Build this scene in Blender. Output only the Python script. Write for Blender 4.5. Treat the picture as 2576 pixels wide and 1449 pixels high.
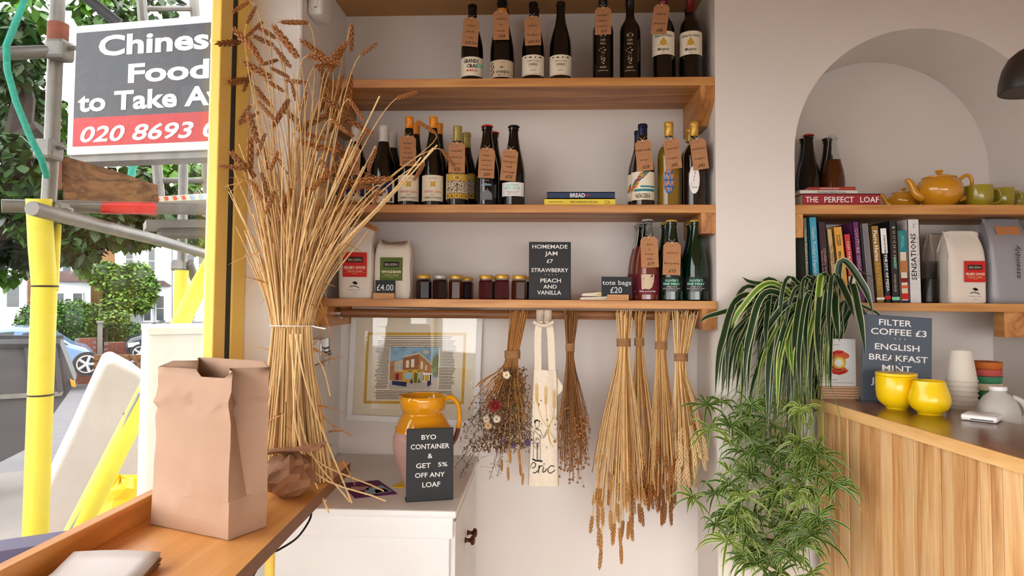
import bpy, math, random
from mathutils import Matrix, Vector
random.seed(7)
PI = math.pi
for o in list(bpy.data.objects): bpy.data.objects.remove(o)
SC = bpy.context.scene
COL = SC.collection

# ------------------------------------------------------------------ camera
FPX, PCX, PCY = 1717.0, 1288.0, 670.0           # focal length and principal point, in photo pixels
YAW, PITCH, ROLL = math.radians(2.7), math.radians(2.6), math.radians(0.4)
EYE = Vector((0, 0, 1.45))
cd = bpy.data.cameras.new('camera'); cam = bpy.data.objects.new('camera', cd); COL.objects.link(cam)
cd.sensor_fit = 'HORIZONTAL'; cd.sensor_width = 36.0; cd.lens = FPX * 36.0 / 2576.0
cd.shift_y = (PCY - 724.5) / 2576.0; cd.clip_start = 0.02; cd.clip_end = 300
CR = Matrix.Rotation(YAW, 3, 'Z') @ Matrix.Rotation(PI / 2 + PITCH, 3, 'X') @ Matrix.Rotation(ROLL, 3, 'Z')
cam.matrix_world = Matrix.Translation(EYE) @ CR.to_4x4()
SC.camera = cam

# ------------------------------------------------------------------ daylight: a bright overcast sky, soft sun
w = bpy.data.worlds.new('overcast_sky'); SC.world = w; w.use_nodes = True
nt = w.node_tree; bg = nt.nodes['Background']
bg.inputs[0].default_value = (1.0, 0.995, 0.985, 1); bg.inputs[1].default_value = 1.0
sd = bpy.data.lights.new('sun', 'SUN'); sun = bpy.data.objects.new('sun', sd); COL.objects.link(sun)
sd.energy = 0.30; sd.angle = math.radians(48); sd.color = (1.0, 0.985, 0.96)
sun.rotation_euler = Vector((0.10, 0.97, -0.17)).to_track_quat('-Z', 'Y').to_euler()
vs = SC.view_settings
vs.view_transform = 'Standard'; vs.look = 'None'; vs.gamma = 1.0; vs.use_curve_mapping = False
vs.exposure = 2.45
cy = SC.cycles
cy.use_denoising = True; cy.max_bounces = 8; cy.diffuse_bounces = 4; cy.glossy_bounces = 3; cy.transmission_bounces = 6; cy.use_adaptive_sampling = True; cy.adaptive_threshold = .05
cy.transparent_max_bounces = 8; cy.caustics_reflective = False; cy.caustics_refractive = False; cy.sample_clamp_indirect = 6

# ------------------------------------------------------------------ helpers
def ray(px, py): return CR @ Vector(((px - PCX) / FPX, -(py - PCY) / FPX, -1.0))
def atY(px, py, Y): d = ray(px, py); return EYE + d * (Y / d.y)
def atX(px, py, X): d = ray(px, py); return EYE + d * (X / d.x)
def atZ(px, py, Z): d = ray(px, py); return EYE + d * ((Z - EYE.z) / d.z)
OW = Vector((-0.56, 0.828, 0)).normalized(); OU = Vector((OW.y, -OW.x, 0))   # street: depth and rightward directions
def atD(px, py, D): d = ray(px, py); return EYE + d * (D / d.dot(OW))        # point at street depth D
def ppm(Y): return FPX / Y                                                   # photo pixels per metre at depth Y

def V(*a): return Vector(a)
class MB:
    """collects geometry for one mesh"""
    def __init__(s): s.v = []; s.f = []; s.uv = {}; s.m = []
    def add(s, vs, fs, uvs=None, mi=0):
        b = len(s.v); s.v += [tuple(v) for v in vs]; s.f += [tuple(i + b for i in f) for f in fs]; s.m += [mi] * len(fs)
        if uvs:
            for i, u in enumerate(uvs): s.uv[b + i] = u
        return s
    def box(s, c, d, rot=None, mi=0):
        c = Vector(c); hx, hy, hz = d[0] / 2, d[1] / 2, d[2] / 2
        vs = [V(x, y, z) for z in (-hz, hz) for x, y in ((-hx, -hy), (hx, -hy), (hx, hy), (-hx, hy))]
        if rot is not None: vs = [rot @ v for v in vs]
        return s.add([c + v for v in vs], [(3, 2, 1, 0), (4, 5, 6, 7), (0, 1, 5, 4), (1, 2, 6, 5), (2, 3, 7, 6), (3, 0, 4, 7)], mi=mi)
    def bb(s, x0, x1, y0, y1, z0, z1, mi=0):
        return s.box(((x0 + x1) / 2, (y0 + y1) / 2, (z0 + z1) / 2), (abs(x1 - x0), abs(y1 - y0), abs(z1 - z0)), mi=mi)
    def rbox(s, c, d, r=0.004, rot=None, n=2):
        """box with bevelled vertical and horizontal edges (chamfer rings)"""
        c = Vector(c); hx, hy, hz = d[0] / 2, d[1] / 2, d[2] / 2; r = min(r, hx * .95, hy * .95, hz * .95)
        def ring(ix, z):
            out = []
            rr = max(r - ix, 1e-5)
            for sx, sy, a0 in ((1, 1, 0), (-1, 1, PI / 2), (-1, -1, PI), (1, -1, 1.5 * PI)):
                for k in range(n + 1):
                    a = a0 + k / n * PI / 2
                    out.append(V(sx * (hx - r) + rr * math.cos(a), sy * (hy - r) + rr * math.sin(a), z))
            return out
        e = r * .45
        rings = [ring(r * .8, -hz), ring(e * .6, -hz + e * .5), ring(0, -hz + r), ring(0, hz - r), ring(e * .6, hz - e * .5), ring(r * .8, hz)]
        m = len(rings[0]); vs = [p for R_ in rings for p in R_]; fs = []
        for j in range(len(rings) - 1):
            for i in range(m):
                k = (i + 1) % m; fs.append((j * m + i, j * m + k, (j + 1) * m + k, (j + 1) * m + i))
        fs.append(tuple(range(m - 1, -1, -1))); fs.append(tuple(range(len(vs) - m, len(vs))))
        if rot is not None: vs = [rot @ v for v in vs]
        return s.add([c + v for v in vs], fs)
    def tube(s, pts, rad, n=8, caps=True, mi=0, flat=1.0):
        pts = [Vector(p) for p in pts]; L = len(pts)
        if not hasattr(rad, '__len__'): rad = [rad] * L
        t0 = (pts[1] - pts[0]).normalized()
        up = V(0, 0, 1) if abs(t0.z) < .9 else V(1, 0, 0)
        a = t0.cross(up).normalized(); vs = []
        for i, p in enumerate(pts):
            t = (pts[min(i + 1, L - 1)] - pts[max(i - 1, 0)])
            t = t.normalized() if t.length > 1e-9 else t0
            a = (a - t * a.dot(t)); a = a.normalized() if a.length > 1e-6 else t.orthogonal().normalized()
            b = t.cross(a)
            for k in range(n):
                q = 2 * PI * k / n; vs.append(p + (a * math.cos(q) + b * (math.sin(q) * flat)) * rad[i])
        fs = [(i * n + k, i * n + (k + 1) % n, (i + 1) * n + (k + 1) % n, (i + 1) * n + k) for i in range(L - 1) for k in range(n)]
        if caps: fs += [tuple(range(n - 1, -1, -1)), tuple(range((L - 1) * n, L * n))]
        return s.add(vs, fs, mi=mi)
    def lathe(s, prof, n=24, c=(0, 0, 0), caps=True, sx=1, sy=1, mi=0, seal=False):
        c = Vector(c); vs = []; L = len(prof)
        for r, z in prof:
            for k in range(n):
                q = 2 * PI * k / n; vs.append(c + V(r * math.cos(q) * sx, r * math.sin(q) * sy, z))
        fs = [(i * n + k, i * n + (k + 1) % n, (i + 1) * n + (k + 1) % n, (i + 1) * n + k) for i in range(L - 1) for k in range(n)]
        if caps:
            if prof[0][0] > 1e-6: fs.append(tuple(range(n - 1, -1, -1)))
            if prof[-1][0] > 1e-6 and not seal: fs.append(tuple(range((L - 1) * n, L * n)))
        return s.add(vs, fs, mi=mi)
    def prism(s, poly, d, o=(0, 0, 0), ax=None, mi=0):
        """polygon in 2-D (local x,z) extruded along +y by d; ax = 3 vectors for local x, y, z"""
        o = Vector(o); X, Y, Z = ax or (V(1, 0, 0), V(0, 1, 0), V(0, 0, 1)); n = len(poly)
        ar = sum(poly[i][0] * poly[(i + 1) % n][1] - poly[(i + 1) % n][0] * poly[i][1] for i in range(n))
        if ar < 0: poly = poly[::-1]
        vs = [o + X * p[0] + Z * p[1] for p in poly] + [o + X * p[0] + Z * p[1] + Y * d for p in poly]
        fs = [tuple(range(n)), tuple(range(2 * n - 1, n - 1, -1))] + [(i + n, (i + 1) % n + n, (i + 1) % n, i) for i in range(n)]
        return s.add(vs, fs, mi=mi)
    def grid(s, fn, nu, nv, closed_u=False, mi=0):
        vs = [fn(i / nu, j / nv) for j in range(nv + 1) for i in range(nu + (0 if closed_u else 1))]
        w_ = nu if closed_u else nu + 1; fs = []
        for j in range(nv):
            for i in range(nu):
                k = (i + 1) % w_ if closed_u else i + 1
                fs.append((j * w_ + i, j * w_ + k, (j + 1) * w_ + k, (j + 1) * w_ + i))
        uv = [(i / nu, j / nv) for j in range(nv + 1) for i in range(nu + (0 if closed_u else 1))]
        return s.add(vs, fs, uv, mi=mi)
    def blob(s, c, r, n=6, m=4, mi=0):
        c = Vector(c); r = r if hasattr(r, '__len__') else (r, r, r)
        vs = [c + V(0, 0, -r[2])]
        for j in range(1, m):
            a = -PI / 2 + PI * j / m
            vs += [c + V(r[0] * math.cos(a) * math.cos(2 * PI * k / n), r[1] * math.cos(a) * math.sin(2 * PI * k / n), r[2] * math.sin(a)) for k in range(n)]
        vs.append(c + V(0, 0, r[2])); fs = [(0, 1 + (k + 1) % n, 1 + k) for k in range(n)]
        for j in range(m - 2):
            fs += [(1 + j * n + k, 1 + j * n + (k + 1) % n, 1 + (j + 1) * n + (k + 1) % n, 1 + (j + 1) * n + k) for k in range(n)]
        t = len(vs) - 1; fs += [(1 + (m - 2) * n + k, 1 + (m - 2) * n + (k + 1) % n, t) for k in range(n)]
        return s.add(vs, fs, mi=mi)
    def map(s, fn): s.v = [tuple(fn(Vector(v))) for v in s.v]; return s
    def mesh(s, name, mats, smooth=False, angle=None):
        me = bpy.data.meshes.new(name); me.from_pydata(s.v, [], s.f)
        if s.uv:
            ul = me.uv_layers.new(name='UVMap')
            for l in me.loops: ul.data[l.index].uv = s.uv.get(l.vertex_index, (0, 0))
        for m_ in (mats if isinstance(mats, (list, tuple)) else [mats]): me.materials.append(m_)
        if any(s.m): me.polygons.foreach_set('material_index', s.m)
        if smooth:
            me.polygons.foreach_set('use_smooth', [True] * len(me.polygons))
            if angle: me.set_sharp_from_angle(angle=math.radians(angle))
        me.update(); return me
    def build(s, name, mats, parent=None, smooth=False, angle=40, loc=None, rot=None, **props):
        return link(name, s.mesh(name, mats, smooth, angle), parent, loc, rot, **props)
def link(name, me, parent=None, loc=None, rot=None, **props):
    o = bpy.data.objects.new(name, me); COL.objects.link(o)
    if parent: o.parent = parent
    if loc is not None: o.location = loc
    if rot is not None: o.rotation_euler = rot
    for k, v_ in props.items(): o[k] = v_
    return o
def thing(name, label, cat, loc=(0, 0, 0), rz=0.0, group=None, rot=None):
    o = bpy.data.objects.new(name, None); COL.objects.link(o); o.empty_display_size = .05
    o.location = loc; o.rotation_euler = rot if rot else (0, 0, rz)
    o['label'] = label; o['category'] = cat
    if group: o['group'] = group
    return o
def face_cam(p): return -math.atan2(p[0], p[1])
def rnd(a, b): return random.uniform(a, b)

# ---- text: a font curve turned into a mesh; fitted to a box
_tc = {}
def text_mb(body, size, bold=0.0, shear=0.0, width=None, align='C', space=1.0, res=2, flat=True, th=0.0):
    key = (body, bold, shear, space, res)
    if key not in _tc:
        c = bpy.data.curves.new('lettering', 'FONT'); c.body = body; c.size = 1; c.resolution_u = res; c.offset = bold; c.shear = shear; c.space_character = space
        o = bpy.data.objects.new('lettering', c); me = bpy.data.meshes.new_from_object(o)
        _tc[key] = ([tuple(v.co) for v in me.vertices], [tuple(p.vertices) for p in me.polygons])
        bpy.data.objects.remove(o); bpy.data.curves.remove(c); bpy.data.meshes.remove(me)
    vs, fs = _tc[key]; m = MB()
    if not vs: return m
    x0, x1 = min(v[0] for v in vs), max(v[0] for v in vs); k = size; kx = size
    if width: kx = width / (x1 - x0) if x1 > x0 else size
    xo = {'C': (x0 + x1) / 2, 'L': x0, 'R': x1}[align]
    m.add([((v[0] - xo) * kx, 0, v[1] * k) for v in vs], fs); return m
CAP = 0.73  # capital height of the font at size 1
def lettering(parent, mat, lines, y=-0.001, name='lettering', wrap=None, **kw):
    """lines: (text, x, z_baseline, cap_height, options); flat on local xz plane facing -y, or wrapped on a cylinder of radius wrap"""
    first = None
    for ln in lines:
        body, x, z, h = ln[:4]; o = dict(kw); o.update(ln[4] if len(ln) > 4 else {})
        rotz = o.pop('rotz', 0)
        t = text_mb(body, h / CAP, **o)
        if rotz:
            c_, s_ = math.cos(rotz), math.sin(rotz)
            t.map(lambda p: V(p.x * c_ - p.z * s_, 0, p.x * s_ + p.z * c_))
        m = MB(); m.add([V(p[0] + x, 0, p[2] + z) for p in t.v], t.f)
        if wrap: m.map(lambda p: V(wrap * math.sin(p.x / wrap), -wrap * math.cos(p.x / wrap), p.z))
        else: m.map(lambda p: V(p.x, y, p.z))
        if m.v:
            ob_ = m.build(name, mat, parent); first = first or ob_
    return first
def poly2(m, pts, y=0.0):
    n = len(pts); ar = sum(pts[i][0] * pts[(i + 1) % n][1] - pts[(i + 1) % n][0] * pts[i][1] for i in range(n))
    if ar < 0: pts = pts[::-1]
    m.add([(p[0], y, p[1]) for p in pts], [tuple(range(n))])
def disc2(m, cx, cz, rx, rz=None, y=0, n=20, a0=0): poly2(m, [(cx + rx * math.cos(a0 + 2 * PI * k / n), cz + (rz or rx) * math.sin(a0 + 2 * PI * k / n)) for k in range(n)], y)
def stroke2(m, pts, wd, y=0.0):
    """a drawn line of width wd on the xz plane"""
    for i in range(len(pts) - 1):
        a, b = Vector(pts[i]), Vector(pts[i + 1]); d = (b - a)
        if d.length < 1e-7: continue
        d.normalize(); nrm = Vector((-d.y, d.x)) * wd / 2; e = d * wd * .3
        poly2(m, [a - e + nrm, a - e - nrm, b + e - nrm, b + e + nrm], y)
def bez(p0, p1, p2, p3, n=10):
    out = []
    for i in range(n + 1):
        t = i / n; u = 1 - t
        out.append(Vector(p0) * u ** 3 + Vector(p1) * 3 * u * u * t + Vector(p2) * 3 * u * t * t + Vector(p3) * t ** 3)
    return out
def smooth_path(pts, n=6):
    P = [Vector(p) for p in pts]; P = [P[0] * 2 - P[1]] + P + [P[-1] * 2 - P[-2]]; out = []
    for i in range(1, len(P) - 2):
        a, b, c, d = P[i - 1:i + 3]
        for k in range(n):
            t = k / n; out.append(.5 * ((2 * b) + (c - a) * t + (2 * a - 5 * b + 4 * c - d) * t * t + (3 * b - a - 3 * c + d) * t ** 3))
    out.append(P[-2]); return out

# ------------------------------------------------------------------ materials
def srgb(r, g, b):
    f = lambda c: c / 12.92 if c <= .04045 else ((c + .055) / 1.055) ** 2.4
    return (f(r / 255), f(g / 255), f(b / 255), 1)
M = {}
def mat(name, col, rough=.6, metal=0.0, noise=0.0, nscale=20, bump=0.0, bscale=80, coat=0.0, spec=.5, trans=0.0, ior=1.45, sss=0, rand=0.0, stretch=None):
    m = bpy.data.materials.new(name); m.use_nodes = True; nt = m.node_tree; b = nt.nodes['Principled BSDF']
    c = srgb(*col); b.inputs['Base Color'].default_value = c; b.inputs['Roughness'].default_value = rough; b.inputs['Metallic'].default_value = metal
    b.inputs['Coat Weight'].default_value = coat; b.inputs['Specular IOR Level'].default_value = spec; b.inputs['Coat Roughness'].default_value = .08
    b.inputs['Transmission Weight'].default_value = trans; b.inputs['IOR'].default_value = ior
    if noise or bump or rand:
        tc = nt.nodes.new('ShaderNodeTexCoord'); src = tc.outputs['Object']
        if stretch:
            mp = nt.nodes.new('ShaderNodeMapping'); mp.inputs['Scale'].default_value = stretch; nt.links.new(src, mp.inputs[0]); src = mp.outputs[0]
    if noise or rand:
        hs = nt.nodes.new('ShaderNodeHueSaturation'); hs.inputs['Color'].default_value = c; last = None
        if noise:
            n = nt.nodes.new('ShaderNodeTexNoise'); n.inputs['Scale'].default_value = nscale; n.inputs['Detail'].default_value = 5; nt.links.new(src, n.inputs['Vector'])
            mr = nt.nodes.new('ShaderNodeMapRange'); mr.inputs[1].default_value = .3; mr.inputs[2].default_value = .7
            mr.inputs[3].default_value = 1 - noise; mr.inputs[4].default_value = 1 + noise; nt.links.new(n.outputs['Fac'], mr.inputs[0]); last = mr.outputs[0]
        if rand:
            oi = nt.nodes.new('ShaderNodeObjectInfo'); m2 = nt.nodes.new('ShaderNodeMapRange'); m2.inputs[3].default_value = 1 - rand; m2.inputs[4].default_value = 1 + rand
            nt.links.new(oi.outputs['Random'], m2.inputs[0])
            if last:
                mu = nt.nodes.new('ShaderNodeMath'); mu.operation = 'MULTIPLY'; nt.links.new(last, mu.inputs[0]); nt.links.new(m2.outputs[0], mu.inputs[1]); last = mu.outputs[0]
            else: last = m2.outputs[0]
        nt.links.new(last, hs.inputs['Value']); nt.links.new(hs.outputs[0], b.inputs['Base Color'])
    if bump:
        n2 = nt.nodes.new('ShaderNodeTexNoise'); n2.inputs['Scale'].default_value = bscale; n2.inputs['Detail'].default_value = 4; nt.links.new(src, n2.inputs['Vector'])
        bp = nt.nodes.new('ShaderNodeBump'); bp.inputs['Strength'].default_value = bump; bp.inputs['Distance'].default_value = .004; nt.links.new(n2.outputs['Fac'], bp.inputs['Height']); nt.links.new(bp.outputs[0], b.inputs['Normal'])
    M[name] = m; return m
def wood(name, c1, c2, c3, axis='X', scale=1.0, rough=.45, rings=9, rand=.0, coat=0.0, grain=1.0):
    """long grain along one axis: stretched noise drives a colour ramp, fine streaks on top"""
    m = bpy.data.materials.new(name); m.use_nodes = True; nt = m.node_tree; L = nt.links; b = nt.nodes['Principled BSDF']
    tc = nt.nodes.new('ShaderNodeTexCoord'); mp = nt.nodes.new('ShaderNodeMapping')
    s = {'X': (1.1, 13, 13), 'Y': (13, 1.1, 13), 'Z': (13, 13, 1.0)}[axis]; mp.inputs['Scale'].default_value = [k * scale for k in s]
    L.new(tc.outputs['Object'], mp.inputs[0]); vec = mp.outputs[0]
    if rand:
        oi = nt.nodes.new('ShaderNodeObjectInfo'); va = nt.nodes.new('ShaderNodeVectorMath'); va.operation = 'SCALE'; va.inputs[0].default_value = (37, 19, 23); L.new(oi.outputs['Random'], va.inputs['Scale'])
        ad = nt.nodes.new('ShaderNodeVectorMath'); ad.operation = 'ADD'; L.new(vec, ad.inputs[0]); L.new(va.outputs[0], ad.inputs[1]); vec = ad.outputs[0]
    n1 = nt.nodes.new('ShaderNodeTexNoise'); n1.inputs['Scale'].default_value = .55; n1.inputs['Detail'].default_value = 3; n1.inputs['Distortion'].default_value = .6; L.new(vec, n1.inputs['Vector'])
    mu = nt.nodes.new('ShaderNodeMath'); mu.operation = 'MULTIPLY'; mu.inputs[1].default_value = rings; L.new(n1.outputs['Fac'], mu.inputs[0])
    pp = nt.nodes.new('ShaderNodeMath'); pp.operation = 'PINGPONG'; pp.inputs[1].default_value = 1; L.new(mu.outputs[0], pp.inputs[0])
    n2 = nt.nodes.new('ShaderNodeTexNoise'); n2.inputs['Scale'].default_value = 7; n2.inputs['Detail'].default_value = 6; L.new(vec, n2.inputs['Vector'])
    mx = nt.nodes.new('ShaderNodeMath'); mx.operation = 'MULTIPLY_ADD'; mx.inputs[1].default_value = .55 * grain; L.new(n2.outputs['Fac'], mx.inputs[0]); 
    hm = nt.nodes.new('ShaderNodeMath'); hm.operation = 'MULTIPLY'; hm.inputs[1].default_value = .55; L.new(pp.outputs[0], hm.inputs[0]); L.new(hm.outputs[0], mx.inputs[2])
    cr = nt.nodes.new('ShaderNodeValToRGB'); e = cr.color_ramp.elements
    e[0].position = .12; e[0].color = srgb(*c1); e[1].position = .85; e[1].color = srgb(*c3); x = e.new(.48); x.color = srgb(*c2)
    L.new(mx.outputs[0], cr.inputs[0]); out = cr.outputs[0]
    if rand:
        hs = nt.nodes.new('ShaderNodeHueSaturation'); m2 = nt.nodes.new('ShaderNodeMapRange'); m2.inputs[3].default_value = 1 - rand; m2.inputs[4].default_value = 1 + rand * .6
        L.new(oi.outputs['Random'], m2.inputs[0]); L.new(m2.outputs[0], hs.inputs['Value']); L.new(out, hs.inputs['Color']); out = hs.outputs[0]
    L.new(out, b.inputs['Base Color']); b.inputs['Roughness'].default_value = rough; b.inputs['Coat Weight'].default_value = coat; b.inputs['Coat Roughness'].default_value = .12
    bp = nt.nodes.new('ShaderNodeBump'); bp.inputs['Strength'].default_value = .12; bp.inputs['Distance'].default_value = .002; L.new(n2.outputs['Fac'], bp.inputs['Height']); L.new(bp.outputs[0], b.inputs['Normal'])
    M[name] = m; return m
def pane_mat(name, refl=.06, tint=(1, 1, 1, 1), k=.8):
    m = bpy.data.materials.new(name); m.use_nodes = True; nt = m.node_tree; nt.nodes.remove(nt.nodes['Principled BSDF'])
    out = nt.nodes['Material Output']; tr = nt.nodes.new('ShaderNodeBsdfTransparent'); tr.inputs[0].default_value = tint
    gl = nt.nodes.new('ShaderNodeBsdfGlossy'); gl.inputs['Roughness'].default_value = .02
    lw = nt.nodes.new('ShaderNodeLayerWeight'); lw.inputs[0].default_value = .5
    pw = nt.nodes.new('ShaderNodeMath'); pw.operation = 'POWER'; pw.inputs[1].default_value = 4.5; nt.links.new(lw.outputs['Facing'], pw.inputs[0])
    mu = nt.nodes.new('ShaderNodeMath'); mu.operation = 'MULTIPLY_ADD'; mu.inputs[1].default_value = k; mu.inputs[2].default_value = refl; nt.links.new(pw.outputs[0], mu.inputs[0])
    mx = nt.nodes.new('ShaderNodeMixShader')
    nt.links.new(mu.outputs[0], mx.inputs[0]); nt.links.new(tr.outputs[0], mx.inputs[1]); nt.links.new(gl.outputs[0], mx.inputs[2]); nt.links.new(mx.outputs[0], out.inputs[0])
    M[name] = m; return m
def leaf_mat(name, mid, edge, tip=None, e0=.16, rough=.4):
    """variegated ribbon leaf: colour runs across the width (u)"""
    m = bpy.data.materials.new(name); m.use_nodes = True; nt = m.node_tree; L = nt.links; b = nt.nodes['Principled BSDF']
    uv = nt.nodes.new('ShaderNodeUVMap'); sp = nt.nodes.new('ShaderNodeSeparateXYZ'); L.new(uv.outputs[0], sp.inputs[0])
    cr = nt.nodes.new('ShaderNodeValToRGB'); e = cr.color_ramp.elements; e[0].position = 0; e[0].color = srgb(*edge); e[1].position = 1; e[1].color = srgb(*edge)
    dk = tuple(int(c * .8) for c in mid)
    for p, c in ((e0 - .03, edge), (e0 + .04, mid), (.5, dk), (1 - e0 - .04, mid), (1 - e0 + .03, edge)): x = e.new(p); x.color = srgb(*c)
    L.new(sp.outputs[0], cr.inputs[0]); hs = nt.nodes.new('ShaderNodeHueSaturation'); oi = nt.nodes.new('ShaderNodeObjectInfo'); mr = nt.nodes.new('ShaderNodeMapRange')
    mr.inputs[3].default_value = .75; mr.inputs[4].default_value = 1.25; L.new(oi.outputs['Random'], mr.inputs[0]); L.new(mr.outputs[0], hs.inputs['Value']); L.new(cr.outputs[0], hs.inputs['Color'])
    L.new(hs.outputs[0], b.inputs['Base Color']); b.inputs['Roughness'].default_value = rough
    tl = nt.nodes.new('ShaderNodeBsdfTranslucent'); L.new(hs.outputs[0], tl.inputs[0]); mx = nt.nodes.new('ShaderNodeMixShader'); mx.inputs[0].default_value = .25
    L.new(b.outputs[0], mx.inputs[1]); L.new(tl.outputs[0], mx.inputs[2]); L.new(mx.outputs[0], nt.nodes['Material Output'].inputs[0])
    M[name] = m; return m

mat('plaster', (230, 221, 214), .85, noise=.02, nscale=3, bump=.12, bscale=60)
mat('plaster_bright', (238, 234, 230), .8, noise=.02, nscale=5, bump=.15, bscale=40)
mat('ceiling_paint', (188, 142, 94), .9, noise=.02, nscale=3)
mat('cabinet_paint', (232, 230, 228), .45, noise=.02, nscale=8, bump=.15, bscale=30)
mat('floor_boards', (202, 200, 200), .5, noise=.15, nscale=6)
mat('yellow_frame', (255, 214, 98), .4, noise=.03, nscale=10)
mat('gasket', (18, 18, 20), .6)
wood('oak_x', (133, 82, 38), (184, 122, 62), (206, 148, 84), 'X', .9, .45)
wood('oak_y', (133, 82, 38), (184, 122, 62), (206, 148, 84), 'Y', .9, .45)
wood('oak_dark_x', (96, 58, 30), (138, 86, 46), (165, 108, 60), 'X', .8, .5, rings=12)
wood('desk_wood', (196, 128, 58), (219, 152, 80), (232, 172, 104), 'Y', .7, .35, rings=7, grain=.8)
mat('desk_edge', (128, 84, 52), .6, noise=.15, nscale=60, stretch=(10, .6, 10))
wood('desk_strip', (166, 98, 36), (200, 128, 58), (216, 150, 80), 'Y', .8, .4, rings=8)
wood('plank_z', (178, 118, 66), (214, 162, 104), (232, 190, 138), 'Z', 1.6, .5, rings=7, rand=.16)
wood('counter_top', (86, 52, 28), (124, 80, 46), (150, 102, 62), 'Y', .8, .24, rings=8, coat=.2)
wood('counter_edge', (202, 146, 82), (222, 172, 108), (234, 190, 130), 'Y', 1.2, .45, rings=6)
wood('block_wood', (178, 122, 70), (206, 150, 94), (222, 172, 116), 'X', 2.5, .55)
pane_mat('window_glass', .03, k=.45); pane_mat('picture_glass', .035)
for n_, c_ in dict(black=(16, 16, 18), white=(236, 234, 230), chalk=(215, 220, 225), red=(196, 40, 34), orange=(228, 120, 30), cream=(232, 220, 196), green=(84, 104, 40), ink=(32, 28, 26),
                   navy=(28, 40, 84), blue=(52, 88, 150), teal=(38, 128, 138), mint=(140, 214, 180), gold_ink=(206, 164, 60), dark_red=(128, 24, 34), yellow=(240, 206, 50), purple=(104, 42, 100),
                   grey=(120, 122, 126), skyblue=(150, 190, 214), brick=(176, 116, 70), pink=(208, 172, 166), lime=(120, 190, 60), kraft_ink=(46, 34, 26), salmon=(216, 96, 60), maroon=(104, 26, 44), sand=(206, 186, 156)).items(): mat(n_, c_, .7, spec=.3)
mat('kraft', (176, 124, 84), .8, noise=.08, nscale=60, bump=.08, bscale=200)
mat('kraft_bag', (172, 138, 114), .75, noise=.05, nscale=12, bump=.1, bscale=30)
mat('kraft_dark', (150, 106, 74), .75, noise=.08, nscale=14, bump=.1, bscale=40)
mat('flour_paper', (222, 210, 196), .8, noise=.03, nscale=20, bump=.25, bscale=18)
mat('white_paper', (226, 220, 218), .75, noise=.02, nscale=10, bump=.25, bscale=14)
mat('twine', (160, 118, 78), .9, noise=.25, nscale=120, stretch=(1, 1, 6)); mat('string', (226, 216, 196), .9)
mat('glass_black', (10, 11, 10), .06, coat=.4); mat('glass_green', (6, 38, 22), .06, coat=.5, trans=.25); mat('glass_brown', (34, 16, 8), .06, coat=.4)
mat('glass_clear', (240, 244, 242), .03, trans=1.0, ior=1.2); mat('rose_wine', (140, 52, 32), .08, trans=.45, coat=.5); mat('gold_wine', (168, 128, 24), .08, trans=.5, coat=.5); mat('cider_amber', (90, 44, 16), .08, trans=.3, coat=.4)
for n_, c_ in dict(foil_orange=(226, 138, 22), foil_white=(214, 208, 200), foil_olive=(176, 160, 92), foil_navy=(22, 30, 64), foil_gold=(206, 158, 64), foil_red=(110, 22, 24), foil_black=(20, 20, 22), cap_red=(190, 34, 26), cap_gold=(214, 170, 70), cap_silver=(176, 174, 172), lid_gold=(200, 158, 66)).items(): mat(n_, c_, .32, metal=.35 if n_ not in ('cap_red', 'foil_white', 'foil_orange') else .05)
mat('chrome', (210, 210, 212), .15, metal=1); mat('brass_dark', (92, 52, 34), .3, metal=.8); mat('steel', (150, 150, 150), .35, metal=.8)
mat('jam_dark', (34, 8, 12), .22, coat=0, spec=.3); mat('jam_red', (66, 10, 16), .22, coat=0, spec=.3); mat('jam_peach', (70, 32, 14), .22, coat=0, spec=.3)
mat('slate', (24, 25, 28), .6); mat('board_black', (20, 20, 22), .55); mat('board_grey', (70, 80, 94), .45)
mat('glaze', (222, 150, 18), .12, noise=.12, nscale=9, coat=.8, stretch=(1, 1, 6)); mat('terracotta', (196, 158, 146), .6, noise=.10, nscale=10, stretch=(1, 1, 4)); mat('glaze_brown', (104, 56, 38), .3)
mat('teapot_glaze', (206, 142, 32), .15, coat=.6); mat('mug_glaze', (158, 142, 34), .2, coat=.5); mat('yellow_ceramic', (248, 206, 14), .28, coat=.3)
mat('canvas', (230, 216, 196), .9, noise=.04, nscale=60, bump=.15, bscale=150)
mat('straw', (208, 166, 108), .6, noise=.22, nscale=40, stretch=(8, 8, .4)); mat('straw_pale', (226, 190, 134), .6, noise=.2, nscale=40, stretch=(8, 8, .4)); mat('straw_brown', (176, 122, 66), .65, noise=.25, nscale=40, stretch=(8, 8, .4))
mat('ear_brown', (152, 94, 44), .65, noise=.2, nscale=150, rand=.2); mat('ear_gold', (186, 132, 70), .65, noise=.2, nscale=150, rand=.18); mat('ear_pale', (222, 188, 140), .65, noise=.15, nscale=150, rand=.12)
mat('flax_stalk', (150, 100, 54), .6, noise=.25, nscale=40, stretch=(8, 8, .4)); mat('flax_pod', (150, 96, 44), .6, noise=.35, nscale=60); mat('dry_brown', (104, 68, 40), .8, noise=.35, nscale=50); mat('dry_olive', (124, 92, 50), .8, noise=.3, nscale=50); mat('dry_red', (132, 36, 28), .7, noise=.3, nscale=80); mat('dry_purple', (100, 76, 118), .7, noise=.2, nscale=80); mat('petal_white', (232, 220, 200), .7)
leaf_mat('spider_leaf', (34, 66, 32), (206, 206, 166), e0=.10); leaf_mat('plantlet_leaf', (62, 104, 36), (176, 186, 104), e0=.12); leaf_mat('young_leaf', (98, 140, 44), (198, 204, 120), e0=.2)
mat('runner_stem', (120, 140, 66), .5); mat('pot', (70, 56, 48), .7); mat('soil', (40, 28, 20), .9)

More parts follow.
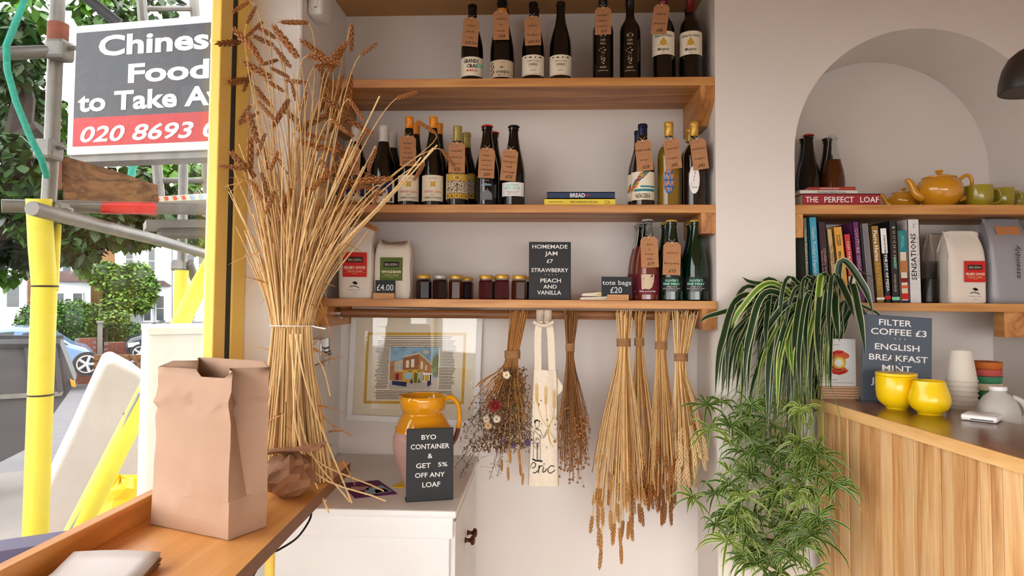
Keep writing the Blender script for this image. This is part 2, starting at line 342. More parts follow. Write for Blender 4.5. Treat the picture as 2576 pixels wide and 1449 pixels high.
# ================================================================== the room
XL, XA, XR, YW, YB, YR, ZC = -1.02, -0.845, 0.622, 2.5, 2.82, 2.28, 2.64
NL, NR, NY, NS, NZ0 = 0.905, 1.815, 2.86, 1.98, 1.05     # arched niche: sides, back, springing, base
NC, NRAD = (NL + NR) / 2, (NR - NL) / 2
def arch(n=32): return [(NC - NRAD * math.cos(PI * k / n), NS + NRAD * math.sin(PI * k / n)) for k in range(n + 1)]
def struct(m, name, mt, parent=None, smooth=False, **kw):
    o = m.build(name, mt, parent, smooth=smooth); 
    if not parent: o['kind'] = 'structure'; o['label'] = kw.get('label', name.replace('_', ' '))
    return o
m = MB(); m.bb(XL - .1, 2.7, -1.4, 3.1, -.08, 0); struct(m, 'floor', M['floor_boards'], label='brown wooden floor of the shop')
m = MB(); m.bb(XL - .1, 2.7, -1.4, 3.1, ZC, ZC + .1); struct(m, 'ceiling', M['ceiling_paint'], label='beige painted ceiling above the shelves')
# wall with the arched niche
m = MB(); A = arch()
def q(m, pts): m.add([Vector(p) for p in pts], [tuple(range(len(pts)))])
q(m, [(XR, YW, 0), (NL, YW, 0), (NL, YW, ZC), (XR, YW, ZC)]); q(m, [(NR, YW, 0), (2.62, YW, 0), (2.62, YW, ZC), (NR, YW, ZC)]); q(m, [(NL, YW, 0), (NR, YW, 0), (NR, YW, NZ0), (NL, YW, NZ0)])
for i in range(len(A) - 1):
    (x0, z0), (x1, z1) = A[i], A[i + 1]; q(m, [(x0, YW, z0), (x1, YW, z1), (x1, YW, ZC), (x0, YW, ZC)])
wb = struct(m, 'wall_back', M['plaster'], label='plaster wall with the arched niche')
m = MB()
for i in range(len(A) - 1):
    (x0, z0), (x1, z1) = A[i], A[i + 1]; q(m, [(x0, YW, z0), (x0, NY, z0), (x1, NY, z1), (x1, YW, z1)])
q(m, [(NL, YW, NZ0), (NL, NY, NZ0), (NL, NY, NS), (NL, YW, NS)]); q(m, [(NR, NY, NZ0), (NR, YW, NZ0), (NR, YW, NS), (NR, NY, NS)]); q(m, [(NL, YW, NZ0), (NR, YW, NZ0), (NR, NY, NZ0), (NL, NY, NZ0)])
m.build('niche_reveal', M['plaster'], wb)
m = MB(); m.add([(NL, NY, NZ0), (NR, NY, NZ0)] + [(x, NY, z) for x, z in A[::-1]], [tuple(range(len(A) + 2))]); m.build('niche_back', M['plaster'], wb)
# alcove with the wine shelves
m = MB(); m.bb(XA - .05, XR + .05, YB, YB + .1, 0, ZC); wa = struct(m, 'wall_alcove', M['plaster'], label='plaster alcove behind the wine shelves')
m = MB(); q(m, [(XR, YB, 0), (XR, YW, 0), (XR, YW, ZC), (XR, YB, ZC)]); m.build('alcove_side', M['plaster'], wa)
m = MB(); m.bb(XL - .14, XA, YR, YB + .1, 0, ZC); m.build('alcove_pier', M['plaster_bright'], wa)
m = MB(); m.tube([(XA - .004, YR + .004, .81), (XA - .004, YR + .004, ZC)], .012, 10); struct(m, 'trim_1', M['plaster_bright'], label='rounded plaster corner bead of the pier', smooth=True)
m = MB(); m.bb(2.6, 2.7, -1.4, 3.1, 0, ZC); struct(m, 'wall_right', M['plaster'], label='plaster wall beyond the counter')
# window wall
m = MB(); m.bb(XL - .14, XL - .02, -1.4, YR, 0, .70); m.bb(XL - .14, XL - .02, -1.4, YR, 2.58, ZC); m.bb(XL - .14, XL - .02, -1.4, -1.1, .7, 2.58)
struct(m, 'wall_left', M['plaster_bright'], label='low wall under the street window')
m = MB(); m.bb(XL - .14, 2.7, -1.4, -1.3, 0, .15); m.bb(XL - .14, 2.7, -1.4, -1.3, 1.75, ZC); m.bb(2.1, 2.7, -1.4, -1.3, .3, 1.75); struct(m, 'wall_front', M['plaster_bright'], label='wall under the shop front window')
wo = bpy.data.objects.new('window_1', None); COL.objects.link(wo); wo['kind'] = 'structure'; wo['label'] = 'street window with yellow painted frame'
m = MB(); m.rbox((XL - .016, 2.11, 1.64), (.032, .08, 1.88), .004); m.build('jamb', M['yellow_frame'], wo)
m = MB(); m.bb(XL - .03, XL - .0015, 2.146, 2.184, .70, 2.58); m.build('gasket', M['gasket'], wo)
m = MB(); m.rbox((XL - .025, 2.232, 1.64), (.06, .095, 1.88), .006); m.build('jamb', M['yellow_frame'], wo)
m = MB(); m.rbox((XL - .04, .5, .735), (.07, 3.2, .07), .006); m.build('bottom_rail', M['yellow_frame'], wo)
m = MB(); m.rbox((XL - .04, .5, 2.555), (.07, 3.2, .06), .006); m.build('top_rail', M['yellow_frame'], wo)
m = MB(); m.rbox((XL - .04, -1.05, 1.64), (.07, .10, 1.88), .006); m.build('jamb', M['yellow_frame'], wo)
m = MB(); m.bb(XL - .032, XL - .027, -1.0, 2.075, .76, 2.53); m.build('pane', M['window_glass'], wo)
# pendant lamp at the edge of the picture
p = atY(2604, 228, 1.75)
t = thing('pendant_lamp', 'dark domed pendant lamp shade hanging before the arch', 'lamp', (p.x, p.y, p.z))
m = MB(); R_ = .078; prof = [(R_, 0), (R_ * 1.0, .012), (R_ * .97, .03), (R_ * .88, .058), (R_ * .70, .085), (R_ * .45, .102), (R_ * .2, .112), (R_ * .16, .13), (.006, .14)]
m.lathe(prof + [(.004, .14)], 32); m.lathe([(r * .96, z - .001) for r, z in prof], 32, caps=False); mat('lamp_metal', (40, 34, 30), .4, noise=.05); m.build('lamp_shade', M['lamp_metal'], t, smooth=True)
m = MB(); m.tube([(0, 0, .135), (0, 0, ZC - p.z)], .003, 6); m.build('cord', M['gasket'], t)
m = MB(); m.blob((0, 0, .045), (.024, .024, .03), 12, 8); m.build('bulb', M['white'], t, smooth=True)
m = MB(); m.lathe([(.04, 0), (.04, .02)], 20, c=(0, 0, ZC - p.z - .02)); m.build('ceiling_rose', M['lamp_metal'], t)

# ================================================================== shelves
S1, S2, S3 = 2.264, 1.792, 1.442
def shelf(name, label, ztop, th, x0, x1, y0, y1, grp=None):
    t = thing(name, label, 'shelf', ((x0 + x1) / 2, (y0 + y1) / 2, ztop - th), group=grp)
    m = MB(); m.rbox((0, 0, th / 2), (x1 - x0, y1 - y0, th), .002); m.build('board', M['oak_x'], t); return t
G = 'oak wall shelves'
sa = shelf('wall_shelf', 'topmost oak shelf in the alcove, under the wine bottles', S1, .032, XA, XR, YW, YB - .001, G)
sb = shelf('wall_shelf', 'middle oak shelf in the alcove, with bottles and two flat books', S2, .030, XA, XR, YW, YB - .001, G)
sc = shelf('wall_shelf', 'lowest oak shelf in the alcove, above the hanging rail', S3, .030, XA + .002, XR, YW - .012, YB - .001, G)
na = shelf('niche_shelf', 'oak shelf in the arch carrying teapots and mugs', S2, .034, NL, NR, YW, NY - .001, 'oak niche shelves')
nb = shelf('niche_shelf', 'oak shelf in the arch carrying upright cookery books', S3 - .002, .030, NL, NR, YW - .005, NY - .001, 'oak niche shelves')
def batten(t, x0, x1, y0, y1, h, cut=0, cz=0, top=0.0):
    """side bracket under a board, front end cut at a slant; coordinates in the world"""
    L = t.location; m = MB(); z1 = L.z - top
    prof = [(y0, z1), (y0, z1 - h + cz), (y0 + cut, z1 - h), (y1, z1 - h), (y1, z1)]
    m.prism([(y - L.y, z - L.z) for y, z in prof], x1 - x0, (x0 - L.x, 0, 0), (V(0, 1, 0), V(1, 0, 0), V(0, 0, 1)))
    m.build('bracket', M['oak_y'], t)
batten(sa, XR - .052, XR - .001, YW + .002, YB - .002, .125, .11, .075); batten(sa, XA + .001, XA + .05, YW + .002, YB - .002, .125, .11, .075)
batten(sb, XR - .052, XR - .001, YW + .004, YB - .002, .075, 0, 0); batten(sb, XA + .001, XA + .05, YW + .004, YB - .002, .075)
batten(sc, XR - .052, XR - .001, YW - .006, YB - .002, .075, 0, 0); batten(sc, XA + .001, XA + .045, YW - .008, YB - .002, .075)
batten(na, NL + .001, NL + .03, YW + .006, NY - .002, .085); batten(nb, 1.635, NR - .001, YW + .012, YW + .07, .09)
# hanging rail
zr = 1.385; yr = 2.60
t = thing('hanging_rail', 'round oak rail under the lowest alcove shelf', 'rail', (0, yr, zr))
m = MB(); m.tube([(XA + .05, 0, 0), (XR - .052, 0, 0)], .0165, 16); m.build('dowel', M['oak_dark_x'], t, smooth=True)
for sx, dx in ((1, XA + .046), (-1, XR - .053)):
    m = MB(); m.tube([(dx, 0, 0), (dx + sx * .022, 0, 0)], .021, 16); m.build('socket', M['chrome'], t, smooth=True)

# ================================================================== window desk, cabinet, counter
ZD = .90
t = thing('window_desk', 'orange wooden desk board with raised lip along the street window', 'desk', (-.8, 1.5, ZD - .035))
L = t.location; poly = [(-.984, .75), (-.58, .75), (-.6385, 2.262), (-.845, 2.262), (-.845, 2.275), (-.984, 2.275)]
m = MB(); n = len(poly); vs = [(x - L.x, y - L.y, 0) for x, y in poly] + [(x - L.x, y - L.y, .035) for x, y in poly]
m.add(vs, [tuple(range(n - 1, -1, -1)), tuple(range(n, 2 * n))]); m.build('desk_top', M['desk_wood'], t)
m = MB(); m.add(vs, [(i, (i + 1) % n, (i + 1) % n + n, i + n) for i in range(n)]); m.build('edge', M['desk_edge'], t)
m = MB(); m.rbox((-.981 - L.x, 1.5 - L.y, .035 + .028), (.028, 1.53, .056), .002); m.build('lip', M['desk_strip'], t)
m = MB(); m.tube([(-.662 - L.x, 1.66 - L.y, 0), (-.662 - L.x, 1.66 - L.y, -ZD + .036)], .012, 12); m.build('leg', M['yellow_frame'], t, smooth=True)
m = MB(); m.tube([(-.80 - L.x, .95 - L.y, 0), (-.80 - L.x, .95 - L.y, -ZD + .036)], .02, 12); m.build('leg', M['yellow_frame'], t, smooth=True)
t = thing('power_cable', 'thin black cable hanging below the window desk', 'cable', (-.64, 1.86, ZD - .04))
m = MB(); m.tube(smooth_path([(.0, .03, 0), (.005, .0, -.02), (-.01, -.05, -.05), (-.035, -.11, -.06), (-.06, -.14, -.07), (-.10, -.16, -.16), (-.15, -.18, -.40)], 5), .003, 6); m.build('wire', M['gasket'], t, smooth=True)
# cabinet
ZK = .80; cx0, cx1, cy0, cy1 = XA + .002, -.262, 2.092, YB - .002
t = thing('low_cabinet', 'white painted low cabinet in the alcove carrying the yellow jug', 'cabinet', ((cx0 + cx1) / 2, (cy0 + cy1) / 2, 0)); L = t.location
def wbox(m, x0, x1, y0, y1, z0, z1, r=.003): m.rbox(((x0 + x1) / 2 - L.x, (y0 + y1) / 2 - L.y, (z0 + z1) / 2 - L.z), (x1 - x0, y1 - y0, z1 - z0), r)
m = MB(); wbox(m, cx0, cx1 - .025, cy0 + .032, cy1, 0, ZK - .022); m.build('body', M['cabinet_paint'], t)
m = MB(); wbox(m, cx0, cx1, cy0, cy1, ZK - .024, ZK, .009); m.build('cabinet_top', M['cabinet_paint'], t, smooth=True)
m = MB(); wbox(m, cx0, cx1 - .012, cy0 + .012, cy0 + .034, ZK - .088, ZK - .022); m.build('fascia', M['cabinet_paint'], t)
for y0, y1, ky in ((cy0 + .06, 2.455, 2.42), (2.462, cy1 - .02, 2.495)):
    m = MB(); wbox(m, cx1 - .026, cx1 - .010, y0, y1, .05, ZK - .05); d = m.build('door', M['cabinet_paint'], t)
    m = MB(); c = V(cx1 - .010 - L.x, ky - L.y, .60)
    m.lathe([(.011, 0), (.0075, .004), (.006, .012), (.008, .018), (.0155, .022), (.017, .027), (.014, .033), (.006, .036)], 16); m.map(lambda p: V(p.z, p.y, p.x) + c)
    m.build('knob', M['brass_dark'], d, smooth=True)
# counter with plank front
ZT = 1.1075; f0, f1 = Vector((.926, 2.455)), Vector((1.035, 1.545)); dv = (f1 - f0).normalized(); pv = Vector((-dv.y, dv.x))  # dv runs toward the viewer, pv away from the customer
if pv.x < 0: pv = -pv
t = thing('shop_counter', 'wooden shop counter with vertical plank front and dark glossy top', 'counter', (f0.x, f0.y, 0)); L = t.location
rzc = math.atan2(dv.y, dv.x)
AX = (Vector((dv.x, dv.y, 0)), Vector((pv.x, pv.y, 0)), V(0, 0, 1))
def cpt(a, b, z): return AX[0] * a + AX[1] * b + V(0, 0, z)
LEN, WID = 1.75, .335
def cbox(m, a0, a1, b0, b1, z0, z1):
    vs = [cpt(a, b, z) for z in (z0, z1) for a, b in ((a0, b0), (a1, b0), (a1, b1), (a0, b1))]
    m.add(vs, [(0, 1, 2, 3), (7, 6, 5, 4), (4, 5, 1, 0), (5, 6, 2, 1), (6, 7, 3, 2), (7, 4, 0, 3)])
m = MB(); cbox(m, 0, LEN, .006, WID, ZT - .031, ZT); m.build('counter_top', M['counter_top'], t)
m = MB(); cbox(m, -.002, LEN, 0, .006, ZT - .032, ZT + .0005); m.build('edge_band', M['counter_edge'], t)
m = MB(); cbox(m, .01, LEN, .05, WID - .02, 0, ZT - .031); m.build('carcass', M['desk_edge'], t)
a = .012; k = 0; wr = random.Random(3)
while a < LEN:
    wd = wr.choice([.034, .042, .042, .05, .058]); m = MB(); m.rbox((wd / 2, .012, (ZT - .033) / 2), (wd - .0016, .018 + wr.choice([0, .0012, .002]), ZT - .035), .0015)
    o = m.build('plank', M['plank_z'], t, loc=cpt(a, .022, 0), rot=(0, 0, rzc)); a += wd; k += 1
t = thing('back_worktop', 'pale worktop behind the counter under the arch', 'worktop', (1.98, 2.2, 0)); L = t.location
m = MB(); m.rbox((0, 0, 1.035), (1.22, .56, .03), .004); m.build('top', M['cabinet_paint'], t)
m = MB(); m.bb(-.58, .60, -.25, .27, 0, 1.02); m.build('body', M['cabinet_paint'], t)

# ================================================================== bottles
PROF = {
 'burg': [(.90, 0), (1, .012), (1, .40), (.975, .46), (.90, .53), (.74, .62), (.56, .70), (.45, .77), (.385, .85), (.375, .945), (.41, .95), (.41, .985), (.37, 1)],
 'bord': [(.90, 0), (1, .012), (1, .585), (.98, .62), (.90, .66), (.70, .705), (.50, .745), (.41, .79), (.385, .84), (.38, .945), (.41, .95), (.41, .985), (.37, 1)],
 'flute': [(.90, 0), (1, .012), (1, .33), (.96, .42), (.86, .52), (.70, .63), (.54, .73), (.43, .82), (.385, .89), (.38, .945), (.41, .95), (.41, .985), (.37, 1)],
 'champ': [(.88, 0), (1, .014), (1, .37), (.97, .43), (.88, .52), (.72, .62), (.57, .71), (.46, .80), (.40, .88), (.385, .925), (.45, .93), (.45, .95), (.39, .953), (.40, .98), (.38, .985)],
}
def radius_at(prof, f):
    for (r0, z0), (r1, z1) in zip(prof, prof[1:]):
        if z0 <= f <= z1: return r0 + (r1 - r0) * (f - z0) / max(z1 - z0, 1e-6)
    return prof[-1][0]
def patch(m, R, a0, a1, z0, z1, n=14, rtop=None):
    m.grid(lambda u, v: V((R if rtop is None else R + (rtop - R) * v) * math.sin(a0 + (a1 - a0) * u), -(R if rtop is None else R + (rtop - R) * v) * math.cos(a0 + (a1 - a0) * u), z0 + (z1 - z0) * v), n, 1)
def ellipse_patch(m, R, ca, cz, ra, rz_, n=28):
    """oval sticker on a cylinder"""
    vs = [(R * math.sin(ca), -R * math.cos(ca), cz)]; k = 4
    for j in range(1, k + 1):
        for i in range(n):
            q_ = 2 * PI * i / n; a = ca + ra * j / k * math.cos(q_); vs.append((R * math.sin(a), -R * math.cos(a), cz + rz_ * j / k * math.sin(q_)))
    fs = [(0, 1 + i, 1 + (i + 1) % n) for i in range(n)]
    for j in range(k - 1): fs += [(1 + j * n + i, 1 + (j + 1) * n + i, 1 + (j + 1) * n + (i + 1) % n, 1 + j * n + (i + 1) % n) for i in range(n)]
    m.add(vs, fs)
def wrapm(m, R): return m.map(lambda p: V(R * math.sin(p.x / R), -R * math.cos(p.x / R), p.z))
def price_tag(t, loc, rz, R, spec):
    """kraft tag hung round the neck: px centre x, top y, bottom y, width px, lean, lines"""
    cx, y0, y1, wpx, lean, lines = spec
    yf = loc[1] - R - .004; a, b = atY(cx, y0, yf), atY(cx, y1, yf); h = a.z - b.z; wd = wpx / ppm(yf); c = (a + b) / 2
    inv = Matrix.Rotation(-rz, 3, 'Z'); pc = inv @ (c - Vector(loc)); pc.y = -R - .004
    m = MB(); cut = wd * .2
    m.prism([(-wd / 2, -h / 2), (wd / 2, -h / 2), (wd / 2, h / 2 - cut), (wd / 2 - cut, h / 2), (-wd / 2 + cut, h / 2), (-wd / 2, h / 2 - cut)], .0009, (0, 0, 0))
    m.map(lambda p: V(p.x, p.y + .03 * (h / 2 - p.z) * 0, p.z))
    o = m.build('price_tag', M['kraft'], t, loc=pc, rot=(0, lean, 0))
    m = MB(); m.lathe([(.0022, 0), (.0022, .0004)], 10); m.map(lambda p: V(p.x, -p.z - .0001, p.y + h / 2 - wd * .17)); m.build('eyelet', M['kraft_ink'], o)
    m = MB(); z_ = h / 2 - wd * .17; m.tube(smooth_path([(0, -.0012, z_), (.001, -.0015, z_ + .008), (.004, .002, z_ + .016), (.010, .006, z_ + .022)], 3), .0007, 5); m.tube(smooth_path([(0, -.0012, z_), (-.001, -.0015, z_ + .009), (-.005, .002, z_ + .016), (-.011, .006, z_ + .021)], 3), .0007, 5)
    m.build('string', M['string'], o)
    ls = []
    n = len(lines)
    for i, s_ in enumerate(lines):
        last = i == n - 1; hh = h * (.105 if last else min(.062, .30 / max(n, 2)))
        z = h / 2 - wd * .33 - (h - wd * .33 - h * .2) * (i + .5) / max(n - 1, 1) - hh * .4 if not last else -h / 2 + h * .08
        o_ = {} if last else {'width': min(wd * .86, len(s_) * hh * .72)}
        ls.append((s_, 0 if not last else wd * .06, z, hh, o_))
    lettering(o, M['kraft_ink'], ls, y=-.0006, bold=.012, res=1)
def bottle(label, px, yb, yt, wpx, shelf_z, Y, kind, glass='glass_black', cap=None, lab=None, tag=None, group=None, name='wine_bottle', fill=None, crown=None, tilt=0):
    b = atY(px, yb, Y); X = b.x; top = atY(px, yt, Y).z; H = top - shelf_z; R = wpx / 2 / ppm(Y) * 1.0
    loc = (X, Y, shelf_z); rz = face_cam(loc) + tilt; t = thing(name, label, 'bottle', loc, rz, group)
    P = PROF[kind]
    if fill:  # clear bottle: liquid inside, empty neck above it
        f = fill[1]; m = MB(); pr = [(r * R, z * H) for r, z in P if z <= f]; pr.append((radius_at(P, f) * R, f * H)); m.lathe(pr, 28); m.build('wine', M[fill[0]], t, smooth=True)
        m = MB(); up = [(radius_at(P, f) * R, f * H + .0004)] + [(r * R, z * H) for r, z in P if z > f]; m.lathe(up, 24, caps=False); m.lathe([(r - .0022, z) for r, z in up[::-1]], 24, caps=False); m.build('neck_glass', M['glass_clear'], t, smooth=True)
    else:
        m = MB(); m.lathe([(r * R, z * H) for r, z in P], 28); m.build('glass_body', M[glass], t, smooth=True)
    if cap:
        mt, f = cap; pr = [(radius_at(P, f) * R + .0006, f * H)] + [(r * R + .0006, z * H) for r, z in P if z > f] + [(.3 * R, H + .0006)]
        m = MB(); m.lathe(pr, 24); m.build('capsule', M[mt], t, smooth=True)
    if crown:
        rr = .47 * R; m = MB(); zt = H * .985; n = 42; pr = [(rr, zt - .005), (rr * 1.02, zt - .003), (rr * .93, zt + .001), (rr * .8, zt + .0022)]; vs = []
        for j, (r, z) in enumerate(pr):
            for k in range(n): a = 2 * PI * k / n; r2 = r * (1 + (.06 * math.cos(21 * a) if j < 2 else 0)); vs.append((r2 * math.cos(a), r2 * math.sin(a), z))
        m.add(vs, [(j * n + k, j * n + (k + 1) % n, (j + 1) * n + (k + 1) % n, (j + 1) * n + k) for j in range(3) for k in range(n)] + [tuple(range(3 * n, 4 * n))]); m.build('crown_cap', M[crown], t, smooth=True)
    if lab: lab(t, R, H, lambda y: atY(px, y, Y - R).z - shelf_z)
    if tag: price_tag(t, loc, rz, R, tag)
    return t
def label(mt, y0, y1, ang, lines=(), extra=None, shift=0.0):
    """printed paper label: top and bottom in photo rows; lines (text, rel. height 0..1, rel. cap height, width share, material, options)"""
    def f(t, R, H, zy):
        z1, z0 = zy(y0), zy(y1); h = z1 - z0; a = math.radians(ang); rl = R + .0005; s = math.radians(shift)
        m = MB(); patch(m, rl, -a + s, a + s, z0, z1); o = m.build('label', M[mt], t, smooth=True); wv = 2 * rl * min(math.sin(a), 1)
        by = {}
        for ln in lines:
            op = dict(ln[5]) if len(ln) > 5 else {}; by.setdefault(ln[4], []).append((ln[0], s * rl + op.pop('dx', 0) * wv, z0 + ln[1] * h, ln[2] * h, dict(width=ln[3] * wv, **op)))
        for mm, l in by.items(): lettering(o, M[mm], l, wrap=rl + .0005, res=1)
        if extra: extra(o, rl + .0004, z0, z1)
    return f
def ex(mt, fn, name='emblem'):
    def f(o, r, z0, z1):
        m = MB(); fn(m, r, z0, z1 - z0); wrapm(m, r + .0006); m.build(name, M[mt], o)
    return f
def exo(mt, fn, name='emblem'):
    def f(o, r, z0, z1):
        m = MB(); fn(m, r, z0, z1 - z0); wrapm(m, r - .0002); m.build(name, M[mt], o)
    return f
def many(*fs):
    def f(o, r, z0, z1):
        for g in fs: g(o, r, z0, z1)
    return f
def rectw(m, x0, x1, a, b, n=10):
    for i in range(n):
        u, v = x0 + (x1 - x0) * i / n, x0 + (x1 - x0) * (i + 1) / n; poly2(m, [(u, a), (v, a), (v, b), (u, b)])
def rects(*rs):  # (x0,x1,z0,z1) in shares of label height, x relative to height too
    def f(m, r, z0, h):
        for x0, x1, a, b in rs: rectw(m, x0 * h, x1 * h, z0 + a * h, z0 + b * h)
    return f

B1, B2, B3 = 192, 513, 755
YF, YM = 2.565, 2.662
Q = math.radians
# ---- top shelf
lab = label('cream', 142, 190, 80, [('GRANDS', .68, .2, .72, 'ink', {'bold': .03, 'dx': -.05}), ('CRAS', .42, .2, .52, 'ink', {'bold': .03}), ('MORGON', .22, .12, .5, 'red', {'bold': .03})], ex('mint', rects((.28, .75, .45, .68))))
bottle('dark burgundy bottle labelled Grands Cras with twenty-nine pound fifty tag', 1187, B1, 14, 57, S1, YF, 'burg', 'glass_black', ('foil_black', .80), lab, (1184, 44, 117, 41, .07, ['morgon', 'grands-', 'cras', '£29.50']), 'wines on the top shelf')
lab = label('sand', 150, 193, 78, [('CUVEE', .82, .06, .3, 'ink'), ('83', .5, .14, .12, 'ink', {'bold': .02}), ('HUNNEUX', .22, .16, .6, 'ink', {'bold': .02, 'dx': .05}), ('BRUT', .06, .1, .34, 'ink')], ex('ink', lambda m, r, z0, h: [disc2(m, (-.72 + .1 * (k % 3)) * h, z0 + (.12 + .1 * k) * h, .05 * h, .07 * h, n=7) for k in range(8)]))
bottle('sparkling wine bottle with orange foil top and twenty-eight pound tag', 1262, B1 + 1, -2, 60, S1, YF, 'champ', 'glass_black', ('foil_black', .83), lab, (1260, 27, 100, 41, -.03, ['cremant', 'de', 'limoux', '£28']), 'wines on the top shelf')
m = MB(); m.lathe([(.0195, .262), (.0205, .265), (.0200, .280), (.0185, .289), (.010, .2935), (.0001, .294)], 20); m.build('foil_top', M['foil_orange'], bpy.data.objects['wine_bottle.001'], smooth=True)
def chab(): return label('cream', 137, 188, 78, [('CLEMENT LAVALLEE', .66, .07, .62, 'ink'), ('CHABLIS', .47, .12, .42, 'ink', {'bold': .015}), ('LES VIGNES', .38, .05, .4, 'gold_ink'), ('-2020-', .2, .09, .3, 'ink', {'shear': .3}), ('appellation chablis controlee', .04, .05, .8, 'red')],
    ex('ink', lambda m, r, z0, h: [poly2(m, [(s * .06 * h, z0 + .82 * h), (s * .1 * h, z0 + .9 * h), (s * .42 * h, z0 + .93 * h), (s * .45 * h, z0 + .86 * h), (s * .25 * h, z0 + .86 * h)]) for s in (-1, 1)]))
bottle('white burgundy bottle labelled Chablis with thirty-six pound fifty tag', 1341, B1 + 1, 8, 57, S1, YF, 'burg', 'glass_black', ('foil_black', .82), chab(), (1340, 40, 114, 41, -.04, ['chablis', 'lavallee', '£36.50']), 'wines on the top shelf')
bottle('white burgundy bottle labelled Chablis without a price tag', 1410, B1 + 1, 7, 56, S1, YF, 'burg', 'glass_black', ('foil_black', .86), chab(), None, 'wines on the top shelf')
def nebb(): 
    def f(t, R, H, zy):
        z1, z0 = zy(80), zy(186); h = z1 - z0; o = lettering(t, M['sand'], [('N° 8', 0, z0 + .90 * h, .06 * h, {}), ('Langhe', 0, z0 + .79 * h, .065 * h, {'width': .02}), ('Nebbiolo', 0, z0 + .70 * h, .06 * h, {'width': .022}), ('LIBRANDI', 0, z0 + .14 * h, .05 * h, {'width': .024}), ('DENOMINAZIONE DI ORIGINE', 0, z0 + .07 * h, .03 * h, {'width': .04})], name='label', wrap=R + .0006, res=1)
        m = MB(); rr = random.Random(5)
        for k in range(46):
            v = rr.random(); x = rr.uniform(-1, 1) * (.017 * (1 - v * .75)); disc2(m, x, z0 + (.64 - v * .40) * h, rr.uniform(.0008, .0019), rr.uniform(.001, .0022), n=6, a0=rr.random())
        stroke2(m, [(-.011, z0 + .93 * h), (-.006, z0 + .98 * h), (.006, z0 + .98 * h), (.011, z0 + .93 * h), (.006, z0 + .88 * h), (-.006, z0 + .88 * h), (-.011, z0 + .93 * h)], .0006)
        wrapm(m, R + .0006); m.build('vine_print', M['sand'], o)
    return f
bottle('black bottle with printed vine and thirty-nine pound tag', 1517, B1 - 1, -1, 53, S1, YF, 'bord', 'glass_black', ('foil_black', .80), nebb(), (1517, 18, 87, 41, 0, ['battaglio', 'langhe', 'nebbiolo', '£39']), 'wines on the top shelf')
b = bottle('black bottle with printed vine and white neck band, no tag', 1585, B1 - 1, -2, 53, S1, YF, 'bord', 'glass_black', ('foil_black', .86), nebb(), None, 'wines on the top shelf')
m = MB(); m.lathe([(.0145, .252), (.0148, .2525), (.0148, .262), (.0145, .2625)], 20, caps=False); m.build('neck_band', M['sand'], b, smooth=True)
def marg(): return label('cream', 77, 136, 84, [('Chateau Des Graviers', .76, .11, .86, 'ink', {'shear': .35, 'bold': .012}), ('Margaux', .17, .13, .56, 'ink', {'shear': .4, 'bold': .01}), ('2018', .04, .05, .16, 'ink')], ex('gold_ink', lambda m, r, z0, h: (disc2(m, 0, z0 + .5 * h, .15 * h, .13 * h, n=10), poly2(m, [(-.22 * h, z0 + .36 * h), (.22 * h, z0 + .36 * h), (.12 * h, z0 + .46 * h), (-.12 * h, z0 + .46 * h)]), poly2(m, [(-.1 * h, z0 + .6 * h), (0, z0 + .72 * h), (.1 * h, z0 + .6 * h)]))))
bottle('red-capped bottle labelled Margaux with forty-five pound tag', 1669, B1 - 2, -8, 55, S1, YF, 'bord', 'glass_black', ('foil_red', .80), marg(), (1661, 10, 85, 39, .12, ['margaux', 'graviers', '£45']), 'wines on the top shelf')
bottle('red-capped bottle labelled Margaux without a tag beside the alcove corner', 1738, B1 - 2, -10, 55, S1, YF, 'bord', 'glass_black', ('foil_red', .80), marg(), None, 'wines on the top shelf')
for px, kd, lb in ((1268, 'champ', 'dark sparkling bottle hidden behind the orange-topped one'), (1345, 'burg', 'dark wine bottle hidden behind the tagged Chablis'), (1672, 'bord', 'dark wine bottle hidden behind the tagged Margaux'), (1734, 'bord', 'dark wine bottle behind the Margaux beside the alcove corner')):
    bottle(lb, px, B1 - 4, 22, 53, S1, YF + .097, kd, 'glass_black', ('foil_black', .8), None, None, 'wines on the top shelf')

# ---- middle shelf
G2 = 'wines on the middle shelf'
def bird(): return label('cream', 450, 508, 62, [], many(exo('navy', rects((-.43, .43, .05, .95))), ex('sand', lambda m, r, z0, h: (disc2(m, .08 * h, z0 + .42 * h, .14 * h, .2 * h, n=9), rectw(m, -.34 * h, .34 * h, z0 + .06 * h, z0 + .26 * h))), ex('cream', lambda m, r, z0, h: disc2(m, -.18 * h, z0 + .4 * h, .06 * h, .09 * h, n=8))))
def birdcap(b, H):
    m = MB(); [stroke2(m, s_, .0012) for s_ in ([(-.004, H * .93), (.0, H * .89), (.004, H * .88)], [(.0, H * .89), (-.002, H * .85), (.003, H * .83)], [(0, H * .89), (.006, H * .9)])]; wrapm(m, .0172); m.build('bird_print', M['ink'], b)
b = bottle('white-capped bottle with blue label, mostly behind the wheat', 893, B2 - 1, 318, 62, S2, YF, 'burg', 'glass_black', ('foil_white', .80), bird(), (886, 368, 440, 40, .05, ['coulee', '£26']), G2); birdcap(b, .30)
b = bottle('white-capped bottle with bird print and blue picture label', 963, B2, 318, 63, S2, YF, 'burg', 'glass_black', ('foil_white', .80), bird(), None, G2); birdcap(b, .30)
bottle('white-capped bottle standing behind the bird print bottle', 986, B2, 335, 60, S2, YM + .004, 'burg', 'glass_black', ('foil_white', .80), None, None, G2)
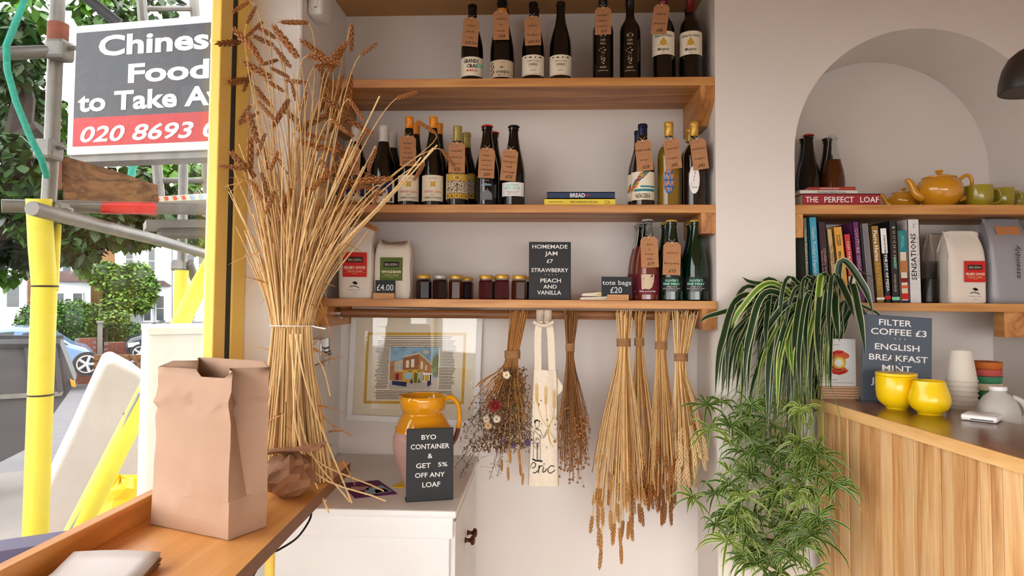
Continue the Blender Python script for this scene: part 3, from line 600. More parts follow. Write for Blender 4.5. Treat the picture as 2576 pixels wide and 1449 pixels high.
def alsace(): return label('cream', 440, 505, 80, [('ALSACE', .85, .055, .36, 'ink'), ('Grandes Lignes', .32, .12, .95, 'red', {'shear': .15}), ('RIESLING', .22, .04, .24, 'ink'), ('DOMAINE LEON BOESCH', .09, .075, .9, 'ink', {'bold': .012})], ex('gold_ink', lambda m, r, z0, h: (poly2(m, [(-.10 * h, z0 + .55 * h), (.10 * h, z0 + .55 * h), (.08 * h, z0 + .74 * h), (-.08 * h, z0 + .74 * h)]), poly2(m, [(-.12 * h, z0 + .72 * h), (.12 * h, z0 + .72 * h), (.12 * h, z0 + .76 * h), (-.12 * h, z0 + .76 * h)]))))
def neckseal(b, R, H):
    m = MB(); n = 16; rr = lambda z: radius_at(PROF['flute'], z / H) * R + .0008
    m.grid(lambda u, v: (lambda a, z: V(rr(z) * math.sin(a), -rr(z) * math.cos(a), z))((u - .5) * 2.2, H * (.60 + .13 * v * (1 - 3.2 * (u - .5) ** 2) - .012 * (1 - v) * abs(math.sin(u * 14)))), n, 4); m.build('neck_seal', M['cream'], b, smooth=True)
b = bottle('orange-capped Alsace bottle with twenty-three pound fifty tag', 1027, B2, 295, 53, S2, YF, 'flute', 'glass_black', ('foil_orange', .87), alsace(), (1026, 341, 418, 41, -.01, ['domaine', 'leon', 'boesch', 'riesling', '£23.50']), G2)
b = bottle('orange-capped Alsace bottle with scalloped neck seal and no tag', 1088, B2, 295, 54, S2, YF, 'flute', 'glass_black', ('foil_orange', .87), alsace(), None, G2); neckseal(b, .0402, .318)
bottle('orange-capped bottle behind the tagged Alsace bottle', 1044, B2, 311, 51, S2, YM, 'flute', 'glass_black', ('foil_orange', .87), None, None, G2)
bottle('orange-capped bottle behind the Alsace bottle with neck seal', 1102, B2, 311, 51, S2, YM, 'flute', 'glass_black', ('foil_orange', .87), None, None, G2)
def ornate():
    def vine(m, r, z0, h):
        rr = random.Random(11); stroke2(m, [(0, z0 + .26 * h), (.01 * h, z0 + .6 * h)], .0022)
        for k in range(70): disc2(m, rr.uniform(-.42, .42) * h, z0 + rr.uniform(.29, .66) * h, rr.uniform(.012, .022) * h, rr.uniform(.015, .03) * h, n=5, a0=rr.random())
        for s in (-1, 1):
            for q_ in (.1, .22, .34): stroke2(m, [(0, z0 + .34 * h), (s * q_ * h, z0 + (.62 - q_ * .6) * h)], .0007)
        for k in range(5): disc2(m, (-.4 + .2 * k) * h, z0 + .12 * h, .035 * h, .05 * h, n=6)
        for z_ in (.015, .225, .69, .985): stroke2(m, [(x * .11 * h, z0 + z_ * h) for x in range(-4, 5)], .0016)
        for x in (-.3, -.1, .1, .3): stroke2(m, [(x * h, z0 + .02 * h), (x * h, z0 + .22 * h)], .0009)
        for a in range(24): stroke2(m, [(.15 * h * math.cos(a * PI / 12), z0 + .82 * h + .15 * h * math.sin(a * PI / 12)), (.15 * h * math.cos((a + 1) * PI / 12), z0 + .82 * h + .15 * h * math.sin((a + 1) * PI / 12))], .0014)
    return label('sand', 435, 500, 80, [], many(ex('gold_ink', rects((-.46, .46, .03, .21), (-.46, .46, .71, .97))), ex('cream', lambda m, r, z0, h: disc2(m, 0, z0 + .82 * h, .15 * h)), ex('ink', lambda m, r, z0, h: disc2(m, 0, z0 + .82 * h, .06 * h, n=9)), ex('ink', vine, 'vine_print')))
bottle('olive-capped bottle with ornate vine label and thirty-two pound tag', 1149, B2, 318, 56, S2, YF, 'burg', 'glass_black', ('foil_olive', .81), ornate(), (1149, 358, 435, 42, 0, ['mendall:', 'terme de', 'guiu 1', '£32']), G2)
bottle('olive-capped bottle behind the vine label bottle', 1172, B2, 335, 56, S2, YM, 'burg', 'glass_black', ('foil_olive', .80), ornate(), None, G2)
def life():
    def f(t, R, H, zy):
        z1, z0 = zy(450), zy(508); h = z1 - z0; o = lettering(t, M['white'], [('LITTLE POMONA', 0, z0 + .92 * h, .035 * h, {'width': .018}), ('ONCE IN A', -.016, z0 + .72 * h, .05 * h, {'width': .012})], name='label', wrap=R + .0006, res=1)
        lettering(o, M['skyblue'], [('lifetime', .005, z0 + .71 * h, .12 * h, {'shear': .3, 'width': .026, 'bold': .02})], wrap=R + .0006, res=1)
        m = MB(); pts = [(-.019, z0 + .1 * h)] + [(-.021 + .042 * k / 10, z0 + (.36 + .16 * math.sin(PI * k / 10)) * h) for k in range(11)] + [(.019, z0 + .1 * h)]; [poly2(m, [(pts[k][0], z0 + .1 * h), (pts[k + 1][0], z0 + .1 * h), pts[k + 1], pts[k]]) for k in range(1, len(pts) - 2)]; disc2(m, .002, z0 + .56 * h, .0025, n=8); wrapm(m, R + .0009); m.build('dish_print', M['grey'], o)
    return f
bottle('red-crowned cider bottle with twenty pound tag', 1224, B2, 314, 62, S2, YF, 'champ', 'glass_black', None, life(), (1224, 372, 448, 41, .03, ['little', 'pomona:', 'once in', 'a lifetime', '£20']), G2, crown='cap_red', name='cider_bottle')
bottle('red-crowned cider bottle behind the twenty pound one', 1240, B2, 331, 60, S2, YM, 'champ', 'glass_black', None, None, None, G2, crown='cap_red', name='cider_bottle')
lab = label('white', 458, 493, 64, [("OLIVER'S", .72, .16, .62, 'mint', {'bold': .03}), ('FINE CIDER', .5, .16, .76, 'mint', {'bold': .03}), ('YARLINGTON MILL', .31, .07, .62, 'maroon'), ('BATTONAGE', .21, .07, .42, 'maroon'), ('SEASON 2021', .1, .07, .48, 'maroon')], shift=-4)
bottle('black-crowned cider bottle with white label and thirteen pound tag', 1291, B2, 315, 60, S2, YF, 'champ', 'glass_black', None, lab, (1281, 375, 455, 40, .09, ["Oliver's", 'Yarlington', 'mill', 'battonage', '£13']), G2, crown='foil_black', name='cider_bottle')
def valf():
    def f(o, r, z0, z1):
        h = z1 - z0; rr = random.Random(4)
        for mm, k in (('lime', 0), ('orange', 1), ('blue', 2), ('teal', 3), ('salmon', 4), ('navy', 5), ('gold_ink', 6)):
            m = MB()
            for j in range(5):
                u = rr.uniform(0, 1); x, z = (-.52 + .55 * u + rr.uniform(-.14, .08)) * h, z0 + (.28 + .62 * u) * h
                poly2(m, [(x, z), (x + .09 * h, z + .02 * h), (x + .2 * h, z + .17 * h), (x + .11 * h, z + .15 * h)], y=-.00008 * k)
            m.map(lambda p: V(p.x, p.y, min(p.z, z1))); m.map(lambda p: V((r + .0008 - p.y) * math.sin(p.x / r), -(r + .0008 - p.y) * math.cos(p.x / r), p.z)); m.build('stripe_print', M[mm], o)
        m = MB(); rectw(m, -.33 * h, .5 * h, z0 + .3 * h, z0 + .385 * h); rectw(m, -.08 * h, .5 * h, z0 + .44 * h, z0 + .5 * h); m.map(lambda p: V(r * math.sin(p.x / r), -r * math.cos(p.x / r), p.z)); m.build('hill_print', M['teal'], o)
    return f
bottle('navy-capped bottle with colourful Valfaccenda label and twenty-eight pound tag', 1617, B2, 313, 58, S2, YF, 'burg', 'glass_brown', ('foil_navy', .86), label('cream', 431, 502, 78, [('VALFACCENDA', .06, .17, .68, 'ink', {'bold': .02})], valf()), (1620, 352, 430, 40, -.09, ['valfaccenda', 'arneis', '£28']), G2)
bottle('navy-capped bottle behind the Valfaccenda bottle', 1607, B2, 330, 56, S2, YM, 'burg', 'glass_brown', ('foil_navy', .8), label('cream', 437, 505, 78, [], valf()), None, G2)
def oval(cz0, cz1, mt, lines=(), more=None):
    def f(t, R, H, zy):
        z1, z0 = zy(cz0), zy(cz1); m = MB(); ellipse_patch(m, R + .0006, 0, (z0 + z1) / 2, .0195 / R, (z1 - z0) / 2); o = m.build('label', M[mt], t, smooth=True)
        if more: more(o, R + .0011, z0, z1)
        by = {}
        for ln in lines: by.setdefault(ln[4], []).append((ln[0], 0 if len(ln) < 7 else ln[6], z0 + ln[1] * (z1 - z0), ln[2] * (z1 - z0), dict(width=ln[3], **(ln[5] if len(ln) > 5 else {}))))
        for mm, l in by.items(): lettering(o, M[mm], l, wrap=R + .0013, res=1)
    return f
def bv(o, r, z0, z1):
    h = z1 - z0; c = (z0 + z1) / 2
    for i, (tx, z, hh, wd) in enumerate((('B', .80, .16, .010), ('BVB', .56, .2, .034), ('BAB', .31, .2, .034), ('B', .08, .18, .010))):
        lettering(o, M['skyblue'], [(tx, 0, z0 + z * h, hh * h, {'width': wd})], wrap=r + .0002, res=1)
    m = MB()
    for x0, x1, a, b_, s in ((-.012, -.004, .8, .96, 1), (.004, .013, .8, .93, -1), (-.008, .0, .56, .77, 1), (.0, .008, .56, .77, -1), (.012, .017, .56, .77, 0), (-.008, 0, .31, .51, -1), (.0, .008, .31, .51, 1), (.013, .017, .33, .5, 0), (-.012, -.005, .1, .25, -1), (.006, .013, .1, .25, 0), (-.017, -.013, .33, .5, 0)):
        d = .002 * s; poly2(m, [(x0 + d, z0 + a * h), (x0 + .004 + d, z0 + a * h), (x0 + .004 - d, z0 + b_ * h), (x0 - d, z0 + b_ * h)])
    wrapm(m, r + .0004); m.build('letter_print', M['orange'], o)
bottle('golden vermouth bottle with blue oval label and forty-two pound tag', 1683, B2, 308, 56, S2, YF, 'bord', None, ('foil_gold', .83), oval(422, 487, 'blue', [], bv), (1692, 349, 425, 39, -.11, ['vermouth', 'vergano', '£42']), G2, fill=('gold_wine', .70))
def amer(o, r, z0, z1):
    h = z1 - z0; m = MB(); [stroke2(m, s_, .0018) for s_ in ([(.004, z0 + .78 * h), (.002, z0 + .68 * h)], [(.001, z0 + .64 * h), (-.001, z0 + .56 * h)], [(-.002, z0 + .52 * h), (-.003, z0 + .44 * h)])]; wrapm(m, r + .0003); m.build('red_print', M['red'], o)
    m = MB(); stroke2(m, [(-.016, z0 + .22 * h), (-.009, z0 + .4 * h), (-.008, z0 + .16 * h)], .0006); stroke2(m, [(-.014, z0 + .25 * h), (.002, z0 + .34 * h), (.017, z0 + .36 * h)], .0005); wrapm(m, r); m.build('signature', M['ink'], o)
bottle('dark americano bottle with white oval label and forty-two pound tag', 1747, B2, 308, 54, S2, YF, 'bord', 'glass_black', ('foil_gold', .83), oval(416, 487, 'white', [('Americano', .2, .07, .02, 'ink', {'shear': .3}, .004)], amer), (1759, 349, 427, 38, -.12, ['americano', 'vergano', '£42']), G2, fill=('glass_brown', .72))
bottle('gold-capped bottle behind the americano bottle', 1736, B2, 324, 52, S2, YM, 'bord', 'glass_black', ('foil_gold', .83), None, None, G2, fill=('glass_brown', .72))

# ---- lowest shelf, the cider end
G3 = 'ciders on the lowest shelf'
def foster():
    def f(o, r, z0, z1):
        h = z1 - z0; m = MB(); pts = [(-.024, z0 + .98 * h), (.026, z0 + .98 * h), (.024, z0 + .62 * h), (.016, z0 + .34 * h), (.006, z0 + .25 * h), (-.008, z0 + .28 * h), (-.022, z0 + .24 * h)]
        n_ = 16; P_ = pts; cen = Vector((0, z0 + .62 * h)); vs = [(0, 0, cen.y)]; ring = []
        for i in range(len(P_)):
            a, b_ = Vector(P_[i]), Vector(P_[(i + 1) % len(P_)])
            for k in range(4): ring.append(a + (b_ - a) * k / 4)
        for f_ in (.5, 1): vs += [(cen.x + (p_.x - cen.x) * f_, 0, cen.y + (p_.y - cen.y) * f_) for p_ in ring]
        k = len(ring); m.add(vs, [(0, 1 + (i + 1) % k, 1 + i) for i in range(k)] + [(1 + i, 1 + (i + 1) % k, 1 + k + (i + 1) % k, 1 + k + i) for i in range(k)]); wrapm(m, r); m.build('label_panel', M['sand'], o)
        m = MB(); [stroke2(m, [(-.0155 + .006 * math.cos(a * PI / 10), z0 + .76 * h + .006 * math.sin(a * PI / 10)), (-.0155 + .006 * math.cos((a + 1) * PI / 10), z0 + .76 * h + .006 * math.sin((a + 1) * PI / 10))], .0004) for a in range(20)]; disc2(m, -.0155, z0 + .76 * h, .0012, .002, n=6); wrapm(m, r + .0004); m.build('seal_print', M['ink'], o)
    return f
def fost(): return label('maroon', 689, 741, 82, [('FIND & FOSTER', .12, .07, .72, 'white', {'bold': .02}), ('FINE CIDER', .04, .03, .34, 'gold_ink')], foster())
bottle('rose cider bottle with silver crown cap and nineteen pound tag', 1629, B3 - 1, 550, 58, S3, YF, 'champ', None, None, fost(), (1634, 595, 673, 43, -.03, ['find', '&', 'foster:', 'allan', '£19']), G3, name='cider_bottle', fill=('rose_wine', .68), crown='cap_silver')
bottle('rose cider bottle standing second behind the nineteen pound tag', 1617, B3 - 1, 559, 60, S3, YF + .097, 'champ', None, None, fost(), None, G3, name='cider_bottle', fill=('rose_wine', .68), crown='cap_silver')
bottle('rose cider bottle standing third, against the alcove wall', 1609, B3 - 1, 566, 58, S3, YF + .194, 'champ', None, None, fost(), None, G3, name='cider_bottle', fill=('rose_wine', .68), crown='cap_silver')
def perry(): return label('board_black', 697, 733, 72, [("OLIVER'S", .68, .17, .6, 'mint', {'bold': .03}), ('FINE PERRY', .44, .17, .78, 'mint', {'bold': .03}), ('SWEET JUICE', .29, .08, .46, 'white'), ('RICH SPARKLING PERRY', .17, .08, .8, 'white'), ('SEASON 2021', .05, .08, .5, 'white')])
bottle('green perry bottle with gold crown cap and fifteen pound tag', 1690, B3, 552, 59, S3, YF, 'champ', 'glass_green', None, perry(), (1690, 609, 692, 43, .03, ["oliver's", 'fine perry', '£15']), G3, name='perry_bottle', crown='cap_gold')
bottle('green perry bottle behind the fifteen pound tag', 1676, B3, 560, 58, S3, YF + .097, 'champ', 'glass_green', None, None, None, G3, name='perry_bottle', crown='cap_gold')
bottle('green perry bottle without a tag beside the alcove corner', 1751, B3, 552, 60, S3, YF, 'champ', 'glass_green', None, perry(), None, G3, name='perry_bottle', crown='cap_gold')
bottle('green perry bottle in the back row beside the alcove corner', 1740, B3, 560, 58, S3, YF + .097, 'champ', 'glass_green', None, None, None, G3, name='perry_bottle', crown='cap_gold')

# ---- niche bottles behind the stacked books
G4 = 'bottles in the arch'
bottle('dark bottle with red crown cap behind the red books', 2036, 513, 337, 54, S2, 2.71, 'champ', 'glass_black', None, None, None, G4, name='cider_bottle', crown='cap_red')
bottle('dark bottle against the back of the arch, red cap', 2026, 513, 347, 50, S2, 2.806, 'champ', 'glass_black', None, None, None, G4, name='cider_bottle', crown='foil_black', tilt=.1)
bottle('amber cider bottle with clear open neck behind the red books', 2097, 513, 337, 55, S2, 2.71, 'champ', None, None, None, None, G4, name='cider_bottle', fill=('cider_amber', .66))
bottle('dark bottle behind the amber cider bottle', 2083, 513, 347, 48, S2, 2.808, 'champ', 'glass_black', None, None, None, G4, name='cider_bottle', crown='foil_black')

# ================================================================== things on the shelves
def book_up(label, x0, x1, yt, xb, mt, texts=(), extra=(), ybase=762, Y=2.545, z=S3 - .002, depth=.20):
    """book standing on its tail, spine to the viewer, leaning; x0,x1,yt: top edge of the spine in the photo, xb: foot of its near corner"""
    a, b_, f = atY(x0, yt, Y), atY(x1, yt, Y), atY(xb, ybase, Y); th = (b_.x - a.x); ht = (a.z - z); lean = math.atan2(a.x - f.x, ht); h = ht / math.cos(lean)
    t = thing('book', label, 'book', (f.x, Y, z), rot=(0, lean, 0), group='cookery books in the arch')
    m = MB(); c = .003; m.bb(0, th, 0, c, 0, h); m.bb(0, c * .8, 0, depth, 0, h); m.bb(th - c * .8, th, 0, depth, 0, h); m.build('cover', mt if not isinstance(mt, str) else M[mt], t)
    m = MB(); m.bb(c * .8, th - c * .8, c, depth - .004, .003, h - .003); m.build('pages', M['cream'], t)
    for e_m, q0, q1 in extra:
        m = MB(); m.bb(.0003, th - .0003, -.0004, .001, q0 * h, q1 * h); m.build('spine_panel', M[e_m], t)
    by = {}
    for tx, xc, zc, ln, hh, mm, *op in texts:   # text, across 0..1, centre along 0..1, length share, cap height share of thickness
        o = dict(op[0]) if op else {}; up = o.pop('up', 0); rot = PI / 2 if up else -PI / 2; k = hh * th; off = -k / 2 if not up else k / 2
        by.setdefault(mm, []).append((tx, th * xc + off, h * zc, k, dict(width=ln * h, rotz=rot, **o)))
    for mm, l in by.items(): lettering(t, M[mm], l, y=-.0009, res=1)
    return t
def bm(col, rough=.5): 
    n_ = 'cover_%d_%d_%d' % col; return M.get(n_) or mat(n_, col, rough, noise=.05, nscale=30)
book_up("grey green Charlie Trotter's Desserts book, first in the row", 2019, 2030, 548, 2028, bm((104, 112, 100)), [("Charlie Trotter's Desserts", .5, .58, .6, .42, 'cream', {'shear': .1})])
book_up("bright blue Charlie Trotter's Vegetables book", 2034, 2054, 547, 2047, bm((58, 160, 190)), [("Charlie Trotter's Vegetables", .5, .58, .62, .42, 'cream', {'shear': .1})])
book_up('dark purple Cooking with Chocolate book', 2057, 2077, 559, 2071, bm((52, 24, 34)), [('COOKING WITH CHOCOLATE', .62, .36, .62, .34, 'pink'), ('Essential Recipes and Techniques', .28, .36, .55, .2, 'pink')])
book_up("tan The Miller's Daughter book", 2079, 2093, 577, 2098, bm((196, 164, 112)), [("The Miller's", .66, .66, .28, .36, 'ink'), ('Daughter', .3, .66, .2, .36, 'ink'), ('EMMA ZIMMERMAN', .5, .2, .3, .2, 'ink')])
book_up('mustard yellow mother grains book', 2095, 2118, 572, 2116, bm((220, 158, 62)), [('ROXANA', .62, .82, .14, .2, 'ink', {'bold': .02}), ('JULLAPAT', .36, .82, .15, .2, 'ink', {'bold': .02}), ('mother', .5, .54, .26, .44, 'ink', {'bold': .02}), ('grains', .5, .2, .24, .44, 'ink', {'bold': .02})])
book_up('red and white Pam the Jam book, shortest in the row', 2122, 2139, 590, 2141, bm((196, 46, 54)), [('PAM THE JAM', .5, .7, .38, .36, 'cream')], [('cream', 0, .38)])
book_up('purple Couture Chocolate book', 2144, 2160, 559, 2162, bm((98, 38, 92)), [('COUTURE CHOCOLATE', .5, .55, .74, .5, 'pink')])
book_up('grey cloth book between the purple and gold ones', 2166, 2185, 563, 2184, bm((124, 118, 120), .8), [('madeleines', .55, .72, .3, .4, 'grey', {'shear': .2}), ('BAKING', .5, .36, .26, .4, 'grey')])
book_up('gold Pierre Herme Pastries book', 2190, 2210, 569, 2206, bm((150, 112, 50)), [('Pierre Herme', .5, .74, .4, .5, 'white', {'bold': .02}), ('PASTRIES', .5, .34, .34, .5, 'gold_ink')], [('white', .035, .065)])
book_up('black and white The Joy of Pizza book', 2214, 2229, 574, 2227, bm((28, 24, 26)), [('DAN RICHER', .6, .78, .24, .34, 'ink', {'bold': .02}), ('THE JOY OF PIZZA', .62, .4, .5, .42, 'white', {'bold': .03}), ('EVERYTHING ABOUT IT', .25, .4, .4, .2, 'grey')], [('white', .66, .995), ('red', .045, .09)])
book_up('black Bouchon Bakery book with green triangle', 2235, 2255, 556, 2244, bm((30, 24, 24)), [('B O U C H O N ·', .6, .72, .42, .36, 'sand'), ('BAKERY', .6, .48, .14, .34, 'mint', {'bold': .02}), ('THOMAS KELLER', .5, .24, .22, .26, 'sand')], [('mint', .03, .07)])
book_up('illustrated book with teal band and cake pictures', 2260, 2279, 580, 2268, bm((216, 200, 178)), [('REGULA', .6, .85, .14, .22, 'mint'), ('OATS BAKES', .35, .85, .2, .22, 'mint')], [('teal', .70, 1.0), ('brick', .42, .58), ('dark_red', .28, .34), ('red', .05, .13), ('navy', .0, .03), ('salmon', .2, .24)])
book_up('tall white Sensations book, last in the row', 2282, 2312, 552, 2289, bm((216, 212, 210)), [('SENSATIONS', .42, .55, .56, .46, 'ink', {'bold': .01, 'up': 1}), ('RECETTES ET TECHNIQUES', .82, .55, .5, .12, 'grey', {'up': 1}), ('Le', .6, .92, .05, .3, 'grey')], [])

def book_flat(label, x0, x1, yt, yb, z, Y, depth, mt, texts=(), name='book', grp=None, rz=0.0, over=.0):
    a, b_ = atY(x0, yb, Y), atY(x1, yb, Y); th = atY(x0, yt, Y).z - a.z; wd = b_.x - a.x
    t = thing(name, label, 'book', ((a.x + b_.x) / 2, Y, z), rz, grp)
    m = MB(); c = .0025; m.bb(-wd / 2, wd / 2, 0, c, 0, th); m.bb(-wd / 2, wd / 2, 0, depth, 0, c); m.bb(-wd / 2, wd / 2, 0, depth, th - c, th); m.build('cover', mt, t)
    m = MB(); m.bb(-wd / 2 + .003, wd / 2 - .003, c, depth - .003, c, th - c); m.build('pages', M['cream'], t)
    by = {}
    for tx, xc, ln, hh, mm, *op in texts:
        o = dict(op[0]) if op else {}; k = hh * th; fl = o.get('rotz', 0)
        by.setdefault(mm, []).append((tx, wd * (xc - .5), th / 2 + (k / 2 if fl else -k / 2), k, dict(width=ln * wd, **o)))
    for mm, l in by.items(): lettering(t, M[mm], l, y=-.0006, res=2)
    return z + th
z = book_flat('yellow paperback lying under the blue book on the middle shelf', 1369, 1548, 494, 512, S2, 2.53, .19, bm((236, 210, 62)), [('PANETTONE ET VIENNOISERIE AU LEVAIN', .56, .38, .3, 'kraft_ink', {'rotz': PI}), ('Thomas Teffri-Chambelland', .17, .2, .2, 'kraft_ink', {'rotz': PI})], grp='flat books on the middle shelf')
m = MB(); stroke2(m, [(0, 0), (.012, 0), (.012, .009), (0, .009), (0, 0)], .0012); stroke2(m, [(.016, .0), (.016, .009)], .0016); o = bpy.data.objects['book.013'] ; m.build('publisher_mark', M['kraft_ink'], o, loc=(.094, -.0006, .008))
book_flat('navy Bread book lying on the yellow paperback', 1376, 1547, 477, 494, z, 2.535, .18, bm((26, 48, 82)), [('BREAD', .45, .22, .62, 'white', {'bold': .025}), ('BAKERY', .60, .06, .2, 'red', {'bold': .05})], grp='flat books on the middle shelf')
z = book_flat('thick red The Perfect Loaf book at the bottom of the stack', 2019, 2215, 481, 510, S2, 2.515, .145, bm((150, 28, 32)), [('THE', .12, .16, .5, 'white', {'bold': .01}), ('PERFECT', .47, .38, .5, 'white', {'bold': .01}), ('LOAF', .86, .24, .5, 'white', {'bold': .01})], grp='flat books in the arch')
z = book_flat('white spined book between two red ones in the arch', 2012, 2158, 471, 481, z, 2.522, .13, bm((214, 206, 194)), [('Illustrated Baking Stories', .55, .5, .5, 'ink', {'shear': .2})], grp='flat books in the arch', rz=.02)
book_flat('thin red book topping the stack in the arch', 2034, 2152, 463, 471, z, 2.525, .125, bm((168, 40, 36)), [('HOME BAKED BREAD', .45, .4, .5, 'cream'), ('NOVEMBER', .85, .2, .4, 'orange')], grp='flat books in the arch', rz=-.02)

def bag(name, label, x0, x1, yt, yb, z, Y, depth, mt, cat='bag', grp=None, shape='fold', seed=1, rz=0.0):
    a, b_ = atY(x0, yb, Y), atY(x1, yb, Y); wd = (b_.x - a.x); H = atY((x0 + x1) / 2, yt, Y).z - z; rr = random.Random(seed)
    t = thing(name, label, cat, ((a.x + b_.x) / 2, Y + depth / 2, z), rz, grp)
    if shape == 'fold': levels = [(0, .94, .94), (.02, .99, .99), (.1, 1, 1), (.35, 1, 1.02), (.6, 1, .98), (.72, .99, .86), (.82, .97, .6), (.9, .96, .34), (.96, .95, .14), (1, .95, .06)]
    else: levels = [(0, .94, .92), (.03, 1, 1), (.2, 1.02, 1.06), (.5, 1.02, 1.08), (.75, 1, 1.0), (.86, .98, .92), (.93, .92, .78), (.97, .86, .55), (1.0, .80, .22)]
    m = MB(); n = 32; vs = []
    for f, sw, sd_ in levels:
        for k in range(n):
            q_ = 2 * PI * k / n; c, s = math.cos(q_), math.sin(q_); e = .28
            x = math.copysign(abs(c) ** e, c) * wd / 2 * sw; y = math.copysign(abs(s) ** e, s) * depth / 2 * sd_
            if shape == 'fold' and f > .65 and abs(c) > .9: x *= 1 - .10 * (1 - abs(s))   # side gusset creases in
            j = .0022 if .05 < f else 0; zz = f * H
            if shape != 'fold' and f > .9: zz += H * .03 * math.cos(2 * q_) * (1 if f < .99 else 1.6)
            vs.append((x + rr.uniform(-j, j), y + rr.uniform(-j, j) - (depth * .0 if f < .7 else depth * .42 * (f - .7) / .3 * 0), zz + rr.uniform(-j, j)))
    L_ = len(levels); m.add(vs, [(i * n + k, i * n + (k + 1) % n, (i + 1) * n + (k + 1) % n, (i + 1) * n + k) for i in range(L_ - 1) for k in range(n)] + [tuple(range(n - 1, -1, -1)), tuple(range((L_ - 1) * n, L_ * n))])
    m.build('paper', mt, t, smooth=True, angle=35); return t, wd, H, depth
def bruern(t, wd, H, depth, col, txt, zc, lw, xo=0.0):
    """label panel with the mill's name"""
    y = -depth / 2 * 1.10 - .0015; s = wd * lw; z0 = zc * H - s / 2
    m = MB(); m.bb(xo - s / 2, xo + s / 2, y, y + .0006, z0, z0 + s * 1.02); o = m.build('label', M[col], t)
    m = MB(); m.bb(xo - s * .34, xo + s * .34, y - .0003, y, z0 + s * .6, z0 + s * .83); m.build('name_panel', M['ink'], o)
    lettering(o, M['sand'], [('BRUERN', xo, z0 + s * .65, s * .12, {'width': s * .56})], y=y - .0007, res=2)
    lettering(o, M['cream'], [(txt, xo, z0 + s * .34, s * .11, {'width': s * .88, 'bold': .03}), ('STONEGROUND · WHOLEMEAL', xo, z0 + s * .21, s * .055, {'width': s * .66}), ('FLOUR', xo, z0 + s * .12, s * .03, {'width': s * .2})], y=y - .0005, res=1)
    m = MB()
    for zz in (.29, .17): m.bb(xo - s * .46, xo + s * .46, y - .0002, y, z0 + s * zz, z0 + s * (zz + .008))
    m.build('rule', M['gold_ink'], o)
def mill_mark(t, wd, H, depth, xo=0.0, k=1.0, zc=.14):
    y = -depth / 2 * 1.06 - .0015; m = MB(); disc2(m, xo, H * (zc + .075), .008 * k, .005 * k, n=9); disc2(m, xo + .006 * k, H * (zc + .065), .006 * k, .004 * k, n=8); stroke2(m, [(xo, H * (zc + .06)), (xo, H * (zc + .045))], .002)
    for i in range(6): stroke2(m, [(xo + (-.018 + .006 * i) * k, H * (zc + .015) + (.004 - .0006 * (i - 2.5) ** 2) * k), (xo + (-.013 + .006 * i) * k, H * (zc + .015) + (.004 - .0006 * (i - 1.5) ** 2) * k)], .0028 * k)
    o = m.build('mill_mark', M['ink'], t, loc=(0, y, 0)); lettering(t, M['ink'], [('FARM FRESH FLOUR MILLERS', xo, H * (zc - .03), .0028 * k, {'width': .05 * k}), ('1.5kg', xo, H * (zc - .07), .004 * k, {})], y=y, res=1)
GB = 'flour bags'
fb = bag('flour_bag', "white flour bag with red Miller's Choice label behind the wheat", 849, 935, 568, 748, S3, 2.535, .085, M['flour_paper'], grp=GB, seed=2); bruern(*fb, 'red', "MILLER'S CHOICE", .46, .70); mill_mark(*fb)
bag('flour_bag', 'plain flour bag standing behind the red labelled one', 860, 940, 573, 748, S3, 2.635, .08, M['flour_paper'], grp=GB, seed=3)
fb = bag('flour_bag', 'white flour bag with green Wholegrain label', 941, 1031, 607, 751, S3, 2.545, .085, M['flour_paper'], grp=GB, seed=5, shape='soft'); bruern(*fb, 'green', 'WHOLEGRAIN', .51, .63, -.003)
fb = bag('flour_bag', 'white flour bag with red label in the arch', 2391, 2487, 579, 761, S3 - .002, 2.535, .10, M['flour_paper'], grp=GB, seed=6); bruern(*fb, 'red', "MILLER'S CHOICE", .43, .56, .018); mill_mark(*fb, xo=.018, k=.9, zc=.12)
bag('flour_bag', 'white flour bag half hidden in the arch beside the handled jar', 2350, 2425, 586, 761, S3 - .002, 2.66, .09, M['flour_paper'], grp=GB, seed=7)
mat('foil_bag', (150, 148, 152), .45, metal=.2, bump=.5, bscale=25)
fb = bag('coffee_bag', 'grey foil coffee bag at the end of the book shelf', 2497, 2600, 546, 761, S3 - .002, 2.53, .12, M['foil_bag'], grp=None, seed=8); t_, wd_, H_, dp_ = fb
m = MB(); m.bb(-wd_ * .28, wd_ * .32, -dp_ * .36, -dp_ * .35, H_ * .80, H_ * .90); m.map(lambda p: V(p.x, p.y - (p.z - H_ * .8) * -.35, p.z)); m.build('label', M['brick'], t_)
lettering(t_, M['ink'], [('assembly', wd_ * .18, H_ * .48, .018, {'rotz': PI / 2, 'width': .12, 'shear': .2})], y=-dp_ / 2 * 1.06 - .001)

# ---- jam jars
def jam_jar(label, px, y0, y1, wpx, Y, jam, lid, rz):
    b_ = atY(px, 753, Y); R = wpx / 2 / ppm(Y); H = atY(px, y0, Y).z - S3; t = thing('jam_jar', label, 'jar', (b_.x, Y, S3), rz, 'jam jars on the lowest shelf')
    m = MB(); m.lathe([(R * .92, 0), (R, .003), (R, H * .70), (R * .96, H * .735), (R * .86, H * .77)], 6, c=(0, 0, 0)); m.map(lambda p: p); m.build('jam', M[jam], t)
    m = MB(); m.lathe([(R * .84, H * .77), (R * .80, H * .80), (R * .80, H * .88)], 20, caps=False); m.build('neck', M['glass_clear'], t, smooth=True)
    m = MB(); m.lathe([(R * .80, H * .84), (R * .9, H * .845), (R * .9, H * .95), (R * .86, H * .985), (R * .8, H), (R * .5, H * .995), (0.0001, H * .995)], 24); m.build('lid', M[lid], t, smooth=True)
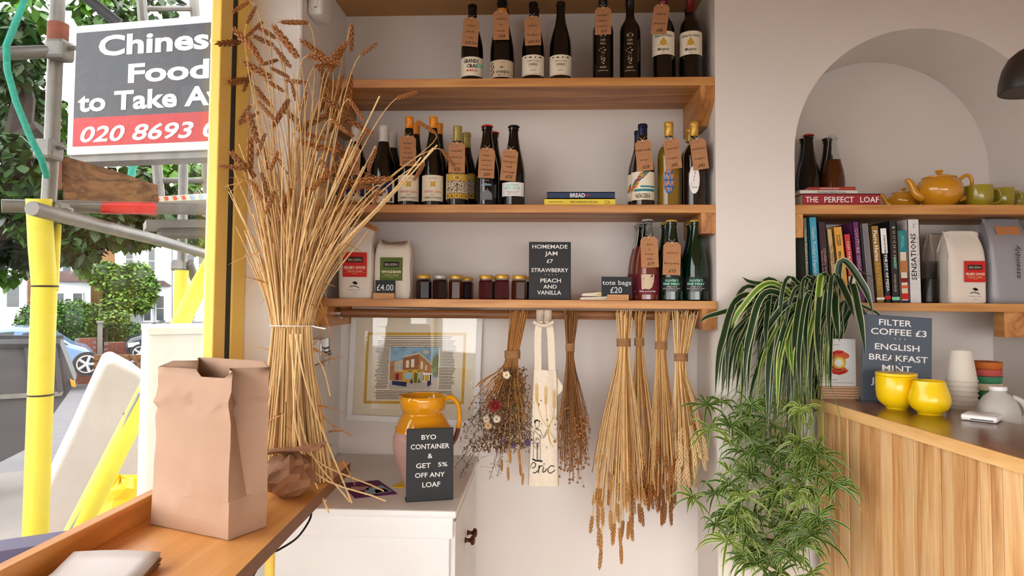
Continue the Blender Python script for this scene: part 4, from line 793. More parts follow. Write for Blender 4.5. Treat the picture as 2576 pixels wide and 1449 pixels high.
jr = [('jam jar with gold lid nearest the green flour bag', 1066, 691, 40, 2.555, 'jam_dark', 'lid_gold', .3), ('jam jar with silver lid', 1107, 691, 41, 2.553, 'jam_dark', 'cap_silver', .5), ('jam jar of brownish jam beside the silver-lidded one', 1147, 692, 37, 2.556, 'jam_peach', 'lid_gold', .1), ('jam jar hidden in the back row of the darker group', 1173, 697, 37, 2.628, 'jam_dark', 'lid_gold', .4),
      ('red jam jar first in the group beside the black jam sign', 1222, 692, 39, 2.556, 'jam_red', 'lid_gold', .5), ('red jam jar in the middle of the group beside the jam sign', 1263, 691, 41, 2.552, 'jam_red', 'lid_gold', .5), ('peach jam jar touching the black jam sign', 1306, 692, 40, 2.554, 'jam_peach', 'lid_gold', .2), ('jam jar behind the red group', 1240, 696, 37, 2.628, 'jam_dark', 'lid_gold', .2), ('jam jar behind the black jam sign', 1330, 696, 37, 2.628, 'jam_dark', 'lid_gold', .3)]
for lb, px, y0, wp, Y, jm, ld, r_ in jr: jam_jar(lb, px, y0, 0, wp, Y, jm, ld, r_)

# ---- lettered boards
def board(name, label, loc, rz, wd, h, mt, lines, lmat, th=.004, foot=.06, lean=.06, cat='sign', lean_y=0.0, back=True):
    """rigid sign on a folded foot; lines: text, x share, z share (baseline), cap share, width share"""
    t = thing(name, label, cat, loc, rz)
    rot = (-lean, lean_y, 0); m = MB(); m.rbox((0, 0, h / 2), (wd, th, h), .0018); o = m.build('panel', mt, t, rot=rot, loc=(0, 0, .001))
    m = MB(); m.rbox((0, foot / 2, .0015), (wd, foot, .003), .001); m.build('foot', mt, t)
    lettering(o, lmat, [(a, wd * (x - .5), h * z_, h * c, dict(width=wd * w_ if w_ else None, bold=.010)) for a, x, z_, c, w_ in lines], y=-th / 2 - .0006, res=3)
    return t
a, b_ = atY(1330, 755, 2.525), atY(1436, 755, 2.525); h_ = atY(1380, 609, 2.525).z - S3
board('jam_sign', 'black lettered board offering homemade jam for seven pounds', ((a.x + b_.x) / 2, 2.525, S3), 0.03, b_.x - a.x, h_, M['board_black'],
      [('HOMEMADE', .50, .885, .070, .84), ('JAM', .53, .765, .072, .30), ('£7', .5, .635, .065, .15), ('STRAWBERRY', .5, .475, .070, .88), ('· · · ·', .52, .405, .05, .28), ('PEACH', .52, .295, .070, .49), ('AND', .505, .19, .066, .32), ('VANILLA', .485, .085, .072, .57)], M['white'], lean=.03)
def chalk(label, x0, x1, yt, yb, bx0, bx1, by0, by1, z, Y, lines):
    a, b_ = atY(x0, yb, Y), atY(x1, yb, Y); wd = b_.x - a.x; t = thing('chalk_sign', label, 'sign', ((a.x + b_.x) / 2, Y, z)); cx = (a.x + b_.x) / 2
    za, zb = atY(x0, yt, Y).z - z, atY(x0, yb, Y).z - z
    m = MB(); m.rbox((0, 0, (za + .012) / 2), (wd, .003, za - .012), .0008); o = m.build('slate', M['slate'], t)
    u, v = atY(bx0, by1, Y).x - cx, atY(bx1, by1, Y).x - cx; bh = atY(bx0, by0, Y).z - z
    m = MB(); m.rbox(((u + v) / 2, -.0, bh / 2), (v - u, .022, bh), .001); m.build('block', M['block_wood'], t)
    lettering(o, M['chalk'], [(s, x * wd, zb + q_ * (za - zb), c * (za - zb), dict(width=w_ * wd, bold=.004)) for s, x, q_, c, w_ in lines], y=-.0022, res=3)
chalk('small chalk sign marked four pounds on a wooden block', 944, 994, 705, 737, 940, 993, 737, 750, S3, 2.525, [('£4.00', 0, .2, .5, .84)])
chalk('small chalk sign for twenty pound tote bags on a wooden block', 1513, 1590, 696, 742, 1527, 1581, 741, 755, S3, 2.52, [('tote bags', 0, .56, .26, .94), ('£20', -.02, .12, .33, .38)])
t = thing('folded_tote_bag', 'folded cream tote bag on top beside the tote sign', 'tote bag', (atY(1495, 748, 2.58).x, 2.60, S3 + .014), group='folded tote bags')
def cloth(t, wd, dp, h, seed, ph=0):
    for k_ in range(2):
        m = MB(); m.rbox((0, 0, 0), (wd * (1 - .06 * k_), dp, h / 2 - .0006), h * .2, n=3); sv = m.v; m.v = [(x, y, z_ + h * (.25 + .5 * k_) + .0035 * k_ * math.sin(x * 40 + ph)) for x, y, z_ in sv]; m.build('fold', M['canvas'], t, smooth=True)
cloth(t, .10, .16, .014, 1); m = MB(); m.bb(.01, .03, -.081, -.0805, .004, .010); m.build('print', M['gold_ink'], t)
t = thing('folded_tote_bag', 'folded cream tote bag underneath another on the shelf', 'tote bag', (atY(1492, 752, 2.58).x, 2.60, S3), group='folded tote bags'); cloth(t, .105, .17, .013, 2, 1)

# ---- crockery in the arch
def handle(t, pts, r, mt, name='handle', n=10): m = MB(); m.tube(smooth_path(pts, 6), r, n); return m.build(name, mt, t, smooth=True)
def teapot(label, px, wpx, hpx, Y, rz=0.0):
    b_ = atY(px, 512, Y); R = wpx / 2 / ppm(Y); H = hpx / ppm(Y); t = thing('teapot', label, 'teapot', (b_.x, Y, S2), rz, 'mustard teapots'); G_ = M['teapot_glaze']
    m = MB(); m.lathe([(R * .60, 0), (R * .62, H * .03), (R * .56, H * .05), (R * .74, H * .14), (R * .92, H * .28), (R, H * .44), (R * .96, H * .58), (R * .85, H * .70), (R * .70, H * .775), (R * .68, H * .79)], 32); m.build('body', G_, t, smooth=True)
    m = MB(); m.lathe([(R * .72, H * .785), (R * .72, H * .80), (R * .5, H * .85), (R * .2, H * .88), (R * .09, H * .89), (R * .10, H * .91), (R * .17, H * .95), (R * .15, H * .99), (R * .05, H)], 28); m.build('lid', G_, t, smooth=True)
    m = MB(); pth = smooth_path([(-R * .80, 0, H * .28), (-R * 1.10, 0, H * .36), (-R * 1.25, 0, H * .54), (-R * 1.40, 0, H * .69), (-R * 1.56, 0, H * .72)], 6); k = len(pth); m.tube(pth, [R * (.24 - .14 * i / k) for i in range(k)], 14); m.build('spout', G_, t, smooth=True)
    handle(t, [(R * .78, 0, H * .64), (R * 1.05, 0, H * .80), (R * 1.35, 0, H * .86), (R * 1.52, 0, H * .72), (R * 1.45, 0, H * .48), (R * 1.2, 0, H * .28), (R * .9, 0, H * .20)], R * .085, G_, n=12)
teapot('large mustard teapot in the arch', 2364, 104, 95, 2.60, .02); teapot('small mustard teapot partly behind the large one', 2274, 72, 60, 2.72, -.05)
def mug(label, px, wpx, hpx, Y, rz):
    b_ = atY(px, 512, Y); R = wpx / 2 / ppm(Y); H = hpx / ppm(Y); t = thing('mug', label, 'mug', (b_.x, Y, S2), rz, 'olive mugs in the arch'); G_ = M['mug_glaze']
    m = MB(); pr = [(R * .62, 0), (R * .66, H * .03), (R * .86, H * .16), (R * .98, H * .42), (R, H * .7), (R * .96, H)]; m.lathe(pr + [(r - .004, z_ + .002 if z_ < H * .5 else z_) for r, z_ in pr[::-1]], 28, caps=True); m.build('cup', G_, t, smooth=True)
    handle(t, [(R * .92, 0, H * .80), (R * 1.25, 0, H * .86), (R * 1.52, 0, H * .62), (R * 1.42, 0, H * .30), (R * .9, 0, H * .18)], R * .09, G_)
mug('olive mug beside the large teapot', 2462, 63, 55, 2.60, -.2); mug('olive mug second from the large teapot', 2520, 55, 52, 2.64, -.3); mug('olive mug at the far end of the arch shelf', 2562, 50, 43, 2.70, -.2); mug('olive mug hidden behind the teapot handle', 2430, 50, 48, 2.74, -2.6)
# glass handled jar with coffee beans
b_ = atY(2342, 762, 2.60); t = thing('coffee_jar', 'glass jar with handle half full of coffee beans', 'jar', (b_.x, 2.62, S3 - .002)); R = .036
mat('coffee_beans', (44, 28, 18), .5, noise=.5, nscale=120, bump=.8, bscale=120)
m = MB(); m.lathe([(R * .9, .004), (R * .95, .006), (R * .95, .088), (R * .5, .092), (0.0001, .090)], 24); m.build('beans', M['coffee_beans'], t, smooth=True)
m = MB(); pr = [(R * .9, 0), (R, .004), (R, .15), (R * 1.04, .155)]; m.lathe(pr + [(r - .002, z_ + .001) for r, z_ in pr[::-1]], 28); m.build('glass', M['glass_clear'], t, smooth=True)
handle(t, [(R, -.006, .135), (R * 1.5, -.01, .145), (R * 1.85, -.012, .115), (R * 1.5, -.01, .08), (R, -.006, .075)], .004, M['glass_clear'])

# ================================================================== on the counter
def ctop(px, py): return atZ(px, py, ZT)
p, p2 = ctop(2066, 1001), ctop(2163, 1004); rz_ = math.atan2(p2.y - p.y, p2.x - p.x) + .10; wd = (p2 - p).length; c = (p + p2) / 2
t = thing('menu_card_holder', 'white card with an orange brushstroke ring in a plywood block', 'card', (c.x, c.y + .02, ZT), rz_)
mat('ply', (214, 176, 140), .7); mat('ply_dark', (172, 124, 92), .7)
for k in range(9):
    m = MB(); m.bb(-wd / 2, wd / 2, -.02, .02, k * .0045, (k + 1) * .0045); m.build('ply_layer', M['ply'] if k % 2 == 0 else M['ply_dark'], t)
hc = .205; m = MB(); m.bb(-wd * .49, wd * .49, -.0015, .0015, .0405, hc); o = m.build('card', M['white'], t); cz, r1 = .122, wd * .30
def arc(mm, rin, rout, a0, a1, y, jit=0.0, n=30, seed=0):
    rr = random.Random(seed); m = MB(); P0 = []
    for k in range(n + 1):
        a = a0 + (a1 - a0) * k / n; j = rr.uniform(-jit, jit); P0.append((rin + j * .5, rout + j, a))
    for (i0, o0, a), (i1, o1, b__) in zip(P0, P0[1:]):
        poly2(m, [(.004 + i0 * math.cos(a), cz + i0 * math.sin(a)), (.004 + o0 * math.cos(a), cz + o0 * math.sin(a)), (.004 + o1 * math.cos(b__), cz + o1 * math.sin(b__)), (.004 + i1 * math.cos(b__), cz + i1 * math.sin(b__))], y)
    m.build('brushstroke', M[mm], o)
arc('salmon', r1 * .5, r1 * 1.15, .5, 5.6, -.0018, .002, seed=1); arc('red', r1 * .85, r1 * 1.1, 1.2, 5.4, -.0021, .0025, seed=2); arc('dark_red', r1 * .62, r1 * .72, 2.0, 5.0, -.0024, .002, seed=3); arc('gold_ink', r1 * .38, r1 * .62, -.9, 4.6, -.0026, .0015, seed=4); arc('yellow', r1 * .34, r1 * .5, -1.5, 1.9, -.0029, .001, seed=5)
m = MB()
for z_, x0, x1 in ((.192, -.4, -.12), (.184, -.34, .05), (.062, -.4, -.02), (.052, -.42, .42)):
    x = x0; rr = random.Random(int(z_ * 1e4))
    while x < x1: l = rr.uniform(.03, .07); stroke2(m, [(x * wd, z_), (min(x + l, x1) * wd, z_)], .0016, -.0019); x += l + .02
m.build('small_print', M['grey'], o)
# filter coffee board
p, p2 = ctop(2166, 1011), ctop(2324, 1016); d = p2 - p; wd = .222; rz_ = math.atan2(d.y, d.x); hh = .288
rz_ = -.06; c = p + V(math.cos(rz_), math.sin(rz_), 0) * wd / 2
board('coffee_sign', 'slate grey board listing filter coffee and English breakfast tea', (c.x, c.y, ZT), rz_, wd, hh, M['board_grey'],
      [('FILTER', .47, .885, .072, .47), ('COFFEE £3', .52, .775, .074, .80), ('· · ·', .54, .71, .05, .16), ('ENGLISH', .5, .60, .072, .64), ('BREAKFAST', .52, .475, .072, .84), ('· ·', .5, .425, .05, .1), ('MINT', .5, .355, .072, .42), ('JASMINE', .46, .20, .072, .66), ('£3', .34, .07, .066, .14)], M['white'], th=.007, foot=.05, lean=.06, lean_y=.055)
# yellow sugar pot and milk jug
p = ctop(2256, 1027); k = 1 / ppm(2.2); t = thing('sugar_pot', 'yellow ceramic sugar pot with flat lid and spoon', 'pot', (p.x, p.y, ZT)); YC = M['yellow_ceramic']
pr = [(24, 0), (25, 3), (28, 5), (40, 16), (45, 28), (46.5, 45), (46.5, 78), (45, 80)]; m = MB(); m.lathe([(r * k, z_ * k) for r, z_ in pr] + [(42 * k, 80 * k), (42 * k, 40 * k), (30 * k, 14 * k)], 32); m.build('body', YC, t, smooth=True)
m = MB(); m.lathe([(45.5 * k, 80.5 * k), (46.5 * k, 82 * k), (46.5 * k, 86 * k), (45 * k, 88 * k), (20 * k, 88.5 * k), (0.0001, 88.5 * k)], 32); m.build('lid', YC, t, smooth=True)
m = MB(); m.tube([(.006, .012, .10), (.004, .014, .125), (.0, .016, .15), (-.002, .017, .172)], [.004, .005, .008, .007], 8, flat=.25); m.build('spoon', M['steel'], t, smooth=True)
p = ctop(2339, 1041); k = 1 / ppm(2.11); t = thing('milk_jug', 'yellow ceramic milk jug with small pouring lip', 'jug', (p.x, p.y, ZT))
pr = [(26, 0), (27, 3), (30, 5), (40, 14), (46, 27), (46.5, 36), (44, 50), (39, 64), (35.5, 78), (35, 81)]; vs = []; n = 36; m = MB()
full = pr + [(32.5, 81), (34, 66), (40, 45), (36, 16)]
for r, z_ in full:
    for i in range(n):
        a = 2 * PI * i / n; lip = max(0, 1 - abs(((a - PI * 1.08 + PI) % (2 * PI)) - PI) / .35) * (max(0, z_ - 62) / 19) * 7; vs.append(((r + lip) * k * math.cos(a), (r + lip) * k * math.sin(a), (z_ + lip * .25) * k))
m.add(vs, [(j * n + i, j * n + (i + 1) % n, (j + 1) * n + (i + 1) % n, (j + 1) * n + i) for j in range(len(full) - 1) for i in range(n)] + [tuple(range(n - 1, -1, -1)), tuple(range((len(full) - 1) * n, len(full) * n))]); m.build('body', YC, t, smooth=True, angle=50)
p = ctop(2471, 1057); t = thing('card_reader', 'white square card reader lying on the counter', 'card reader', (p.x, p.y, ZT), .82)
mat('reader_white', (240, 240, 240), .25, coat=.3); m = MB(); m.rbox((0, 0, .0095), (.088, .088, .017), .006, n=4); m.build('case', M['reader_white'], t, smooth=True, angle=50)
m = MB(); m.bb(-.0445, -.0435, -.035, .02, .005, .0075); m.build('card_slot', M['ink'], t)
# stacked cups behind the counter
ZB = 1.05; b_ = atZ(2421, 1052, 1.03); Yc = 2.30; b_ = atY(2421, 1040, Yc); k = 1 / ppm(Yc)
mat('cup_paper', (214, 204, 190), .7)
zz = ZB
ztop = atY(2418, 884, Yc).z; hc = 74 * k; nc = max(1, round((ztop - hc - ZB) / (11.5 * k)) + 1)
for i in range(nc):
    t = thing('paper_cup', 'topmost upturned paper cup of the tall stack' if i == nc - 1 else ['lowest', 'second', 'third', 'fourth', 'fifth', 'sixth', 'seventh', 'eighth', 'ninth', 'tenth', 'eleventh', 'twelfth', 'thirteenth'][i] + ' upturned paper cup from the bottom of the tall stack', 'cup', (b_.x, Yc, ZB + i * 11.5 * k), group='stacked paper cups')
    m = MB(); m.lathe([(34 * k, 0), (35 * k, 2 * k), (34 * k, 4 * k), (32.5 * k, 4 * k), (23 * k, hc), (21 * k, hc), (20 * k, hc - .004), (0.0001, hc - .004)], 28); m.build('shell', M['cup_paper'], t, smooth=True)
b_ = atY(2482, 1040, 2.36); k = 1 / ppm(2.36); zt = atY(2482, 909, 2.36).z; n = 8; dz = 17 * k
cols = [('navy', 'dark blue'), ('brick', 'brown'), ('blue', 'blue'), ('green', 'dark green'), ('mint', 'green'), ('sand', 'cream'), ('teal', 'emerald'), ('salmon', 'coral red'), ('orange', 'orange')]
mat('band_green', (52, 120, 84), .6); mat('band_coral', (178, 76, 66), .6); mat('band_orange', (186, 96, 30), .6); mat('band_blue', (36, 66, 116), .6)
cm = ['band_blue', 'brick', 'band_blue', 'band_blue', 'band_green', 'sand', 'band_green', 'band_coral', 'band_orange']
nn = ['navy', 'brown', 'blue', 'deep blue', 'lower green', 'cream', 'upper green', 'coral red', 'orange']
z0 = zt - 9 * dz
t = thing('cup_riser', 'small pale box under the coloured cups behind the counter', 'box', (b_.x, 2.36, ZB)); m = MB(); m.rbox((0, 0, (z0 - ZB) / 2), (.09, .08, z0 - ZB), .003); m.build('box', M['cabinet_paint'], t)
for i in range(9):
    t = thing('stacking_cup', nn[i] + ' cup in the stack of coloured cups', 'cup', (b_.x, 2.36, z0 + i * dz), group='coloured stacking cups'); r0 = (30 + .5 * i) * k
    m = MB(); m.lathe([(r0 * .96, .0005), (r0, .002), (r0 * 1.03, dz - .001), (r0 * .98, dz)], 26, caps=True); m.build('cup', M[cm[i]], t, smooth=True, angle=60)
mat('milky_plastic', (226, 222, 214), .35, trans=.35); mat('cap_white', (232, 232, 230), .4)
b_ = atY(2512, 1060, 2.16); k = 1 / ppm(2.16); t = thing('milk_bottle', 'translucent plastic milk bottle behind the card reader', 'bottle', (b_.x, 2.16, ZB)); zt = atY(2512, 972, 2.16).z - ZB
m = MB(); m.lathe([(46 * k, 0), (48 * k, .006), (48 * k, zt - 60 * k), (44 * k, zt - 42 * k), (32 * k, zt - 24 * k), (19 * k, zt - 14 * k), (17 * k, zt - 9 * k), (17 * k, zt - 2 * k)], 24, sx=1, sy=.8); m.build('plastic_body', M['milky_plastic'], t, smooth=True)
m = MB(); m.lathe([(19 * k, zt - 9 * k), (19 * k, zt), (16 * k, zt + 1 * k), (.0001, zt + 1 * k)], 24); m.build('cap', M['cap_white'], t, smooth=True)
handle(t, [(28 * k, -.01, zt - 24 * k), (46 * k, -.02, zt - 34 * k), (56 * k, -.02, zt - 60 * k), (46 * k, -.01, zt - 84 * k)], 7 * k, M['milky_plastic'])

# ================================================================== alcove floor: jug, sign, papers, picture, switch
k = 1 / ppm(2.38); p = atZ(1062, 1222, ZK); JX, JY = p.x, p.y
t = thing('glazed_jug', 'large earthenware jug with mustard glazed neck and pale pink belly', 'jug', (JX, JY, ZK)); k = 1 / ppm(JY)
pr = [(44, 0), (46, 3), (49, 12), (57, 36), (66, 62), (72, 84), (74.5, 104), (73, 122), (69, 138)]
m = MB(); m.lathe([(r * k, z_ * k) for r, z_ in pr], 40); m.build('belly', M['terracotta'], t, smooth=True)
pg = [(69.2, 138), (66, 150), (59, 166), (53, 177), (49, 181), (49, 184), (54, 188), (57, 200), (58, 214), (58.5, 222), (56, 224.5), (53, 222), (51, 206), (46, 186), (46, 170)]
vs = []; n = 40; m = MB()
for r, z_ in pg:
    for i in range(n):
        a = 2 * PI * i / n; lip = max(0, 1 - abs(((a - PI + PI) % (2 * PI)) - PI) / .4) * max(0, (z_ - 195) / 30) * 6; vs.append(((r + lip) * k * math.cos(a), (r + lip) * k * math.sin(a), z_ * k))
m.add(vs, [(j * n + i, j * n + (i + 1) % n, (j + 1) * n + (i + 1) % n, (j + 1) * n + i) for j in range(len(pg) - 1) for i in range(n)]); m.build('glazed_neck', M['glaze'], t, smooth=True, angle=60)
m = MB()
for i in range(72): a = 2 * PI * i / 72; m.blob((67.6 * k * math.cos(a), 67.6 * k * math.sin(a), 146 * k), (1.6 * k, 1.6 * k, 2.2 * k), 5, 3)
m.build('beaded_band', M['glaze'], t, smooth=True)
hp = smooth_path([(54 * k, 0, 216 * k), (70 * k, 0, 221 * k), (86 * k, 0, 208 * k), (92 * k, 0, 180 * k), (90 * k, 0, 150 * k), (84 * k, 0, 124 * k), (74 * k, 0, 106 * k)], 6)
n = len(hp); q_ = int(n * .7); m = MB(); m.tube(hp[:q_ + 1], [8.5 * k] * (q_ + 1), 12, flat=.7); m.build('handle', M['glaze'], t, smooth=True)
m = MB(); m.tube(hp[q_:], [8.4 * k] * (n - q_), 12, flat=.7); m.build('handle_foot', M['glaze_brown'], t, smooth=True)
a, b_ = atZ(1021, 1264, ZK), atZ(1140, 1257, ZK); d = b_ - a; c = (a + b_) / 2; hh = 180 / ppm(2.17)
board('container_sign', 'black lettered board about bringing a container, before the jug', (c.x, c.y, ZK), math.atan2(d.y, d.x), d.length, hh, M['board_black'],
      [('BYO', .47, .845, .068, .31), ('CONTAINER', .5, .715, .070, .82), ('&', .5, .585, .068, .1), ('GET', .36, .455, .068, .31), ('5%', .77, .465, .060, .2), ('OFF ANY', .5, .325, .066, .63), ('LOAF', .53, .19, .070, .38)], M['white'], foot=.05, lean=.05)
# papers on the cabinet
def sheet(name, label, corners, Z, th, mt, prints=(), cat='leaflet'):
    P = [atZ(*c_, Z) for c_ in corners]; o_ = P[0]; t = thing(name, label, cat, (o_.x, o_.y, Z)); L_ = [p_ - o_ for p_ in P]
    m = MB(); m.add([V(p_.x, p_.y, 0) for p_ in L_] + [V(p_.x, p_.y, th) for p_ in L_], [(0, 1, 2, 3), (7, 6, 5, 4), (4, 5, 1, 0), (5, 6, 2, 1), (6, 7, 3, 2), (7, 4, 0, 3)]); m.build('paper', mt, t)
    for mm, poly in prints:
        def uv(u, v): q0 = L_[0] + (L_[1] - L_[0]) * u; q1 = L_[3] + (L_[2] - L_[3]) * u; q2 = q0 + (q1 - q0) * v; return V(q2.x, q2.y, th + .0004)
        m = MB(); m.add([uv(*x) for x in poly], [tuple(range(len(poly)))]); m.build('print', M[mm], t)
    return t
sheet('leaflet', 'purple printed leaflet lying on the white cabinet', [(893, 1254), (1000, 1243), (952, 1209), (856, 1217)], ZK + .0004, .002, M['purple'], [('skyblue', [(.25, .08), (.95, .15), (.9, .6), (.45, .5)]), ('pink', [(.1, .45), (.5, .4), (.55, .62), (.15, .7)]), ('teal', [(.55, .15), (.9, .2), (.85, .4), (.6, .35)])])
sheet('leaflet', 'yellow edged card under the foot of the jug', [(985, 1226), (1035, 1229), (1035, 1205), (1008, 1212)], ZK, .0018, M['yellow'])

# framed print
Yp = YB - .004; S = 1 / ppm(YB - .012); pc = atY(1044, 925, Yp); t = thing('framed_print', 'white framed print of a yellow corner shop with names around it', 'picture', (pc.x, Yp, pc.z), rot=(0, .030, 0))
def P2(px, py): return ((px - 1044) * S, -(py - 925 - .037 * (px - 1044)) * S)
wf, x0, x1, z0, z1 = .024, -166 * S, 168 * S, -137 * S, 150 * S
for nme, a in (('rail', (x0, x1, z0, z0 + wf)), ('rail', (x0, x1, z1 - wf, z1)), ('stile', (x0, x0 + wf, z0 + wf, z1 - wf)), ('stile', (x1 - wf, x1, z0 + wf, z1 - wf))):
    m = MB(); m.rbox(((a[0] + a[1]) / 2, -.011, (a[2] + a[3]) / 2), (a[1] - a[0], .022, a[3] - a[2]), .002); m.build('frame_' + nme, M['cabinet_paint'], t)
m = MB(); m.bb(x0 + wf * .8, x1 - wf * .8, -.009, -.002, z0 + wf * .8, z1 - wf * .8); pm = m.build('print_sheet', M['cream'], t)
m = MB(); m.bb(x0 + wf, x1 - wf, -.0165, -.0150, z0 + wf, z1 - wf); m.build('glass', M['picture_glass'], t)
def art(mm, polys, y, name='artwork'):
    m = MB()
    for pl in polys: poly2(m, [P2(*q_) for q_ in pl], y)
    return m.build(name, M[mm] if isinstance(mm, str) else mm, pm)
yb = -.0093
def bx4(a, b, c, d): return [(a, b), (c, b), (c, d), (a, d)]
art('gold_ink', [bx4(918, 836, 1172, 843), bx4(918, 1008, 1172, 1015), bx4(918, 843, 925, 1008), bx4(1165, 843, 1172, 1008)], yb, 'border')
mat('water_sky', (132, 168, 190), .8, noise=.35, nscale=25); mat('water_brick', (176, 124, 76), .8, noise=.2, nscale=60); mat('water_brick_dark', (150, 96, 56), .8, noise=.2, nscale=60); mat('water_pave', (190, 180, 168), .8, noise=.12, nscale=40); mat('water_tree', (92, 116, 76), .8, noise=.5, nscale=80)
A_ = lambda mm, *pl: None
yy = [yb]
def art2(mm, *polys): yy[0] -= .00025; art(mm, polys, yy[0])
art2('water_sky', bx4(981, 873, 1104, 960)); art2('water_pave', bx4(981, 950, 1104, 979)); art2('sand', [(1062, 884), (1068, 880), (1075, 881), (1080, 886), (1074, 890), (1066, 889)])
art2('water_tree', [(1090, 900), (1098, 892), (1104, 896), (1104, 948), (1092, 946), (1087, 920)])
art2('water_brick', bx4(982, 908, 996, 955)); art2('sand', [(993, 910), (1016, 904), (1016, 955), (993, 955)]); art2('brick', bx4(993, 935, 1016, 956)); art2('skyblue', bx4(998, 917, 1003, 928), bx4(1008, 915, 1012, 928)); art2('dark_red', bx4(997, 940, 1005, 955))
art2('water_brick_dark', [(1014, 898), (1055, 888), (1055, 934), (1014, 934)]); art2('water_brick', [(1055, 888), (1088, 918), (1088, 940), (1055, 934)]); art2('sand', [(1013, 896), (1055, 886), (1090, 916), (1089, 919), (1055, 890), (1014, 899)]); art2('cream', bx4(1022, 906, 1030, 924), bx4(1035, 903, 1043, 923), [(1060, 907), (1065, 911), (1065, 928), (1060, 926)], [(1072, 917), (1075, 919), (1075, 932), (1072, 931)])
art2('gold_ink', [(1014, 930), (1060, 928), (1066, 934), (1066, 960), (1040, 963), (1014, 960)]); art2('skyblue', bx4(1021, 937, 1038, 953), bx4(1056, 937, 1062, 956)); art2('green', bx4(1044, 937, 1052, 962)); art2('white', [(1066, 936), (1090, 938), (1090, 960), (1066, 960)]); art2('gold_ink', bx4(1071, 942, 1082, 958)); art2('ink', bx4(1084, 941, 1088, 956), bx4(1067, 942, 1069, 956))
art2('navy', [(989, 957), (1026, 960), (1026, 972), (989, 967)], [(1078, 958), (1088, 955), (1088, 966), (1079, 972)], bx4(1035, 956, 1041, 963), bx4(1055, 957, 1060, 962)); art2('water_tree', bx4(1036, 951, 1040, 957), bx4(1055, 952, 1059, 958)); art2('ink', bx4(1030, 932, 1038, 934), bx4(1053, 931, 1060, 933))
# rows of tiny names round the picture
m = MB(); rr = random.Random(9)
def row(x0, x1, y):
    x = x0
    while x < x1 - 2:
        l = min(rr.uniform(3, 9), x1 - x); stroke2(m, [P2(x, y), P2(x + l, y + rr.uniform(-.4, .4))], 1.5 * S, yb - .0002); x += l + 1.1
row(955, 1136, 846); row(958, 1133, 851)
for i in range(5): row(944 + rr.uniform(0, 6), 1148 - rr.uniform(0, 8), 857 + i * 3.9)
for i in range(27): row(943 + rr.uniform(0, 11), 978, 877 + i * 3.8); row(1107, 1148 - rr.uniform(0, 10), 877 + i * 3.8)
for i in range(6): row(945 + rr.uniform(0, 6), 1148 - rr.uniform(0, 8), 983 + i * 3.9)
o = m.build('name_rows', M['ink'], pm); o['kind'] = 'stuff'
# switch and alarm on the pier
zc_ = atX(806, 885, XA).z
t = thing('light_switch', 'chrome light switch on the pier beside the wheat', 'switch', (XA, 2.50, zc_ + .005))
m = MB(); m.rbox((.018, 0, 0), (.034, .10, .095), .003); m.build('back_box', M['cabinet_paint'], t)
m = MB(); m.rbox((.0375, 0, 0), (.005, .105, .10), .004); m.build('plate', M['chrome'], t, smooth=True)
for dz, dy in ((.012, -.012), (-.004, .004), (-.014, .012)):
    m = MB(); m.tube([(.038, dy, dz), (.050, dy - .002, dz + .004), (.058, dy - .003, dz + .007)], [.0045, .003, .0042], 8); m.build('toggle', M['steel'], t, smooth=True)
ps_ = atX(804, 50, XA + .03); zt_ = ps_.z
t = thing('alarm_sensor', 'white alarm sensor high on the pier', 'sensor', (XA, ps_.y, zt_))
m = MB(); m.rbox((.028, 0, .075), (.055, .10, .15), .012, n=4); m.build('case', M['cabinet_paint'], t, smooth=True)
m = MB(); m.rbox((.024, -.052, .08), (.03, .006, .11), .002); m.build('cover', M['cabinet_paint'], t, smooth=True)
m = MB(); m.bb(.03, .036, -.0562, -.0552, .022, .026); m.build('badge', M['blue'], t)

# ================================================================== dried bunches on the rail, tote bag
def ear_mesh(name, mt, L_=.08, rows=10, fat=.0045, awn=0.0, seed=0):
    rr = random.Random(seed); m = MB()
    def spindle(c, d, l, r):
        d = d.normalized(); a = d.orthogonal().normalized(); b_ = d.cross(a); vs = [c - d * l * .35] + [c + (a * math.cos(2 * PI * k / 5) + b_ * math.sin(2 * PI * k / 5)) * r for k in range(5)] + [c + d * l * .65]
        m.add(vs, [(0, 1 + (k + 1) % 5, 1 + k) for k in range(5)] + [(6, 1 + k, 1 + (k + 1) % 5) for k in range(5)])
    for i in range(rows):
        f = i / rows; w = fat * (.75 + .5 * math.sin(PI * (f * .85 + .15)))
        for k in range(3):
            a = 2 * PI * k / 3 + (PI / 3 if i % 2 else 0); out = V(math.cos(a), math.sin(a), 0); p_ = V(0, 0, L_ * (f + .06)) + out * w * .62
            d = V(0, 0, 1) + out * .42; spindle(p_, d, L_ / rows * 1.9, w * .5)
            if awn and (i + k) % 2 == 0:
                q_ = p_ + (V(0, 0, 1) + out * rr.uniform(.2, .45)) * awn * rr.uniform(.7, 1.1); s = out.cross(V(0, 0, 1)) * .00035; m.add([p_ + s, p_ - s, q_], [(0, 1, 2), (2, 1, 0)])
    spindle(V(0, 0, L_ * 1.02), V(0, 0, 1), L_ / rows * 2, fat * .5)
    return m.mesh(name, mt)
EAR = {k: [ear_mesh('ear', M[mt], L_, rows, fat, aw, s) for s in (1, 2)] for k, mt, L_, rows, fat, aw in (('gold', 'ear_gold', .062, 9, .0058, .0), ('brown', 'ear_brown', .07, 10, .0056, .03), ('pale', 'ear_pale', .075, 10, .006, .06), ('sheaf', 'ear_brown', .068, 10, .0056, .035))}
def put_ear(t, p, d, kind, sc=1.0, spin=None):
    o = link('ear', random.choice(EAR[kind]), t); o.location = p; q_ = Vector(d).to_track_quat('Z', 'Y'); o.rotation_euler = (q_ @ Matrix.Rotation(rnd(0, 6), 3, 'Z').to_quaternion()).to_euler(); o.scale = (sc, sc, sc * rnd(.9, 1.12)); return o
